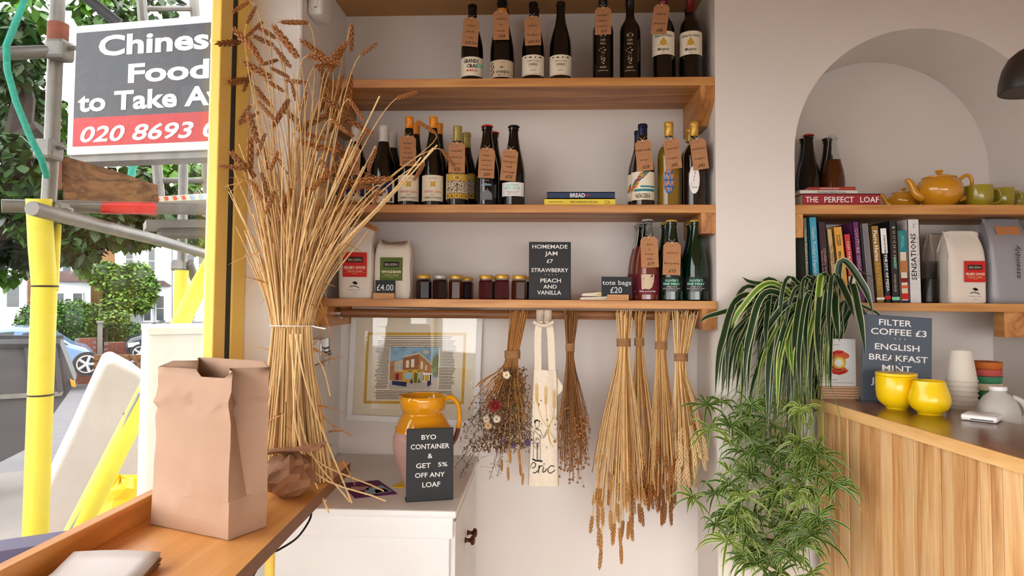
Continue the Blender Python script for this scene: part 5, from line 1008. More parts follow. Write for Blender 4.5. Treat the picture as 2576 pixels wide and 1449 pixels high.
def twine_wrap(t, c, rx, ry, h, mt='twine', turns=6):
    m = MB(); pts = []
    for k in range(turns * 14 + 1): a = 2 * PI * k / 14; pts.append(V(c[0] + rx * math.cos(a), c[1] + ry * math.sin(a), c[2] - h / 2 + h * k / (turns * 14)))
    m.tube(pts, h / turns * .6, 5); m.build('twine', M[mt], t, smooth=True)
def bunch(label, tie, tw, top, bot, n, mt, ear=None, n_ear=0, Y=2.545, rad=.0016, earsc=1.0, grp='dried bunches on the rail', name='wheat_bunch', seed=1, low=()):
    """tie (px,py), width px; top (x0,x1,y0,y1) and bottom (x0,x1,y0,y1) spreads in the photo"""
    random.seed(seed); T = atY(tie[0], tie[1], Y); k = 1 / ppm(Y); t = thing(name, label, 'dried bunch', (T.x, Y, T.z), group=grp); r0 = tw * k / 2; m = MB(); md_ = MB(); ends = []
    for i in range(n):
        a, q_ = rnd(0, 2 * PI), math.sqrt(random.random()); cx, cy_ = math.cos(a) * q_, math.sin(a) * q_; mid = V(cx * r0, cy_ * r0 * .8, rnd(-.004, .004))
        u = atY(top[0] + (top[1] - top[0]) * (.5 + .5 * cx * rnd(.8, 1.1)), rnd(top[2], top[3]), Y) - T; u.y = cy_ * .022 - .01
        xb = .5 + .5 * cx * rnd(.85, 1.08) + rnd(-.05, .05); fall = rnd(0, 1)
        e = atY(bot[0] + (bot[1] - bot[0]) * xb, bot[2] + (bot[3] - bot[2]) * fall * (1 - .35 * abs(cx)), Y) - T; e.y = cy_ * .05 - .012
        c1 = mid + (mid - u) * .35; c1.z = mid.z - .08; c2 = V(e.x * .82, e.y * .9, e.z * .62)
        pth = [u, u * .5 + mid * .5] + bez(mid, c1, c2, e, 6); (m if i % 3 else md_).tube(pth, [rad * rnd(.8, 1.25)] * len(pth), 4, caps=False); ends.append((e, (e - pth[-2]).normalized()))
    for px, py in low:
        e = atY(px, py, Y - .02) - T; a = rnd(-1, 1); mid = V(a * r0 * .6, -r0 * .6, 0); pth = bez(mid, mid + V(0, 0, -.1), V(e.x * .9, e.y, e.z * .7), e, 7); m.tube(pth, [rad] * len(pth), 4, caps=False); ends.insert(0, (e, (e - pth[-2]).normalized()))
    o = m.build('stalks', M[mt], t); o['kind'] = 'stuff'
    o = md_.build('stalks', M['straw_brown' if mt != 'flax_stalk' else 'dry_brown'], t); o['kind'] = 'stuff'
    if ear:
        for e, d in ends[:n_ear]: put_ear(t, e - d * .004, d + V(rnd(-.12, .12), rnd(-.1, .1), 0), ear, earsc)
    twine_wrap(t, (0, 0, 0), r0 * 1.12, r0 * .95, .028)
    return t, ends, T
bunch('widest golden wheat bunch hanging from the rail', (1569, 862), 29, (1546, 1592, 778, 800), (1478, 1632, 1120, 1340), 120, 'straw_pale', 'gold', 46, seed=21, low=[(1512, 1385), (1562, 1372), (1507, 1330), (1490, 1300), (1540, 1320), (1585, 1300), (1512, 1345)])
bunch('narrow wheat bunch second among the four wheat bunches', (1608, 861), 20, (1594, 1626, 780, 800), (1572, 1660, 1130, 1285), 60, 'straw', 'brown', 26, seed=22, Y=2.57)
bunch('brown-eared wheat bunch third among the four wheat bunches', (1663, 869), 25, (1645, 1687, 780, 800), (1628, 1706, 1100, 1290), 80, 'straw', 'brown', 30, seed=23, Y=2.55)
bunch('pale bearded wheat bunch hanging nearest the alcove corner', (1713, 899), 28, (1690, 1757, 780, 806), (1690, 1772, 1040, 1210), 90, 'straw_pale', 'pale', 30, seed=24, Y=2.54)
t, ends, T = bunch('flax bunch with round seed pods beside the tote bag', (1434, 874), 18, (1418, 1454, 778, 800), (1402, 1482, 1040, 1210), 110, 'flax_stalk', seed=25, rad=.0010, name='flax_bunch')
m = MB(); m2 = MB()
for e, d in ends:
    for q_ in range(random.choice((1, 2, 3))):
        p_ = e + V(rnd(-.02, .02), rnd(-.02, .015), rnd(-.035, .05)); m.blob(p_, rnd(.0036, .0052), 6, 4); m2.tube([e + V(0, 0, .06), p_], .0005, 3, caps=False)
o = m.build('seed_pods', M['flax_pod'], t, smooth=True); o['kind'] = 'stuff'; o = m2.build('seed_stems', M['flax_stalk'], t); o['kind'] = 'stuff'
# mixed flower bunch
random.seed(31); t, ends, T = bunch('mixed dried flower bunch with white and red blooms', (1289, 892), 33, (1281, 1330, 780, 802), (1185, 1345, 960, 1110), 80, 'straw_brown', 'brown', 0, seed=26, name='flower_bunch', Y=2.54)
Yf = 2.54
def L2(px, py, dy=0.0): p_ = atY(px, py, Yf + dy) - T; return p_
m = MB(); mo = MB(); mb = MB()
for i in range(2600):
    f = random.random(); y = 930 + 200 * f + rnd(-10, 10); hw = 24 + 62 * f; x = 1290 - 22 * f + random.gauss(0, .52) * hw
    p_ = L2(x, y, rnd(-.05, .04)); tgt = m if random.random() < .6 else mo; d = V(rnd(-.6, .6), rnd(-.5, .5), rnd(-1, -.1)).normalized(); l = rnd(.008, .022); s = d.orthogonal().normalized() * rnd(.0015, .004)
    tgt.add([p_ + s, p_ - s, p_ + d * l], [(0, 1, 2)])
o = m.build('dried_foliage', M['dry_brown'], t); o['kind'] = 'stuff'; o = mo.build('dried_foliage', M['dry_olive'], t); o['kind'] = 'stuff'
ms, mp = MB(), MB()
def spray(x0, y0, x1, y1, n, sp=26):
    a, b_ = L2(x0, y0), L2(x1, y1); a.y = b_.y = rnd(-.05, .0); ms.tube(smooth_path([a, (a + b_) / 2 + V(rnd(-.01, .01), 0, rnd(0, .012)), b_], 4), .0008, 4, caps=False)
    for i in range(n):
        f = rnd(.25, 1.05); c = a + (b_ - a) * f; p_ = c + V(random.gauss(0, 1), random.gauss(0, .7), random.gauss(0, 1)) * sp / 671 * .55; ms.tube([c, (c + p_) / 2 + V(0, 0, .003), p_], .0004, 3, caps=False); mp.blob(p_, rnd(.0014, .0026), 5, 3)
for a in ((1255, 960, 1168, 1100, 26), (1250, 990, 1165, 1150, 30), (1250, 1000, 1185, 1060, 24), (1240, 1010, 1200, 1010, 14), (1262, 1040, 1160, 1190, 26), (1270, 1060, 1255, 1190, 26), (1240, 1000, 1205, 985, 10), (1275, 1050, 1232, 1205, 16), (1290, 1040, 1330, 1110, 26), (1240, 1060, 1150, 1165, 18)): spray(*a)
o = ms.build('spray_stems', M['dry_brown'], t); o['kind'] = 'stuff'; o = mp.build('seed_heads', M['dry_brown'], t, smooth=True); o['kind'] = 'stuff'
def daisy(px, py, r, mt, cmt, layers=2, n=13, dy=-.055, lab=None, name='flower'):
    m = MB()
    for L_ in range(layers):
        for k in range(n):
            a = 2 * PI * (k + .5 * (L_ % 2)) / n + rnd(-.1, .1); rr_ = r * (1 - .22 * L_) * rnd(.85, 1.1); u = V(math.cos(a), 0, math.sin(a)); s = V(-math.sin(a), 0, math.cos(a)) * r * .16; tip = u * rr_ + V(0, -.004 * L_ - rnd(0, .004) - .0015 * L_, 0); mid = u * rr_ * .55 + V(0, -.003 - .002 * L_, 0)
            m.add([V(0, -.001, 0), mid + s, tip, mid - s], [(0, 1, 2, 3)])
    o = m.build(name, M[mt], t, loc=L2(px, py, dy)); mm = MB(); mm.blob((0, -.004, 0), (r * .28, .003, r * .28), 10, 6); mm.build('flower_centre', M[cmt], o, smooth=True)
    if lab: o['label'] = lab
daisy(1274, 943, .017, 'petal_white', 'gold_ink', lab='white everlasting flower'); daisy(1250, 1054, .016, 'petal_white', 'dry_olive', 3); daisy(1223, 1054, .015, 'petal_white', 'dry_olive', 3, dy=-.05); daisy(1228, 1070, .016, 'ear_pale', 'dry_olive', 3); daisy(1246, 1020, .028, 'dry_red', 'dry_brown', 4, 16, lab='dark red dried bloom'); daisy(1327, 1114, .016, 'dry_purple', 'dry_brown', 3, 9); daisy(1292, 1120, .012, 'dry_purple', 'dry_brown', 2, 8); daisy(1268, 1108, .010, 'dry_purple', 'dry_brown', 2, 8); daisy(1290, 1010, .014, 'dry_brown', 'dry_brown', 3, 12)
for px, py in ((1278, 1175), (1308, 1165), (1316, 1190), (1283, 1130), (1305, 1130), (1262, 1155), (1304, 935)):
    e = L2(px, py, -.03); b_ = L2(1290 + (px - 1290) * .4, 1000, -.02); m = MB(); m.tube(bez(b_, b_ + V(0, 0, -.05), e + V(0, 0, .06), e, 5), .0009, 4, caps=False); m.build('ear_stalk', M['straw'], t); put_ear(t, e, V(rnd(-.1, .1), 0, -1), 'gold', .7)
# tote bag
Yt = 2.548; S = 1 / ppm(Yt); c = atY(1368, 1075, Yt); t = thing('tote_bag', 'cream cotton tote bag with a drawn figure holding wheat', 'tote bag', (c.x, Yt, c.z))
def P3(px, py): return ((px - 1368) * S, -(py - 1075) * S)
def tote_front(u, v):
    xl, xr = -24 + v * 0 + (-12) * (1 - v), 30 + 5 * (1 - v); x = xl + (xr - xl) * u; y0 = 1217 + (930 - 1217) * v + (4 * u if v > .9 else 0)
    return V(x * S, -.012 - .006 * math.sin(PI * u) - .003 * math.sin(u * 9 + v * 3), -(y0 - 1075) * S)
m = MB(); m.grid(tote_front, 16, 14); m.grid(lambda u, v: (lambda p_: V(p_.x, .012, p_.z))(tote_front(1 - u, v)), 16, 14)
for ua in (0, 1):
    m.grid(lambda u, v, ua=ua: (lambda p_: V(p_.x + (.004 if ua else -.004) * math.sin(PI * u), p_.y + (.012 - p_.y) * (u if ua else 1 - u), p_.z))(tote_front(ua, v)), 4, 14)
m.grid(lambda u, v: (lambda p_: V(p_.x, p_.y + (.012 - p_.y) * (1 - v), p_.z))(tote_front(u, 0)), 16, 2); m.build('bag_body', M['canvas'], t, smooth=True)
m = MB(); m.prism([P3(1398, 945), P3(1416, 975), P3(1413, 985), P3(1398, 1000)], .006, (0, .0, 0)); m.build('side_fold', M['canvas'], t)
def strap(pts, w, y): 
    m = MB(); P_ = smooth_path([V(*P3(a, b), 0) for a, b in pts], 5); vs = []
    for p_ in P_: vs += [V(p_.x - w / 2, y, p_.y), V(p_.x + w / 2, y, p_.y), V(p_.x + w / 2, y + .003, p_.y), V(p_.x - w / 2, y + .003, p_.y)]
    n = len(P_); m.add(vs, [(4 * i + k, 4 * i + (k + 1) % 4, 4 * i + 4 + (k + 1) % 4, 4 * i + 4 + k) for i in range(n - 1) for k in range(4)] + [(3, 2, 1, 0), (4 * n - 4, 4 * n - 3, 4 * n - 2, 4 * n - 1)]); m.build('strap', M['canvas'], t)
strap([(1356, 812), (1352, 850), (1353, 935)], 17 * S, -.012); strap([(1379, 812), (1384, 850), (1388, 937)], 17 * S, -.010)
zr_, yr_ = zr - c.z, yr - Yt
for x in (1357, 1377):
    m = MB(); X = (x - 1368) * S; pts = [V(X, -.010, -(822 - 1075) * S), V(X, yr_ - .021, zr_ - .004), V(X, yr_ - .012, zr_ + .018), V(X, yr_ + .008, zr_ + .020), V(X, yr_ + .021, zr_), V(X, yr_ + .012, zr_ - .02), V(X, .0, -(816 - 1075) * S)]
    P_ = smooth_path(pts, 5); w = 19 * S; m.add([q_ + V(s * w / 2, 0, 0) for q_ in P_ for s in (-1, 1)], [(2 * i, 2 * i + 1, 2 * i + 3, 2 * i + 2) for i in range(len(P_) - 1)]); o = m.build('strap_loop', M['canvas'], t, smooth=True); md = o.modifiers.new('thick', 'SOLIDIFY'); md.thickness = .002
m = MB(); m.tube([V((x - 1368) * S, -.016 - .006 * math.sin(PI * (x - 1342) / 48), -(813 + 9 * math.sin(PI * (x - 1342) / 48) - 1075) * S) for x in range(1342, 1391, 4)], .009, 10, flat=.8); m.build('knot', M['canvas'], t, smooth=True)
yl = -.0215
def line_art(mt, strokes, wd, name):
    m = MB()
    for s in strokes: stroke2(m, [P3(*q_) for q_ in s], wd * S, 0)
    m.map(lambda p_: V(p_.x, -.0125 - .006 * math.sin(PI * max(0, min(1, (p_.x / S + 30) / 62))) - .003 * math.sin(max(0, min(1, (p_.x / S + 30) / 62)) * 9 + max(0, min(1, (1217 - (1075 - p_.z / S)) / 287)) * 3) - .0012, p_.z)); m.build(name, M[mt], t)
def sm(*p_): return [(q_.x, q_.y) for q_ in smooth_path([V(a, b, 0) for a, b in p_], 5)]
line_art('gold_ink', [sm((1376, 1072), (1360, 1045), (1353, 1015), (1350, 990)), sm((1377, 1070), (1374, 1040), (1372, 1010), (1373, 990)), sm((1379, 1070), (1388, 1055), (1394, 1030)), sm((1378, 1075), (1380, 1095), (1384, 1115)), sm((1379, 1078), (1384, 1105), (1392, 1122)), sm((1380, 1075), (1390, 1095), (1398, 1103)), sm((1379, 1072), (1390, 1052), (1398, 1048))], 1.3, 'wheat_print')
st = []
for bx, by in ((1350, 990), (1373, 995), (1394, 1005)):
    for k in range(7):
        for s in (-1, 1): st.append([(bx, by + 22 - k * 6), (bx + s * 4, by + 17 - k * 6), (bx + s * 2, by + 13 - k * 6)])
    st.append([(bx, by + 25), (bx, by - 26)])
line_art('gold_ink', st, 1.1, 'wheat_ears_print')
line_art('ink', [sm((1345, 1078), (1352, 1076), (1360, 1082), (1366, 1096), (1376, 1078)), sm((1346, 1082), (1354, 1090), (1366, 1100), (1378, 1082)), sm((1344, 1080), (1343, 1108), (1358, 1110), (1359, 1090)), [(1343, 1108), (1342, 1150)], [(1351, 1110), (1351, 1150)], [(1354, 1110), (1353, 1152)], [(1359, 1110), (1360, 1152)], sm((1346, 1062), (1347, 1072), (1352, 1074), (1357, 1068), (1355, 1058), (1350, 1055)), [(1376, 1078), (1382, 1070), (1383, 1066)]], 1.0, 'figure_print')
line_art('ink', [[(1341, 1151), (1350, 1155)], [(1352, 1154), (1364, 1156)], sm((1346, 1062), (1347, 1057), (1353, 1056))], 4.0, 'figure_print')
line_art('ink', [sm((1338, 1174), (1346, 1170), (1348, 1162), (1342, 1159), (1337, 1168), (1339, 1181), (1347, 1184), (1354, 1178)), sm((1357, 1166), (1356, 1175), (1355, 1184)), sm((1356, 1176), (1360, 1168), (1366, 1167)), sm((1368, 1170), (1366, 1182), (1372, 1180), (1375, 1174)), [(1369, 1163), (1369.5, 1161.5)], sm((1394, 1168), (1386, 1166), (1378, 1176), (1384, 1184), (1396, 1177))], 2.2, 'eric_lettering')

# ================================================================== wheat sheaf standing on the window desk
random.seed(41); Ys = 2.04; T = atY(735, 822, Ys); t = thing('wheat_sheaf', 'tall sheaf of dry wheat standing on the window desk', 'wheat sheaf', (T.x, Ys, ZD)); O = Vector((T.x, Ys, ZD)); k = 1 / ppm(Ys); tz = T.z - ZD; r0 = 50 * k
def w2(px, py, Y): 
    lim = atX(px, py, -.975).y; p_ = atY(px, py, min(Y, lim) if lim > 0 else Y); p_.x = max(p_.x, -.985); return p_ - O
mst, mst2 = MB(), MB(); 
def tie_pt():
    a, q_ = rnd(0, 2 * PI), math.sqrt(random.random()); return V(math.cos(a) * q_ * r0, math.sin(a) * q_ * r0 * .7, tz + rnd(-.006, .006)), math.cos(a) * q_, math.sin(a) * q_
ears = [((627, 3), (593, 25)), ((661, 54), (627, 81)), ((695, 96), (646, 67)), ((689, 115), (633, 88)), ((732, 171), (695, 124)), ((751, 146), (695, 75)), ((776, 57), (714, 56)), ((829, 155), (767, 109)), ((885, 59), (882, 121)), ((605, 106), (548, 112)), ((650, 143), (627, 105)), ((683, 196), (600, 149)), ((729, 196), (686, 174)), ((776, 208), (720, 202)), ((630, 180), (613, 227)), ((689, 273), (655, 242)), ((773, 329), (720, 280)), ((630, 264), (600, 307)), ((652, 282), (624, 301)), ((690, 301), (667, 273)), ((882, 186), (878, 264)), ((863, 189), (850, 236)), ((773, 230), (760, 264)), ((813, 248), (866, 280)), ((997, 248), (1049, 230)), ((925, 323), (900, 366)), ((947, 373), (931, 422)), ((850, 320), (888, 342)), ((1096, 335), (1052, 306)), ((1111, 376), (1130, 401)), ((1068, 410), (1049, 438)), ((667, 335), (650, 382)), ((642, 447), (562, 363)), ((620, 425), (562, 419)), ((822, 235), (800, 290)), ((840, 250), (880, 300)), ((760, 340), (745, 300)), ((905, 140), (918, 130)), ((700, 380), (680, 430)), ((810, 400), (830, 450)), ((690, 480), (672, 540)), ((880, 430), (860, 480)), ((955, 470), (940, 520)), ((745, 255), (735, 210)), ((715, 230), (690, 215)), ((835, 300), (870, 330)), ((660, 500), (640, 470)), ((900, 480), (925, 440)), ((840, 520), (870, 470)), ((780, 420), (800, 370)), ((640, 215), (668, 250)), ((700, 150), (665, 160)), ((620, 60), (640, 30)), ((880, 250), (905, 290)), ((860, 380), (895, 410))]
er = random.Random(77)
for i in range(34):
    y_ = er.uniform(130, 560); x_ = er.uniform(650 - 30 * (y_ < 400), 830 + (y_ - 130) * .22); a_ = er.uniform(-2.6, .3) if x_ < 740 else er.uniform(-1.2, 1.2); l_ = er.uniform(58, 88); sg = -1 if x_ < 740 else 1
    ears.append(((x_, y_), (x_ + sg * l_ * abs(math.cos(a_)), y_ - l_ * math.sin(a_) * (1 if er.random() < .4 else -1))))
for (bx_, by_), (tx_, ty_) in ears:
    Y = Ys + rnd(-.14, .10); P0, cx, cy_ = tie_pt(); b_ = w2(bx_, by_, Y); e = w2(tx_, ty_, Y); d = (e - b_); d.y += rnd(-.01, .01); d.normalize(); l = (b_ - P0).length
    P1 = P0 + V((b_.x - P0.x) * .35, (b_.y - P0.y) * .3, l * .55); P2_ = b_ - (d * .07 + V(0, 0, .10 if d.z < .2 else .02)) * min(1, l) + V(0, 0, .06 if d.z < 0 else 0)
    pth = bez(P0, P1, P2_, b_, 12); mst.tube(pth, [.0024 - .0011 * i / 12 for i in range(13)], 5, caps=False); put_ear(t, b_, d, 'sheaf', max(.9, min(1.6, (e - b_).length / .068)))
for i in range(150):   # straws with broken tops
    P0, cx, cy_ = tie_pt(); f = rnd(.25, 1) ** .8; x = 738 + cx * (60 + 150 * f) + 40 * f * (1 if cx > 0 else .2) + rnd(-20, 20); y = 760 - 560 * f * (1 - .35 * abs(cx)) * rnd(.6, 1); e = w2(x, y, Ys + cy_ * .1); l = (e - P0).length
    pth = bez(P0, P0 + V(cx * .03, cy_ * .02, l * .45), e - V((e.x - P0.x) * .35, 0, l * .25), e, 7); (mst if i % 3 else mst2).tube(pth, [.0026 * rnd(.8, 1.2) - .0008 * j / 7 for j in range(8)], 5, caps=False)
for x, y in ((955, 242), (1060, 395), (1100, 365), (1090, 372), (885, 350)):   # long pale stalks leaning out
    P0, cx, cy_ = tie_pt(); e = w2(x, y, Ys - .05); pth = bez(P0, P0 + V(.04, 0, .22), e * .5 + P0 * .5 + V(0, 0, .02), e, 9); mst2.tube(pth, [.0035 - .001 * j / 9 for j in range(10)], 6, caps=False)
for i in range(210):   # butts below the tie
    P0, cx, cy_ = tie_pt(); f = rnd(.8, 1.12); q_ = V(cx * .125 * f + .005 + rnd(-.01, .01), cy_ * .075 * f - .0, .002 if random.random() < .8 else rnd(.005, .25))
    q_.x = max(q_.x, -.975 - O.x); pth = bez(P0, P0 + V(cx * .008, cy_ * .01, -.14), q_ + V(-cx * .03, -cy_ * .02, .16), q_, 6); (mst if i % 2 else mst2).tube(pth, [.0026 * rnd(.8, 1.25)] * 7, 5)
for a, b_ in (((770, 1110), (880, 1262)), ((760, 1120), (965, 1235)), ((770, 1160), (970, 1260)), ((750, 1100), (828, 1290)), ((780, 1000), (885, 1265)), ((740, 1140), (820, 1260))):
    P0 = w2(735 + rnd(-20, 30), 840, Ys - .06); q_ = w2(*a, Ys - .08); e = atZ(b_[0], b_[1], .835 if b_[0] > 800 else ZD + .004) - O; mst2.tube(smooth_path([P0, q_, e], 6), .0027, 5)
o = mst.build('stalks', M['straw'], t); o['kind'] = 'stuff'; o = mst2.build('stalks', M['straw_pale'], t); o['kind'] = 'stuff'
m = MB()
for i in range(90):   # dry leaf blades
    P0, cx, cy_ = tie_pt(); up = random.random() < .6; z_ = rnd(.05, .55) if up else -rnd(.05, .4); s = P0 + V(cx * abs(z_) * .3, cy_ * abs(z_) * .1, z_); d = V(cx + rnd(-.6, .6), rnd(-.5, .3), rnd(-.9, .6)).normalized(); l = rnd(.05, .13); sd_ = d.orthogonal().normalized() * rnd(.002, .004); bend = V(rnd(-.02, .02), 0, -rnd(0, .04))
    vs = []
    for j in range(5): f = j / 4; c_ = s + d * l * f + bend * f * f; ww = (1 - f) ** .6; vs += [c_ + sd_ * ww, c_ - sd_ * ww]
    for v_ in vs: v_.x = max(v_.x, -.985 - O.x); v_.z = max(v_.z, .004)
    m.add(vs, [(2 * j, 2 * j + 1, 2 * j + 3, 2 * j + 2) for j in range(4)])
o = m.build('dry_blades', M['straw_brown'], t); o['kind'] = 'stuff'
m = MB(); pts = [V(r0 * 1.1 * math.cos(a), r0 * .85 * math.sin(a), tz + .004) for a in [2 * PI * k_ / 24 for k_ in range(25)]]; m.tube(pts, .0035, 6, flat=.5); m.tube([(r0 * 1.05, -.01, tz + .004), (r0 * 1.4, -.02, tz + .0), (r0 * 1.9, -.03, tz - .004)], .002, 5); m.build('cable_tie', M['white'], t, smooth=True)

# ================================================================== paper bags on the window desk
FL, FR, RB = atZ(378, 1320, ZD), atZ(574, 1361, ZD), atZ(660, 1330, ZD); ux = (FR - FL); uy = (RB - FR) * 1.12; hb = atY(482, 930, (FL.y + FR.y) / 2).z - ZD
t = thing('paper_bag', 'large open brown paper bag standing on the window desk', 'paper bag', (FL.x, FL.y, ZD + .0015))
def corner(u, v, z_): return ux * u + uy * v + V(0, 0, z_)
H = hb; rr = random.Random(3)
def wall_pts(f):   # outline of the bag at height share f: front, right gusset, back, left gusset
    g = max(0, f - .12) * .30; sh = f * .10; n = 10; out = []; dz = lambda s: H * f
    for i in range(n): u = i / n; out.append(corner(u * (1 - .05 * f) + .04 * f, sh * .2 + .05 * math.sin(u * 9 + f * 5) * f * .4 + (-.08 * math.sin(PI * u) if .05 < f < .9 else 0), H * f))
    for i in range(6): v = i / 6; out.append(corner(1 - .02 * f - g * (1 - abs(2 * v - 1)), v + sh * .2, H * f))
    for i in range(n): u = 1 - i / n; out.append(corner(u * (1 - .05 * f) + .04 * f, 1 + sh * .2, H * f * (1.0 + .004)))
    for i in range(6): v = 1 - i / 6; out.append(corner(.04 * f + g * (1 - abs(2 * v - 1)), v + sh * .2, H * f))
    return out
lv = [0, .004, .09, .10, .22, .225, .4, .55, .68, .74, .78, .82, .88, .94, 1.0]; m = MB(); vs = []; n = None
for f in lv:
    P_ = wall_pts(f); n = len(P_)
    for i, p_ in enumerate(P_):
        j = .0022 if f > .2 else .0004; 
        if .70 < f < .86: j = .006
        if f == 1.0: p_ = p_ + V(0, 0, (.014 if i > n // 2 else 0) - .016 * (1 if 6 <= i <= 9 else 0))
        vs.append(p_ + V(rr.uniform(-j, j), rr.uniform(-j, j), 0))
m.add(vs, [(j * n + i, j * n + (i + 1) % n, (j + 1) * n + (i + 1) % n, (j + 1) * n + i) for j in range(len(lv) - 1) for i in range(n)]); o = m.build('paper_shell', M['kraft_bag'], t, smooth=True, angle=25); md = o.modifiers.new('thick', 'SOLIDIFY'); md.thickness = .0012
m = MB(); P_ = wall_pts(.004); m.add(P_, [tuple(range(len(P_)))]); m.build('base_fold', M['kraft_bag'], t)
# crumpled bag
p_ = atZ(705, 1262, ZD); t = thing('crumpled_paper_bag', 'crumpled brown paper bag lying behind the large one', 'paper bag', (p_.x + .005, p_.y + .05, ZD))
m = MB(); rr = random.Random(8); nu, nv = 16, 10; vs = []
for j in range(nv + 1):
    for i in range(nu):
        a, b_ = 2 * PI * i / nu, PI * j / nv; q_ = rr.uniform(.72, 1.12); vs.append(V(.072 * math.sin(b_) * math.cos(a) * q_, .085 * math.sin(b_) * math.sin(a) * q_, max(.0, .058 - .060 * math.cos(b_) * rr.uniform(.9, 1.1))))
m.add(vs, [(j * nu + i, j * nu + (i + 1) % nu, (j + 1) * nu + (i + 1) % nu, (j + 1) * nu + i) for j in range(nv) for i in range(nu)]); m.build('crumpled_body', M['kraft_dark'], t)
m = MB(); m.grid(lambda u, v: V(-.075 + .16 * u, -.03 + .06 * v + .02 * u, .118 + .018 * u + .006 * math.sin(9 * v + 5 * u)), 6, 4); o = m.build('open_mouth', M['kraft_dark'], t); md = o.modifiers.new('thick', 'SOLIDIFY'); md.thickness = .003
# stack of flat paper bags at the near end
c = atZ(205, 1470, ZD + .02)
for i in range(6):
    t = thing('flat_paper_bag', 'flat white paper bag on top of the stack on the desk' if i == 5 else ('flat paper bag at the bottom of the stack on the desk' if i == 0 else ['', 'second', 'third', 'fourth', 'fifth'][i] + ' flat paper bag from the bottom of the stack on the desk'), 'paper bag', (c.x + rr.uniform(-.003, .003), c.y + rr.uniform(-.004, .004), ZD + i * .0032), .12 + rr.uniform(-.02, .02), 'stacked flat paper bags')
    m = MB(); m.grid(lambda u, v: V(-.085 + .17 * u, -.15 + .28 * v, .0008 + (.016 * max(0, v - .7) / .3 * (1 - .3 * u) + .004 * math.sin(3 * u)) * (i / 5)), 6, 8); o = m.build('paper', M['white_paper'] if i > 3 else M['kraft_dark'], t, smooth=True); md = o.modifiers.new('thick', 'SOLIDIFY'); md.thickness = .0022

# ================================================================== spider plant
random.seed(51); PX, PY, PZ = 1.035, 2.595, 1.05
t = thing('spider_plant', 'large trailing spider plant with striped leaves beside the counter', 'plant', (PX, PY, PZ)); O = Vector((PX, PY, PZ))
m = MB(); m.lathe([(.062, 0), (.066, .004), (.080, .17), (.086, .172), (.086, .20), (.080, .20), (.078, .185), (.0001, .185)], 28); m.build('pot', M['pot'], t, smooth=True)
m = MB(); m.lathe([(.078, .186), (.05, .192), (.0001, .195)], 20, caps=False); m.build('soil', M['soil'], t, smooth=True)
def ribbon(m, pth, wd, facing, fold=.25, tip=.75):
    n = len(pth); vs = []; uv = []
    for i, p_ in enumerate(pth):
        f = i / (n - 1); tg = (pth[min(i + 1, n - 1)] - pth[max(i - 1, 0)]).normalized(); sd_ = tg.cross(facing); sd_ = sd_.normalized() if sd_.length > 1e-4 else tg.orthogonal().normalized(); nn = sd_.cross(tg)
        w_ = wd / 2 * min(1, .45 + f * 3) * (1 if f < tip else max(.04, 1 - ((f - tip) / (1 - tip)) ** 1.3)); vs += [p_ + sd_ * w_ + nn * w_ * fold, p_, p_ - sd_ * w_ + nn * w_ * fold]; uv += [(0, f), (.5, f), (1, f)]
    m.add(vs, [(3 * i + k, 3 * i + k + 1, 3 * i + 4 + k, 3 * i + 3 + k) for i in range(n - 1) for k in (0, 1)], uv)
def crown(): return V(rnd(-.03, .03), rnd(-.035, .01), .195)
VIEW = V(-.35, -1, .1)
def big_leaf(apex, tipp, wd, ya=2.43, yt=2.34, mt='spider_leaf', drop=.6):
    a, e = atY(*apex, ya) - O, atY(*tipp, yt) - O; c0 = crown(); P1 = V(c0.x + (a.x - c0.x) * .25, -.13, c0.z + .09)
    pts = smooth_path([c0, V(c0.x * .8 + a.x * .2, PY * 0 + (2.47 - PY), .30 if a.z > .33 else .26), a, a * (1 - drop) + e * drop + V((e.x - a.x) * .15, 0, (a.z - e.z) * .12), e], 8)
    m = MB(); ribbon(m, pts, wd, (VIEW + V(rnd(-.7, .7), 0, rnd(-.3, .7))).normalized(), fold=rnd(.15, .5)); m.build('leaf', M[mt], t, smooth=True)
hand = [((2000, 725), (1866, 697), .016), ((1905, 775), (1757, 812), .018), ((2115, 660), (2198, 790), .026), ((2100, 700), (2150, 800), .030), ((2140, 715), (2178, 895), .026), ((2060, 735), (2010, 885), .026), ((1985, 770), (1905, 960), .022), ((1960, 760), (1835, 905), .020), ((2050, 790), (1990, 1010), .024), ((2120, 760), (2225, 806), .014), ((2150, 770), (2195, 830), .016), ((2090, 720), (2065, 880), .028), ((1930, 800), (1812, 1010), .018), ((2020, 780), (1960, 1035), .022), ((1900, 790), (1818, 960), .018), ((2040, 740), (1935, 985), .024), ((2100, 740), (2112, 860), .026), ((2010, 715), (1890, 850), .020), ((2145, 690), (2205, 700), .010), ((2080, 760), (2080, 700), .018), ((2030, 900), (2000, 1185), .016), ((2060, 850), (2040, 1000), .022), ((2090, 820), (2090, 985), .022)]
for a, e, wd in hand: big_leaf(a, e, wd, yt=rnd(2.28, 2.40))
for i in range(84):
    s = random.random(); ex_ = 1800 + 290 * s + rnd(-15, 15); ax = ex_ + (2085 - ex_) * rnd(.25, .5) + rnd(-15, 15); ay = rnd(705, 830) - 20 * s; ey = rnd(880, 1120) - (60 if ex_ < 1850 else 0)
    if ex_ > 2050: ey = min(ey, 990)
    big_leaf((ax, ay), (ex_, ey), rnd(.012, .023), ya=rnd(2.36, 2.45), yt=rnd(2.22, 2.43), mt='spider_leaf' if random.random() < .85 else 'young_leaf')
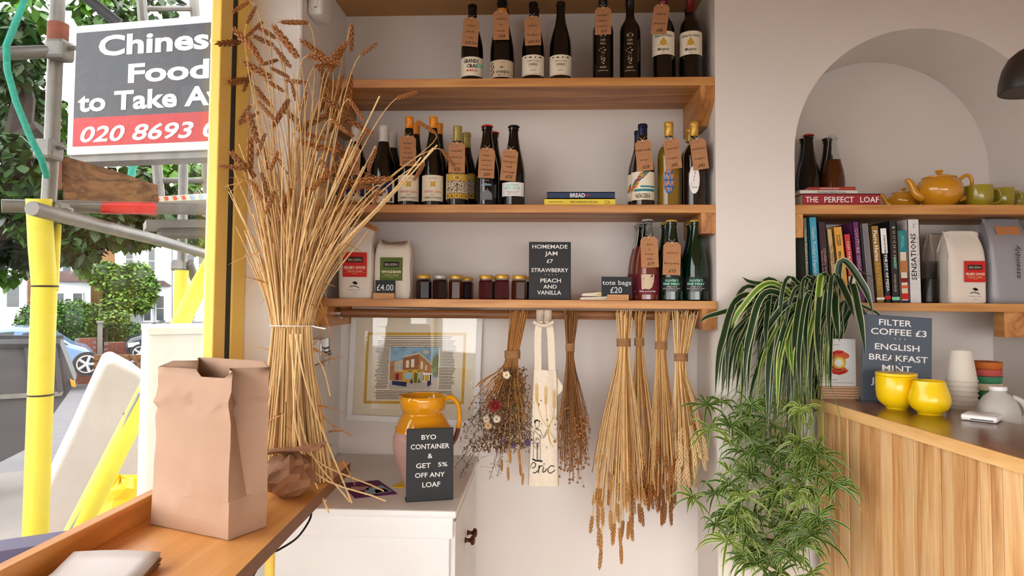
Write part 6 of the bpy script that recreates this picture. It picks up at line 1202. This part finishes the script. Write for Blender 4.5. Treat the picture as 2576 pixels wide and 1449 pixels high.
# plantlets on runners
runs = MB()
def plantlet(px, py, Y, n, l, mt):
    c = atY(px, py, Y) - O; m = MB()
    for i in range(n):
        a = 2 * PI * i / n + rnd(-.4, .4); el = rnd(-.5, .9); d = V(math.cos(a) * math.cos(el), math.sin(a) * math.cos(el) * .8, math.sin(el)); ll = l * rnd(.6, 1.2); e = d * ll + V(0, 0, -ll * rnd(.25, .7)); pts = bez(V(0, 0, 0), d * ll * .4, d * ll * .8, e, 5)
        ribbon(m, pts, rnd(.0055, .0095), (VIEW + V(rnd(-.8, .8), 0, rnd(0, 1))).normalized(), fold=.3, tip=.55)
    for v_i, v_ in enumerate(m.v):   # keep clear of the wall and the counter front
        y = v_[1]; 
        if c.y + y + PY > 2.485: m.v[v_i] = (v_[0], 2.485 - PY - c.y, v_[2])
    m.build('plantlet_foliage', M[mt], t, loc=c, smooth=True)
    s = crown() + V(rnd(-.05, .0), -.12, -.02); runs.tube(smooth_path([crown(), V(c.x * rnd(.2, .6) - rnd(0, .05), -.16, .22), V(c.x * .85 + rnd(-.05, .02), c.y * .9, .05 + c.z * .35), c], 5), .0011, 4, caps=False)
spots = []
for i in range(86):
    f = random.random() ** .75; y = 985 + 440 * f; mid = 1925 + 25 * f; hw = 95 + 75 * math.sin(PI * min(1, f * 1.05)); x = mid + rnd(-1, 1) * hw * rnd(.5, 1); spots.append((x, y))
spots += [(1742, 1250), (1778, 1020), (1785, 1080), (1815, 1010), (2090, 1215), (2110, 1225), (2075, 1190), (1800, 1320), (1830, 1360), (1960, 1440), (1905, 1420), (2020, 1370), (2060, 1300), (1990, 1400), (1870, 1400), (1800, 1240), (1950, 1465), (2040, 1445), (1880, 1090), (2010, 1120)]
for x, y in spots:
    Y = rnd(2.27, 2.42) if x < 1990 else rnd(2.06, 2.16) if x > 2040 else rnd(2.18, 2.26)
    plantlet(x, y, Y, random.choice((11, 14, 17)), rnd(.055, .10), random.choice(('plantlet_leaf', 'plantlet_leaf', 'young_leaf')))
o = runs.build('runner_stems', M['runner_stem'], t, smooth=True); o['kind'] = 'stuff'

# ================================================================== the street outside
mat('asphalt', (84, 84, 88), .9, noise=.12, nscale=3, bump=.3, bscale=30); mat('pavement', (104, 100, 96), .9, noise=.08, nscale=2)
mat('render_white', (204, 208, 214), .8, noise=.02, nscale=2); mat('london_brick', (140, 104, 68), .85, noise=.2, nscale=3); mat('red_brick', (112, 56, 44), .85, noise=.15, nscale=4); mat('roof_tile', (96, 78, 74), .8, noise=.15, nscale=3); mat('dark_pane', (60, 68, 72), .1, coat=.5); mat('blind', (190, 200, 196), .7)
mat('galv', (108, 106, 102), .45, metal=.5, noise=.15, nscale=12); mat('rust', (112, 62, 46), .8, noise=.3, nscale=20); mat('foam_yellow', (208, 196, 62), .6, noise=.04, nscale=8); mat('tie_black', (24, 24, 26), .6); mat('rope_teal', (40, 140, 122), .8, noise=.2, nscale=90)
wood('scaffold_board', (60, 38, 20), (96, 64, 36), (122, 86, 52), 'X', 1.2, .8, rings=12); mat('sign_grey', (44, 49, 58), .35, noise=.04, nscale=3); mat('sign_red', (170, 16, 22), .4); mat('sign_white', (240, 240, 242), .5)
mat('skip_grey', (50, 51, 53), .6, noise=.2, nscale=4); mat('sack_white', (168, 162, 156), .8, noise=.06, nscale=3, bump=.5, bscale=6); mat('bag_yellow', (220, 164, 6), .35, bump=.6, bscale=25); mat('blue_paint', (54, 66, 112), .5, noise=.06, nscale=12); mat('crate_white', (206, 204, 194), .6, noise=.03, nscale=6)
mat('car_blue', (96, 122, 156), .25, coat=.6); mat('car_navy', (24, 28, 42), .25, coat=.6); mat('tyre', (28, 28, 30), .8); mat('alloy', (190, 192, 196), .3, metal=.6); mat('tail_red', (190, 40, 40), .3)
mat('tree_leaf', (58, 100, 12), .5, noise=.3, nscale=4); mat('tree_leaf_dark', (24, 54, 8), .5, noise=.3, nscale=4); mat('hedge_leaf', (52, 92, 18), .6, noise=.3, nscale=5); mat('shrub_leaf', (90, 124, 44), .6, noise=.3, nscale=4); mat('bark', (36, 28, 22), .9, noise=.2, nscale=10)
def gz(D): return -.2 - .038 * D
def ow(u, D, z): return OU * u + OW * D + V(0, 0, z)
def uz(px, py, D): p_ = atD(px, py, D); return (p_.dot(OU), p_.z)
m = MB(); m.add([ow(-60, -8, gz(-8)), ow(60, -8, gz(-8)), ow(60, 90, gz(90)), ow(-60, 90, gz(90))], [(0, 1, 2, 3)]); struct(m, 'street', M['asphalt'], label='grey asphalt street outside the window')
m = MB(); m.add([ow(-40, -6, gz(-6) + .01), ow(40, -6, gz(-6) + .01), ow(40, 9.5, gz(9.5) + .02), ow(-40, 9.5, gz(9.5) + .02)], [(0, 1, 2, 3)]); struct(m, 'pavement', M['pavement'], label='pale pavement outside the window')
def oprism(m, pts, D, dep, ax=None):
    P_ = [uz(x, y, D) for x, y in pts]; m.prism(P_, dep, OW * D, (OU, OW, V(0, 0, 1)))
def ob(x0, y0, x1, y1): return [(x0, y0), (x1, y0), (x1, y1), (x0, y1)]
def base(px, py, D): p_ = atD(px, py, D); return V(p_.x, p_.y, gz(D))
def built(m, name, mt, t, **kw):   # geometry given in the world, stored relative to the thing
    m.map(lambda p_: p_ - t.location); return m.build(name, mt, t, **kw)
def tubeD(pts, r, n=12): m = MB(); m.tube([atD(*p_) for p_ in pts], r, n); return m
# takeaway sign
P0 = atY(166, 390, 2.95); P1 = atY(600, 385, 2.82); P1.z = P0.z; dx = (P1 - P0); rz_ = math.atan2(dx.y, dx.x); zt_ = atY(172, 66, 2.95).z; H = zt_ - P0.z; Wd = dx.length
t = thing('takeaway_sign', 'grey and red lightbox sign for Chinese food to take away', 'sign', P0, rz_)
m = MB(); m.rbox((Wd / 2, .08, H / 2), (Wd, .16, H), .008); m.build('case', M['sign_white'], t)
fm = .036; m = MB(); m.bb(fm, Wd - fm, -.004, .001, fm + .128, H - fm); m.build('grey_panel', M['sign_grey'], t); m = MB(); m.bb(fm, Wd - fm, -.004, .001, fm, fm + .128); m.build('red_panel', M['sign_red'], t)
sn = Vector((math.cos(rz_), math.sin(rz_), 0)); sq = Vector((-sn.y, sn.x, 0))
def sxz(px, py): d_ = ray(px, py); p_ = EYE + d_ * ((P0 - EYE).dot(sq) / d_.dot(sq)); return ((p_ - P0).dot(sn), p_.z - P0.z)
ls = []
for tx, x0, x1, yb_, ch, op in (('Chinese', 250, 578, 139, 54, {'bold': .03}), ('Food', 324, 527, 206, 50, {'bold': .03}), ('to Take Away', 198, 660, 279, 50, {'bold': .03}), ('020 8693 0', 204, 552, 356, 42, {'bold': .02, 'shear': .22})):
    a_, b_ = sxz(x0, yb_), sxz(x1, yb_); ls.append((tx, a_[0], a_[1] - .004, ch * 2.9 / FPX, dict(align='L', width=b_[0] - a_[0], **op)))
lettering(t, M['sign_white'], ls[:], y=-.0055, res=3)
m = MB(); m.bb(.0, Wd, .02, .14, -.03, 0); m.build('bottom_tray', M['galv'], t)
# scaffold tubes
def tube_thing(name, label, pts, r, mt, cat='pole', extra=None, n=14):
    p_ = atD(*pts[-1]); t = thing(name, label, cat, (p_.x, p_.y, p_.z)); built(tubeD(pts, r, n), 'tube', M[mt], t, smooth=True); return t
t = tube_thing('scaffold_pole', 'upright steel scaffold pole beside the takeaway sign', [(150, -120, 2.9), (128, 420, 2.9), (112, 700, 2.9), (88, 1500, 2.9)], .0245, 'galv')
built(tubeD([(147, 60, 2.9), (143, 150, 2.9)], .034), 'rust_collar', M['rust'], t, smooth=True)
for px, py in ((150, 128), (122, 378), (140, 535)):
    p_ = atD(px, py, 2.86); m = MB(); m.rbox(p_, (.07, .07, .07), .012); m.tube([p_ + V(-.06, 0, 0), p_ + V(.06, 0, .01)], .008, 6); built(m, 'coupler', M['galv'], t)
g = 'yellow foam pole sleeves'
t = tube_thing('foam_sleeve', 'upright yellow foam sleeve round the scaffold pole', [(98, 500, 2.82), (104, 620, 2.84), (112, 720, 2.86), (103, 960, 2.86), (84, 1500, 2.86)], .0385, 'foam_yellow', 'foam sleeve')
built(tubeD([(145, 565, 2.9), (135, 640, 2.88), (126, 730, 2.86)], [.012, .02, .026]), 'split_flap', M['foam_yellow'], t, smooth=True)
for px, py in ((113, 720), (102, 993)):
    p_ = atD(px, py, 2.86); m = MB(); m.tube([p_ + OU * .0395 * math.cos(a) + OW * .0395 * math.sin(a) for a in [2 * PI * k_ / 20 for k_ in range(21)]], .003, 5); built(m, 'tie', M['tie_black'], t)
t = tube_thing('foam_sleeve', 'slanting yellow foam sleeve beside the white sack', [(545, 640, 3.85), (500, 720, 3.8), (370, 985, 3.55), (150, 1420, 3.2)], .044, 'foam_yellow', 'foam sleeve')
p_ = atD(337, 1050, 3.5); d = (atD(370, 985, 3.55) - p_).normalized(); a_ = d.orthogonal().normalized(); b_ = d.cross(a_); m = MB(); m.tube([p_ + a_ * .0452 * math.cos(q_) + b_ * .0452 * math.sin(q_) for q_ in [2 * PI * k_ / 20 for k_ in range(21)]], .003, 5); built(m, 'tie', M['tie_black'], t)
m = MB(); m.tube([atD(352, 990, 3.51), atD(268, 1160, 3.37), atD(172, 1348, 3.22)], .010, 6); built(m, 'slit', M['galv'], t)
t = tube_thing('foam_sleeve', 'short yellow foam sleeve on the far scaffold pole', [(457, 680, 4.0), (452, 830, 4.0), (450, 1000, 4.0)], .036, 'foam_yellow', 'foam sleeve')
t = tube_thing('scaffold_pole', 'far upright scaffold pole behind the window edge', [(462, 380, 4.05), (458, 640, 4.05), (455, 690, 4.05)], .0245, 'galv'); p_ = atD(456, 668, 4.03); m = MB(); m.rbox(p_, (.08, .08, .06), .012); m.tube([atD(475, 660, 4), atD(495, 715, 4.1)], .024, 12); built(m, 'coupler', M['galv'], t)
tube_thing('scaffold_pole', 'horizontal scaffold pole high beside the sign', [(-60, 138, 2.86), (165, 128, 2.86)], .0225, 'galv')
t = tube_thing('scaffold_pole', 'horizontal scaffold pole with red paint at mid height', [(4, 518, 2.98), (160, 520, 3.0), (380, 524, 3.05), (560, 528, 3.1)], .0235, 'galv'); built(tubeD([(250, 522, 3.02), (390, 524.5, 3.05)], .0242), 'red_paint', M['tail_red'], t, smooth=True)
m = MB(); 
tube_thing('scaffold_pole', 'scaffold pole running away towards the houses', [(80, 524, 2.62), (160, 545, 2.75), (400, 605, 3.35), (540, 645, 3.8)], .0235, 'galv')
tube_thing('scaffold_pole', 'dark diagonal scaffold pole above the sign', [(150, -60, 3.9), (300, 60, 3.9)], .026, 'skip_grey')
# boards, ladder, rope
t = thing('scaffold_board', 'brown timber board fixed under the sign', 'board', base(156, 500, 3.25)); m = MB(); oprism(m, [(156, 391), (300, 433), (397, 466), (402, 546), (280, 522), (160, 500)], 3.25, .04); built(m, 'plank', M['scaffold_board'], t); m = MB(); oprism(m, ob(139, 384, 156, 475), 3.23, .05); built(m, 'end_bracket', M['rust'], t)
t = thing('scaffold_board', 'narrow board with hazard tape near the window frame', 'board', base(440, 500, 3.6)); m = MB(); oprism(m, [(381, 495), (560, 484), (560, 500), (382, 508)], 3.6, .2); built(m, 'plank', M['crate_white'], t)
for k_ in range(6): m = MB(); x = 390 + k_ * 22; oprism(m, [(x, 496 - k_), (x + 9, 495 - k_), (x + 13, 504 - k_), (x + 4, 506 - k_)], 3.598, .001); built(m, 'tape_stripe', M['salmon' if k_ < 4 else 'skyblue'], t)
t = thing('scaffold_board', 'grey board end below the hazard tape', 'board', base(440, 560, 3.7)); m = MB(); oprism(m, ob(368, 552, 580, 572), 3.7, .25); built(m, 'plank', M['galv'], t); m = MB(); oprism(m, ob(405, 574, 580, 592), 3.75, .25); built(m, 'plank', M['pavement'], t)
t = thing('ladder', 'grey metal ladder leaning behind the sign', 'ladder', base(450, 520, 4.3))
for a, b_ in (((350, -60), (404, 520)), ((484, -60), (525, 520))): built(tubeD([(*a, 4.3), (*b_, 4.3)], .028, 8), 'stile', M['galv'], t, smooth=True)
for k_ in range(6): y = 22 + k_ * 108; f = (y + 60) / 580; built(tubeD([(350 + 54 * f, y, 4.3), (484 + 41 * f, y, 4.3)], .016, 8), 'rung', M['galv'], t, smooth=True)
t = tube_thing('rope', 'turquoise rope hanging from the scaffold', [(66, -60, 2.75), (62, 0, 2.75), (38, 60, 2.75), (16, 115, 2.75), (18, 175, 2.75), (40, 255, 2.75), (74, 340, 2.75), (104, 400, 2.75), (118, 445, 2.8)], .0105, 'rope_teal', 'rope'); tube_thing('rope', 'turquoise rope end below the sign', [(338, 395, 3.9), (330, 445, 3.9)], .018, 'rope_teal', 'rope')
# foreground clutter outside
t = thing('blue_bench', 'blue painted bench top just outside the window', 'bench', base(90, 1400, 2.0)); p_ = uz(190, 1358, 2.02); m = MB(); q0 = uz(-330, 1358, 2.02)
m.prism([(q0[0], p_[1]), (p_[0], p_[1]), (p_[0], p_[1] - .035), (q0[0], p_[1] - .035)], .09, OW * 2.02, (OU, OW, V(0, 0, 1))); built(m, 'top_board', M['blue_paint'], t)
m = MB(); m.prism([(q0[0], p_[1] - .04), (p_[0] - .02, p_[1] - .04), (p_[0] - .02, gz(2) + .02), (q0[0], gz(2) + .02)], .05, OW * 2.04, (OU, OW, V(0, 0, 1))); built(m, 'front_board', M['blue_paint'], t)
t = thing('rubble_sack', 'large dirty white sack slumped outside the window', 'sack', base(240, 1300, 4.2)); m = MB()
oprism(m, [(262, 912), (285, 906), (345, 938), (380, 965), (470, 1010), (500, 1200), (480, 1420), (300, 1530), (60, 1530), (92, 1330), (112, 1235), (170, 1115), (238, 962)], 4.2, .7); o = built(m, 'cloth', M['sack_white'], t, smooth=True); md = o.modifiers.new('round', 'BEVEL'); md.width = .12; md.segments = 4; md.limit_method = 'NONE'
t = thing('white_crate', 'white taped foam crate outside the window frame', 'crate', base(440, 930, 3.0)); m = MB(); P_ = uz(372, 828, 2.95); Q_ = uz(560, 828, 2.95); m.rbox(ow((P_[0] + Q_[0]) / 2, 3.15, (P_[1] + gz(3)) / 2), ((Q_[0] - P_[0]), .4, P_[1] - gz(3)), .02, Matrix.Rotation(math.atan2(OU.y, OU.x), 3, 'Z')); built(m, 'box', M['crate_white'], t, smooth=True)
m = MB(); oprism(m, [(371, 826), (565, 822), (565, 838), (371, 842)], 2.935, .43); built(m, 'lid', M['crate_white'], t)
t = thing('plastic_sack', 'crumpled yellow plastic bag outside behind the desk lip', 'plastic bag', base(300, 1290, 3.75)); m = MB(); rr = random.Random(12); c = atD(300, 1275, 3.75); nu, nv = 14, 9; vs = []
for j in range(nv + 1):
    for i in range(nu): a, b_ = 2 * PI * i / nu, PI * j / nv; q_ = rr.uniform(.75, 1.2); vs.append(c + OU * (.17 * math.sin(b_) * math.cos(a) * q_) + OW * (.12 * math.sin(b_) * math.sin(a) * q_) + V(0, 0, -.13 * math.cos(b_) * q_))
m.add(vs, [(j * nu + i, j * nu + (i + 1) % nu, (j + 1) * nu + (i + 1) % nu, (j + 1) * nu + i) for j in range(nv) for i in range(nu)]); built(m, 'plastic', M['bag_yellow'], t)
t.location.z = t.location.z; m = MB(); m.rbox(ow(c.dot(OU), 3.75, (c.z - .12 + gz(3.75)) / 2), (.28, .2, c.z - .12 - gz(3.75)), .02, Matrix.Rotation(math.atan2(OU.y, OU.x), 3, 'Z')); t2 = thing('rubble_heap', 'brown cardboard box under the yellow plastic bag', 'box', base(300, 1290, 3.75)); built(m, 'box', M['kraft_dark'], t2)
t = thing('skip', 'dark grey steel rubbish skip on the street', 'skip', base(60, 1150, 8.0)); P_ = [uz(x, y, 8.0) for x, y in [(-220, 866), (146, 863), (184, 962), (172, 982), (72, 1122), (0, 1158), (-220, 1180)]]; n = len(P_); m = MB()
m.add([ow(u, D_, z_) for D_ in (8.0, 8.75) for u, z_ in P_], [tuple(range(n)), tuple(range(2 * n - 1, n - 1, -1))] + [(i, i + n, (i + 1) % n + n, (i + 1) % n) for i in range(1, n)]); o = built(m, 'hull', M['skip_grey'], t); md = o.modifiers.new('thick', 'SOLIDIFY'); md.thickness = .02
for D_ in (7.97, 8.73): m = MB(); m.tube([ow(P_[0][0], D_, P_[0][1]), ow(P_[1][0] + .02, D_, P_[1][1])], .045, 6); built(m, 'rim', M['skip_grey'], t)
m = MB(); oprism(m, [(-220, 1003), (160, 985), (156, 996), (-220, 1016)], 7.95, .1); built(m, 'side_rail', M['galv'], t)
for x in (60, 130): m = MB(); oprism(m, [(x, 872), (x + 14, 872), (x + 30, 985), (x + 16, 988)], 7.95, .08); built(m, 'rib', M['skip_grey'], t)
m = MB(); oprism(m, [(176, 955), (188, 962), (190, 974), (180, 972)], 7.9, .1); built(m, 'reflector', M['orange'], t)
# far side: low fence, garden walls, hedges
t = thing('timber_pallet', 'dark timber pallet standing behind the white sack', 'pallet', base(300, 960, 10.5))
for y in (893, 912, 931, 950): m = MB(); oprism(m, ob(236, y, 376, y + 14), 10.5, .06); built(m, 'slat', M['scaffold_board'], t)
m = MB(); oprism(m, [(325, 893), (338, 893), (376, 945), (376, 960)], 10.45, .05); built(m, 'brace', M['scaffold_board'], t); m = MB(); oprism(m, ob(236, 893, 244, 1010), 10.56, .06); oprism(m, ob(368, 893, 376, 1010), 10.56, .06); built(m, 'post', M['scaffold_board'], t)
def brick_wall(label, x0, y0, x1, D, cap=True):
    t = thing('garden_wall', label, 'wall', base((x0 + x1) / 2, 900, D)); zt = atD(x0, y0, D).z; u0, u1 = uz(x0, y0, D)[0], uz(x1, y0, D)[0]; m = MB(); m.prism([(u0, gz(D)), (u1, gz(D)), (u1, zt), (u0, zt)], .22, OW * D, (OU, OW, V(0, 0, 1))); built(m, 'mortar', M['pavement'], t)
    bl, bh = .225, .075; z = gz(D) + .01; r = 0; me = MB(); me.bb(-.105, .105, 0, .012, 0, .065); bme = me.mesh('brick', M['red_brick']); rot = (0, 0, math.atan2(OU.y, OU.x))
    while z < zt - .05:
        u = u0 + (0 if r % 2 else .11)
        while u + .21 < u1 + .1: o = link('brick', bme, t, loc=ow(u + .105, D - .008, z) - t.location, rot=rot); u += bl
        z += bh; r += 1
    return t
brick_wall('red brick garden wall behind the blue car', 188, 852, 243, 22.7); brick_wall('red brick garden wall beside the dark car', 262, 862, 330, 23.4)
t = thing('gate_post', 'grey stone gate post between the hedges', 'post', base(250, 900, 22.6)); m = MB(); oprism(m, ob(245, 812, 258, 910), 22.6, .25); oprism(m, ob(243, 808, 260, 813), 22.55, .35); built(m, 'post', M['pavement'], t)
def leaves(m, c, r, n, sz, droop=.3, seed=0, dens=1.0, floor_=None):
    rr = random.Random(seed)
    for i in range(n):
        d = Vector((rr.gauss(0, 1), rr.gauss(0, 1), rr.gauss(0, 1))).normalized(); q_ = rr.uniform(.55, 1.0) ** .6; p_ = c + OU * d.x * r[0] * q_ + OW * d.y * r[1] * q_ + V(0, 0, d.z * r[2] * q_)
        a = Vector((rr.uniform(-1, 1), rr.uniform(-1, 1), -rr.uniform(0, 1) * droop * 2)).normalized(); b_ = a.cross(Vector((rr.uniform(-.4, .4), rr.uniform(-.4, .4), 1))).normalized(); l = sz * rr.uniform(.7, 1.3); w_ = l * .33
        m.add([p_, p_ + a * l * .35 + b_ * w_, p_ + a * l * .7 + b_ * w_ * .7, p_ + a * l, p_ + a * l * .7 - b_ * w_ * .7, p_ + a * l * .35 - b_ * w_], [(0, 1, 2, 3, 4, 5)])
def shrub(name, label, blobs, mt, n, sz, D, cat='hedge', core=True):
    t = thing(name, label, cat, base(blobs[0][0], 900, D)); m = MB(); mc = MB()
    for k_, (px, py, rx, ry) in enumerate(blobs):
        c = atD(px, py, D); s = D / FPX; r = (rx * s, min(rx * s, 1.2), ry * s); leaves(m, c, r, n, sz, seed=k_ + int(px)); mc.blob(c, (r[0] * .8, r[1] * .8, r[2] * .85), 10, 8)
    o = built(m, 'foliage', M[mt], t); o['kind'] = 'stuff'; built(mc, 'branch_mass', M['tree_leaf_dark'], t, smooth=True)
    m = MB(); c = atD(blobs[0][0], blobs[0][1], D); m.tube([V(c.x, c.y, gz(D)), c], .05, 6); built(m, 'stem', M['bark'], t)
shrub('clipped_hedge', 'clipped green hedge above the blue car', [(85, 815, 36, 46), (135, 812, 40, 50), (185, 806, 44, 48), (222, 810, 30, 44), (110, 845, 50, 30), (200, 842, 40, 28)], 'hedge_leaf', 1500, .10, 24.2)
shrub('clipped_hedge', 'lower green hedge beside the gate post', [(275, 838, 24, 42), (300, 832, 26, 34), (335, 845, 36, 32), (360, 848, 24, 26)], 'hedge_leaf', 1000, .10, 24.9)
shrub('climbing_shrub', 'pale green climbing shrub on the white house', [(262, 690, 34, 32), (300, 710, 42, 44), (345, 705, 36, 46), (372, 725, 24, 36), (300, 760, 36, 30), (350, 755, 30, 30)], 'shrub_leaf', 900, .14, 25.6, 'shrub')
shrub('flowering_bush', 'yellow green bush by the garden gate', [(268, 800, 22, 16), (296, 796, 26, 16)], 'shrub_leaf', 500, .10, 24.0, 'shrub')
# tree over the street
t = thing('street_tree', 'leafy street tree overhanging the scaffold', 'tree', base(60, 800, 8.5)); m, m2 = MB(), MB()
blobs = [(30, 120, 60, 70, 260), (70, 20, 40, 40, 60), (10, 260, 90, 100, 420), (80, 330, 90, 100, 420), (40, 440, 110, 90, 520), (110, 520, 80, 80, 420), (20, 560, 70, 80, 360), (190, 565, 70, 45, 340), (270, 560, 80, 42, 360), (340, 575, 60, 36, 280), (90, 620, 60, 40, 180), (20, 650, 40, 50, 140), (200, 620, 40, 25, 120), (235, 20, 40, 30, 70), (275, 35, 30, 40, 60), (205, 640, 20, 40, 60), (300, 480, 90, 60, 300), (420, 440, 90, 50, 260), (400, 20, 40, 30, 50), (330, 30, 20, 30, 30), (430, 545, 60, 50, 200), (495, 590, 40, 30, 100)]
for k_, (px, py, rx, ry, n) in enumerate(blobs):
    D = 8.0 + (k_ % 4) * .5; s = D / FPX; leaves(m if k_ % 2 else m2, atD(px, py, D), (rx * s, .5, ry * s), int(n * 1.6), .14, droop=.7, seed=k_ + 50)
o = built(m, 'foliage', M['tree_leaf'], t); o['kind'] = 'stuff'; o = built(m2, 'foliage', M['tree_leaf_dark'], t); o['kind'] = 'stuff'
for pts in ([(-80, 1000, 8.6), (-40, 640, 8.6), (60, 500, 8.5), (140, 560, 8.4), (330, 570, 8.3)], [(60, 500, 8.5), (40, 380, 8.4), (60, 250, 8.4), (20, 60, 8.3)], [(40, 380, 8.4), (110, 330, 8.3)]): built(tubeD(pts, [.16 - .03 * k_ for k_ in range(len(pts))], 8), 'branch', M['bark'], t, smooth=True)
# houses
def house(label, D, walls, windows, roofs=(), dep=5.0, extra=()):
    t = thing('terraced_house', label, 'house', base(walls[0][0][0][0], 850, D)); rot = None
    for pts, mt, dd in walls: m = MB(); oprism(m, pts, D + dd, dep); built(m, 'wall', M[mt], t)
    for pts, mt, dd in roofs: m = MB(); oprism(m, pts, D + dd, 1.6); built(m, 'roof', M[mt], t)
    for x0, y0, x1, y1, dd, bl in windows:
        fr = 3; m = MB(); oprism(m, ob(x0 - fr, y0 - fr, x1 + fr, y1 + fr + 1), D + dd - .08, .10); w_ = built(m, 'window', M['sign_white'], t)
        for a, b_, nm in ((y0, (y0 + y1) / 2 - 1, 'upper'), ((y0 + y1) / 2 + 1, y1, 'lower')): m = MB(); oprism(m, ob(x0, a, x1, b_), D + dd - .10, .02); m.map(lambda p_: p_ - t.location); m.build('pane', M['blind'] if bl and nm == 'lower' else M['dark_pane'], w_)
    return t
house('white house with tall sash window at the edge of view', 26.5, [([(-160, 560), (66, 560), (66, 900), (-160, 900)], 'render_white', 0), (ob(66, 560, 96, 900), 'london_brick', .5)], [(17, 718, 48, 828, 0, True), (-60, 718, -20, 828, 0, False)], [([(-160, 560), (100, 560), (60, 500), (-160, 500)], 'roof_tile', 0)], extra=())
house('brick house with white bay and tiled bay roof', 27.0, [(ob(96, 560, 290, 900), 'london_brick', .4), (ob(136, 706, 228, 880), 'render_white', -.6), (ob(150, 600, 186, 694), 'render_white', .2)], [(144, 738, 160, 785, -.6, False), (184, 738, 206, 785, -.6, False), (158, 640, 178, 682, .2, False), (252, 766, 262, 800, .4, False)], [([(132, 708), (232, 708), (218, 682), (150, 682)], 'roof_tile', -.8), ([(90, 560), (295, 560), (280, 480), (110, 480)], 'roof_tile', .3)])
house('tall white house behind the climbing shrub', 26.8, [(ob(290, 540, 432, 900), 'render_white', 0), (ob(352, 718, 428, 880), 'render_white', -.7)], [(317, 622, 334, 682, 0, False), (374, 626, 389, 686, 0, False), (363, 748, 379, 806, -.7, False), (394, 745, 412, 806, -.7, False)], [([(346, 720), (434, 720), (412, 706), (360, 706)], 'roof_tile', -.8), ([(285, 540), (436, 540), (420, 470), (300, 470)], 'roof_tile', 0)])
house('pale house at the end of the row', 28.0, [(ob(434, 560, 700, 900), 'render_white', 0)], [(470, 640, 488, 690, 0, False), (500, 640, 518, 690, 0, False), (470, 745, 490, 800, 0, False)], [([(432, 560), (700, 560), (690, 480), (450, 480)], 'roof_tile', 0)])
house('long pale terrace beyond the skip, mostly behind the tree', 26.8, [(ob(-720, 540, -162, 900), 'render_white', .3)], [(-220, 718, -190, 828, .3, False), (-330, 718, -290, 828, .3, False), (-460, 718, -420, 828, .3, False), (-330, 600, -295, 670, .3, False), (-460, 600, -425, 670, .3, False), (-600, 718, -560, 828, .3, False)], [([(-725, 540), (-160, 540), (-180, 470), (-700, 470)], 'roof_tile', .3)])
# cars
def car(label, D, body, glass, wheels, mt, lights=(), wd=1.7):
    t = thing('parked_car', label, 'car', base(body[0][0], 930, D)); m = MB(); oprism(m, body, D, wd); o = built(m, 'body', M[mt], t, smooth=True, angle=50); md = o.modifiers.new('round', 'BEVEL'); md.width = .10; md.segments = 3; md.limit_method = 'ANGLE'
    for g_ in glass: m = MB(); oprism(m, g_, D - .012, .02); built(m, 'side_window', M['dark_pane'], t)
    for px, py, r in wheels:
        c = atD(px, py, D); R_ = r * D / FPX; m = MB(); m.tube([c - OW * .03, c + OW * .2], R_, 24); w_ = built(m, 'wheel', M['tyre'], t, smooth=True)
        m = MB()
        for k_ in range(5): a = 2 * PI * k_ / 5; m.tube([c - OW * .045, c - OW * .045 + (OU * math.cos(a) + V(0, 0, 1) * math.sin(a)) * R_ * .68], R_ * .12, 6)
        m.tube([c - OW * .04 + (OU * math.cos(a) + V(0, 0, 1) * math.sin(a)) * R_ * .68 for a in [2 * PI * k_ / 24 for k_ in range(25)]], R_ * .06, 6); m.map(lambda p_: p_ - t.location); m.build('alloy_rim', M['alloy'], w_, smooth=True)
    for pts, lm in lights: m = MB(); oprism(m, pts, D - .02, .06); built(m, 'lamp', M[lm], t)
    return t
car('light blue hatchback parked behind the skip', 20.6, [(-150, 925), (-148, 880), (-132, 862), (-60, 838), (-10, 828), (40, 824), (90, 825), (132, 838), (178, 866), (215, 876), (236, 893), (240, 925), (190, 934), (-100, 934)], [[(44, 862), (58, 838), (92, 833), (92, 864)], [(98, 833), (126, 840), (172, 867), (98, 865)], [(-60, 860), (-40, 840), (36, 834), (28, 862)]], [(218, 916, 26), (-90, 918, 26)], 'car_blue', [([(8, 862), (40, 852), (44, 858), (14, 868)], 'tail_red')])
car('dark car parked beyond the white crate', 21.5, [(318, 890), (316, 862), (330, 852), (362, 842), (392, 818), (420, 810), (520, 808), (640, 812), (650, 890)], [[(372, 842), (396, 820), (430, 815), (430, 842)], [(438, 815), (520, 813), (520, 842), (438, 842)]], [(352, 888, 20), (600, 888, 20)], 'car_navy', [([(322, 864), (350, 860), (352, 870), (322, 874)], 'sign_white')])

# unseen scaffold deck, added to cut the sky light reaching the window
t = thing('added_shade_deck', 'timber scaffold deck above the pavement outside the window', 'scaffold deck', (-1.9, .4, 3.2))
me = MB(); me.bb(-.11, .11, -3.0, 3.0, 0, .038); bme = me.mesh('deck_board', M['scaffold_board'])
for i in range(6): link('deck_board', bme, t, loc=(.55 - i * .225, 0, rnd(0, .006)))
for y in (-2.6, 0, 2.6): m = MB(); m.tube([(.75, y, -.025), (-.85, y, -.025)], .0245, 10); m.build('transom', M['galv'], t, smooth=True)
for y in (-2.6, 0): m = MB(); m.tube([(-.80, y, -3.45), (-.80, y, 0.9)], .0245, 10); m.build('standard', M['galv'], t, smooth=True)
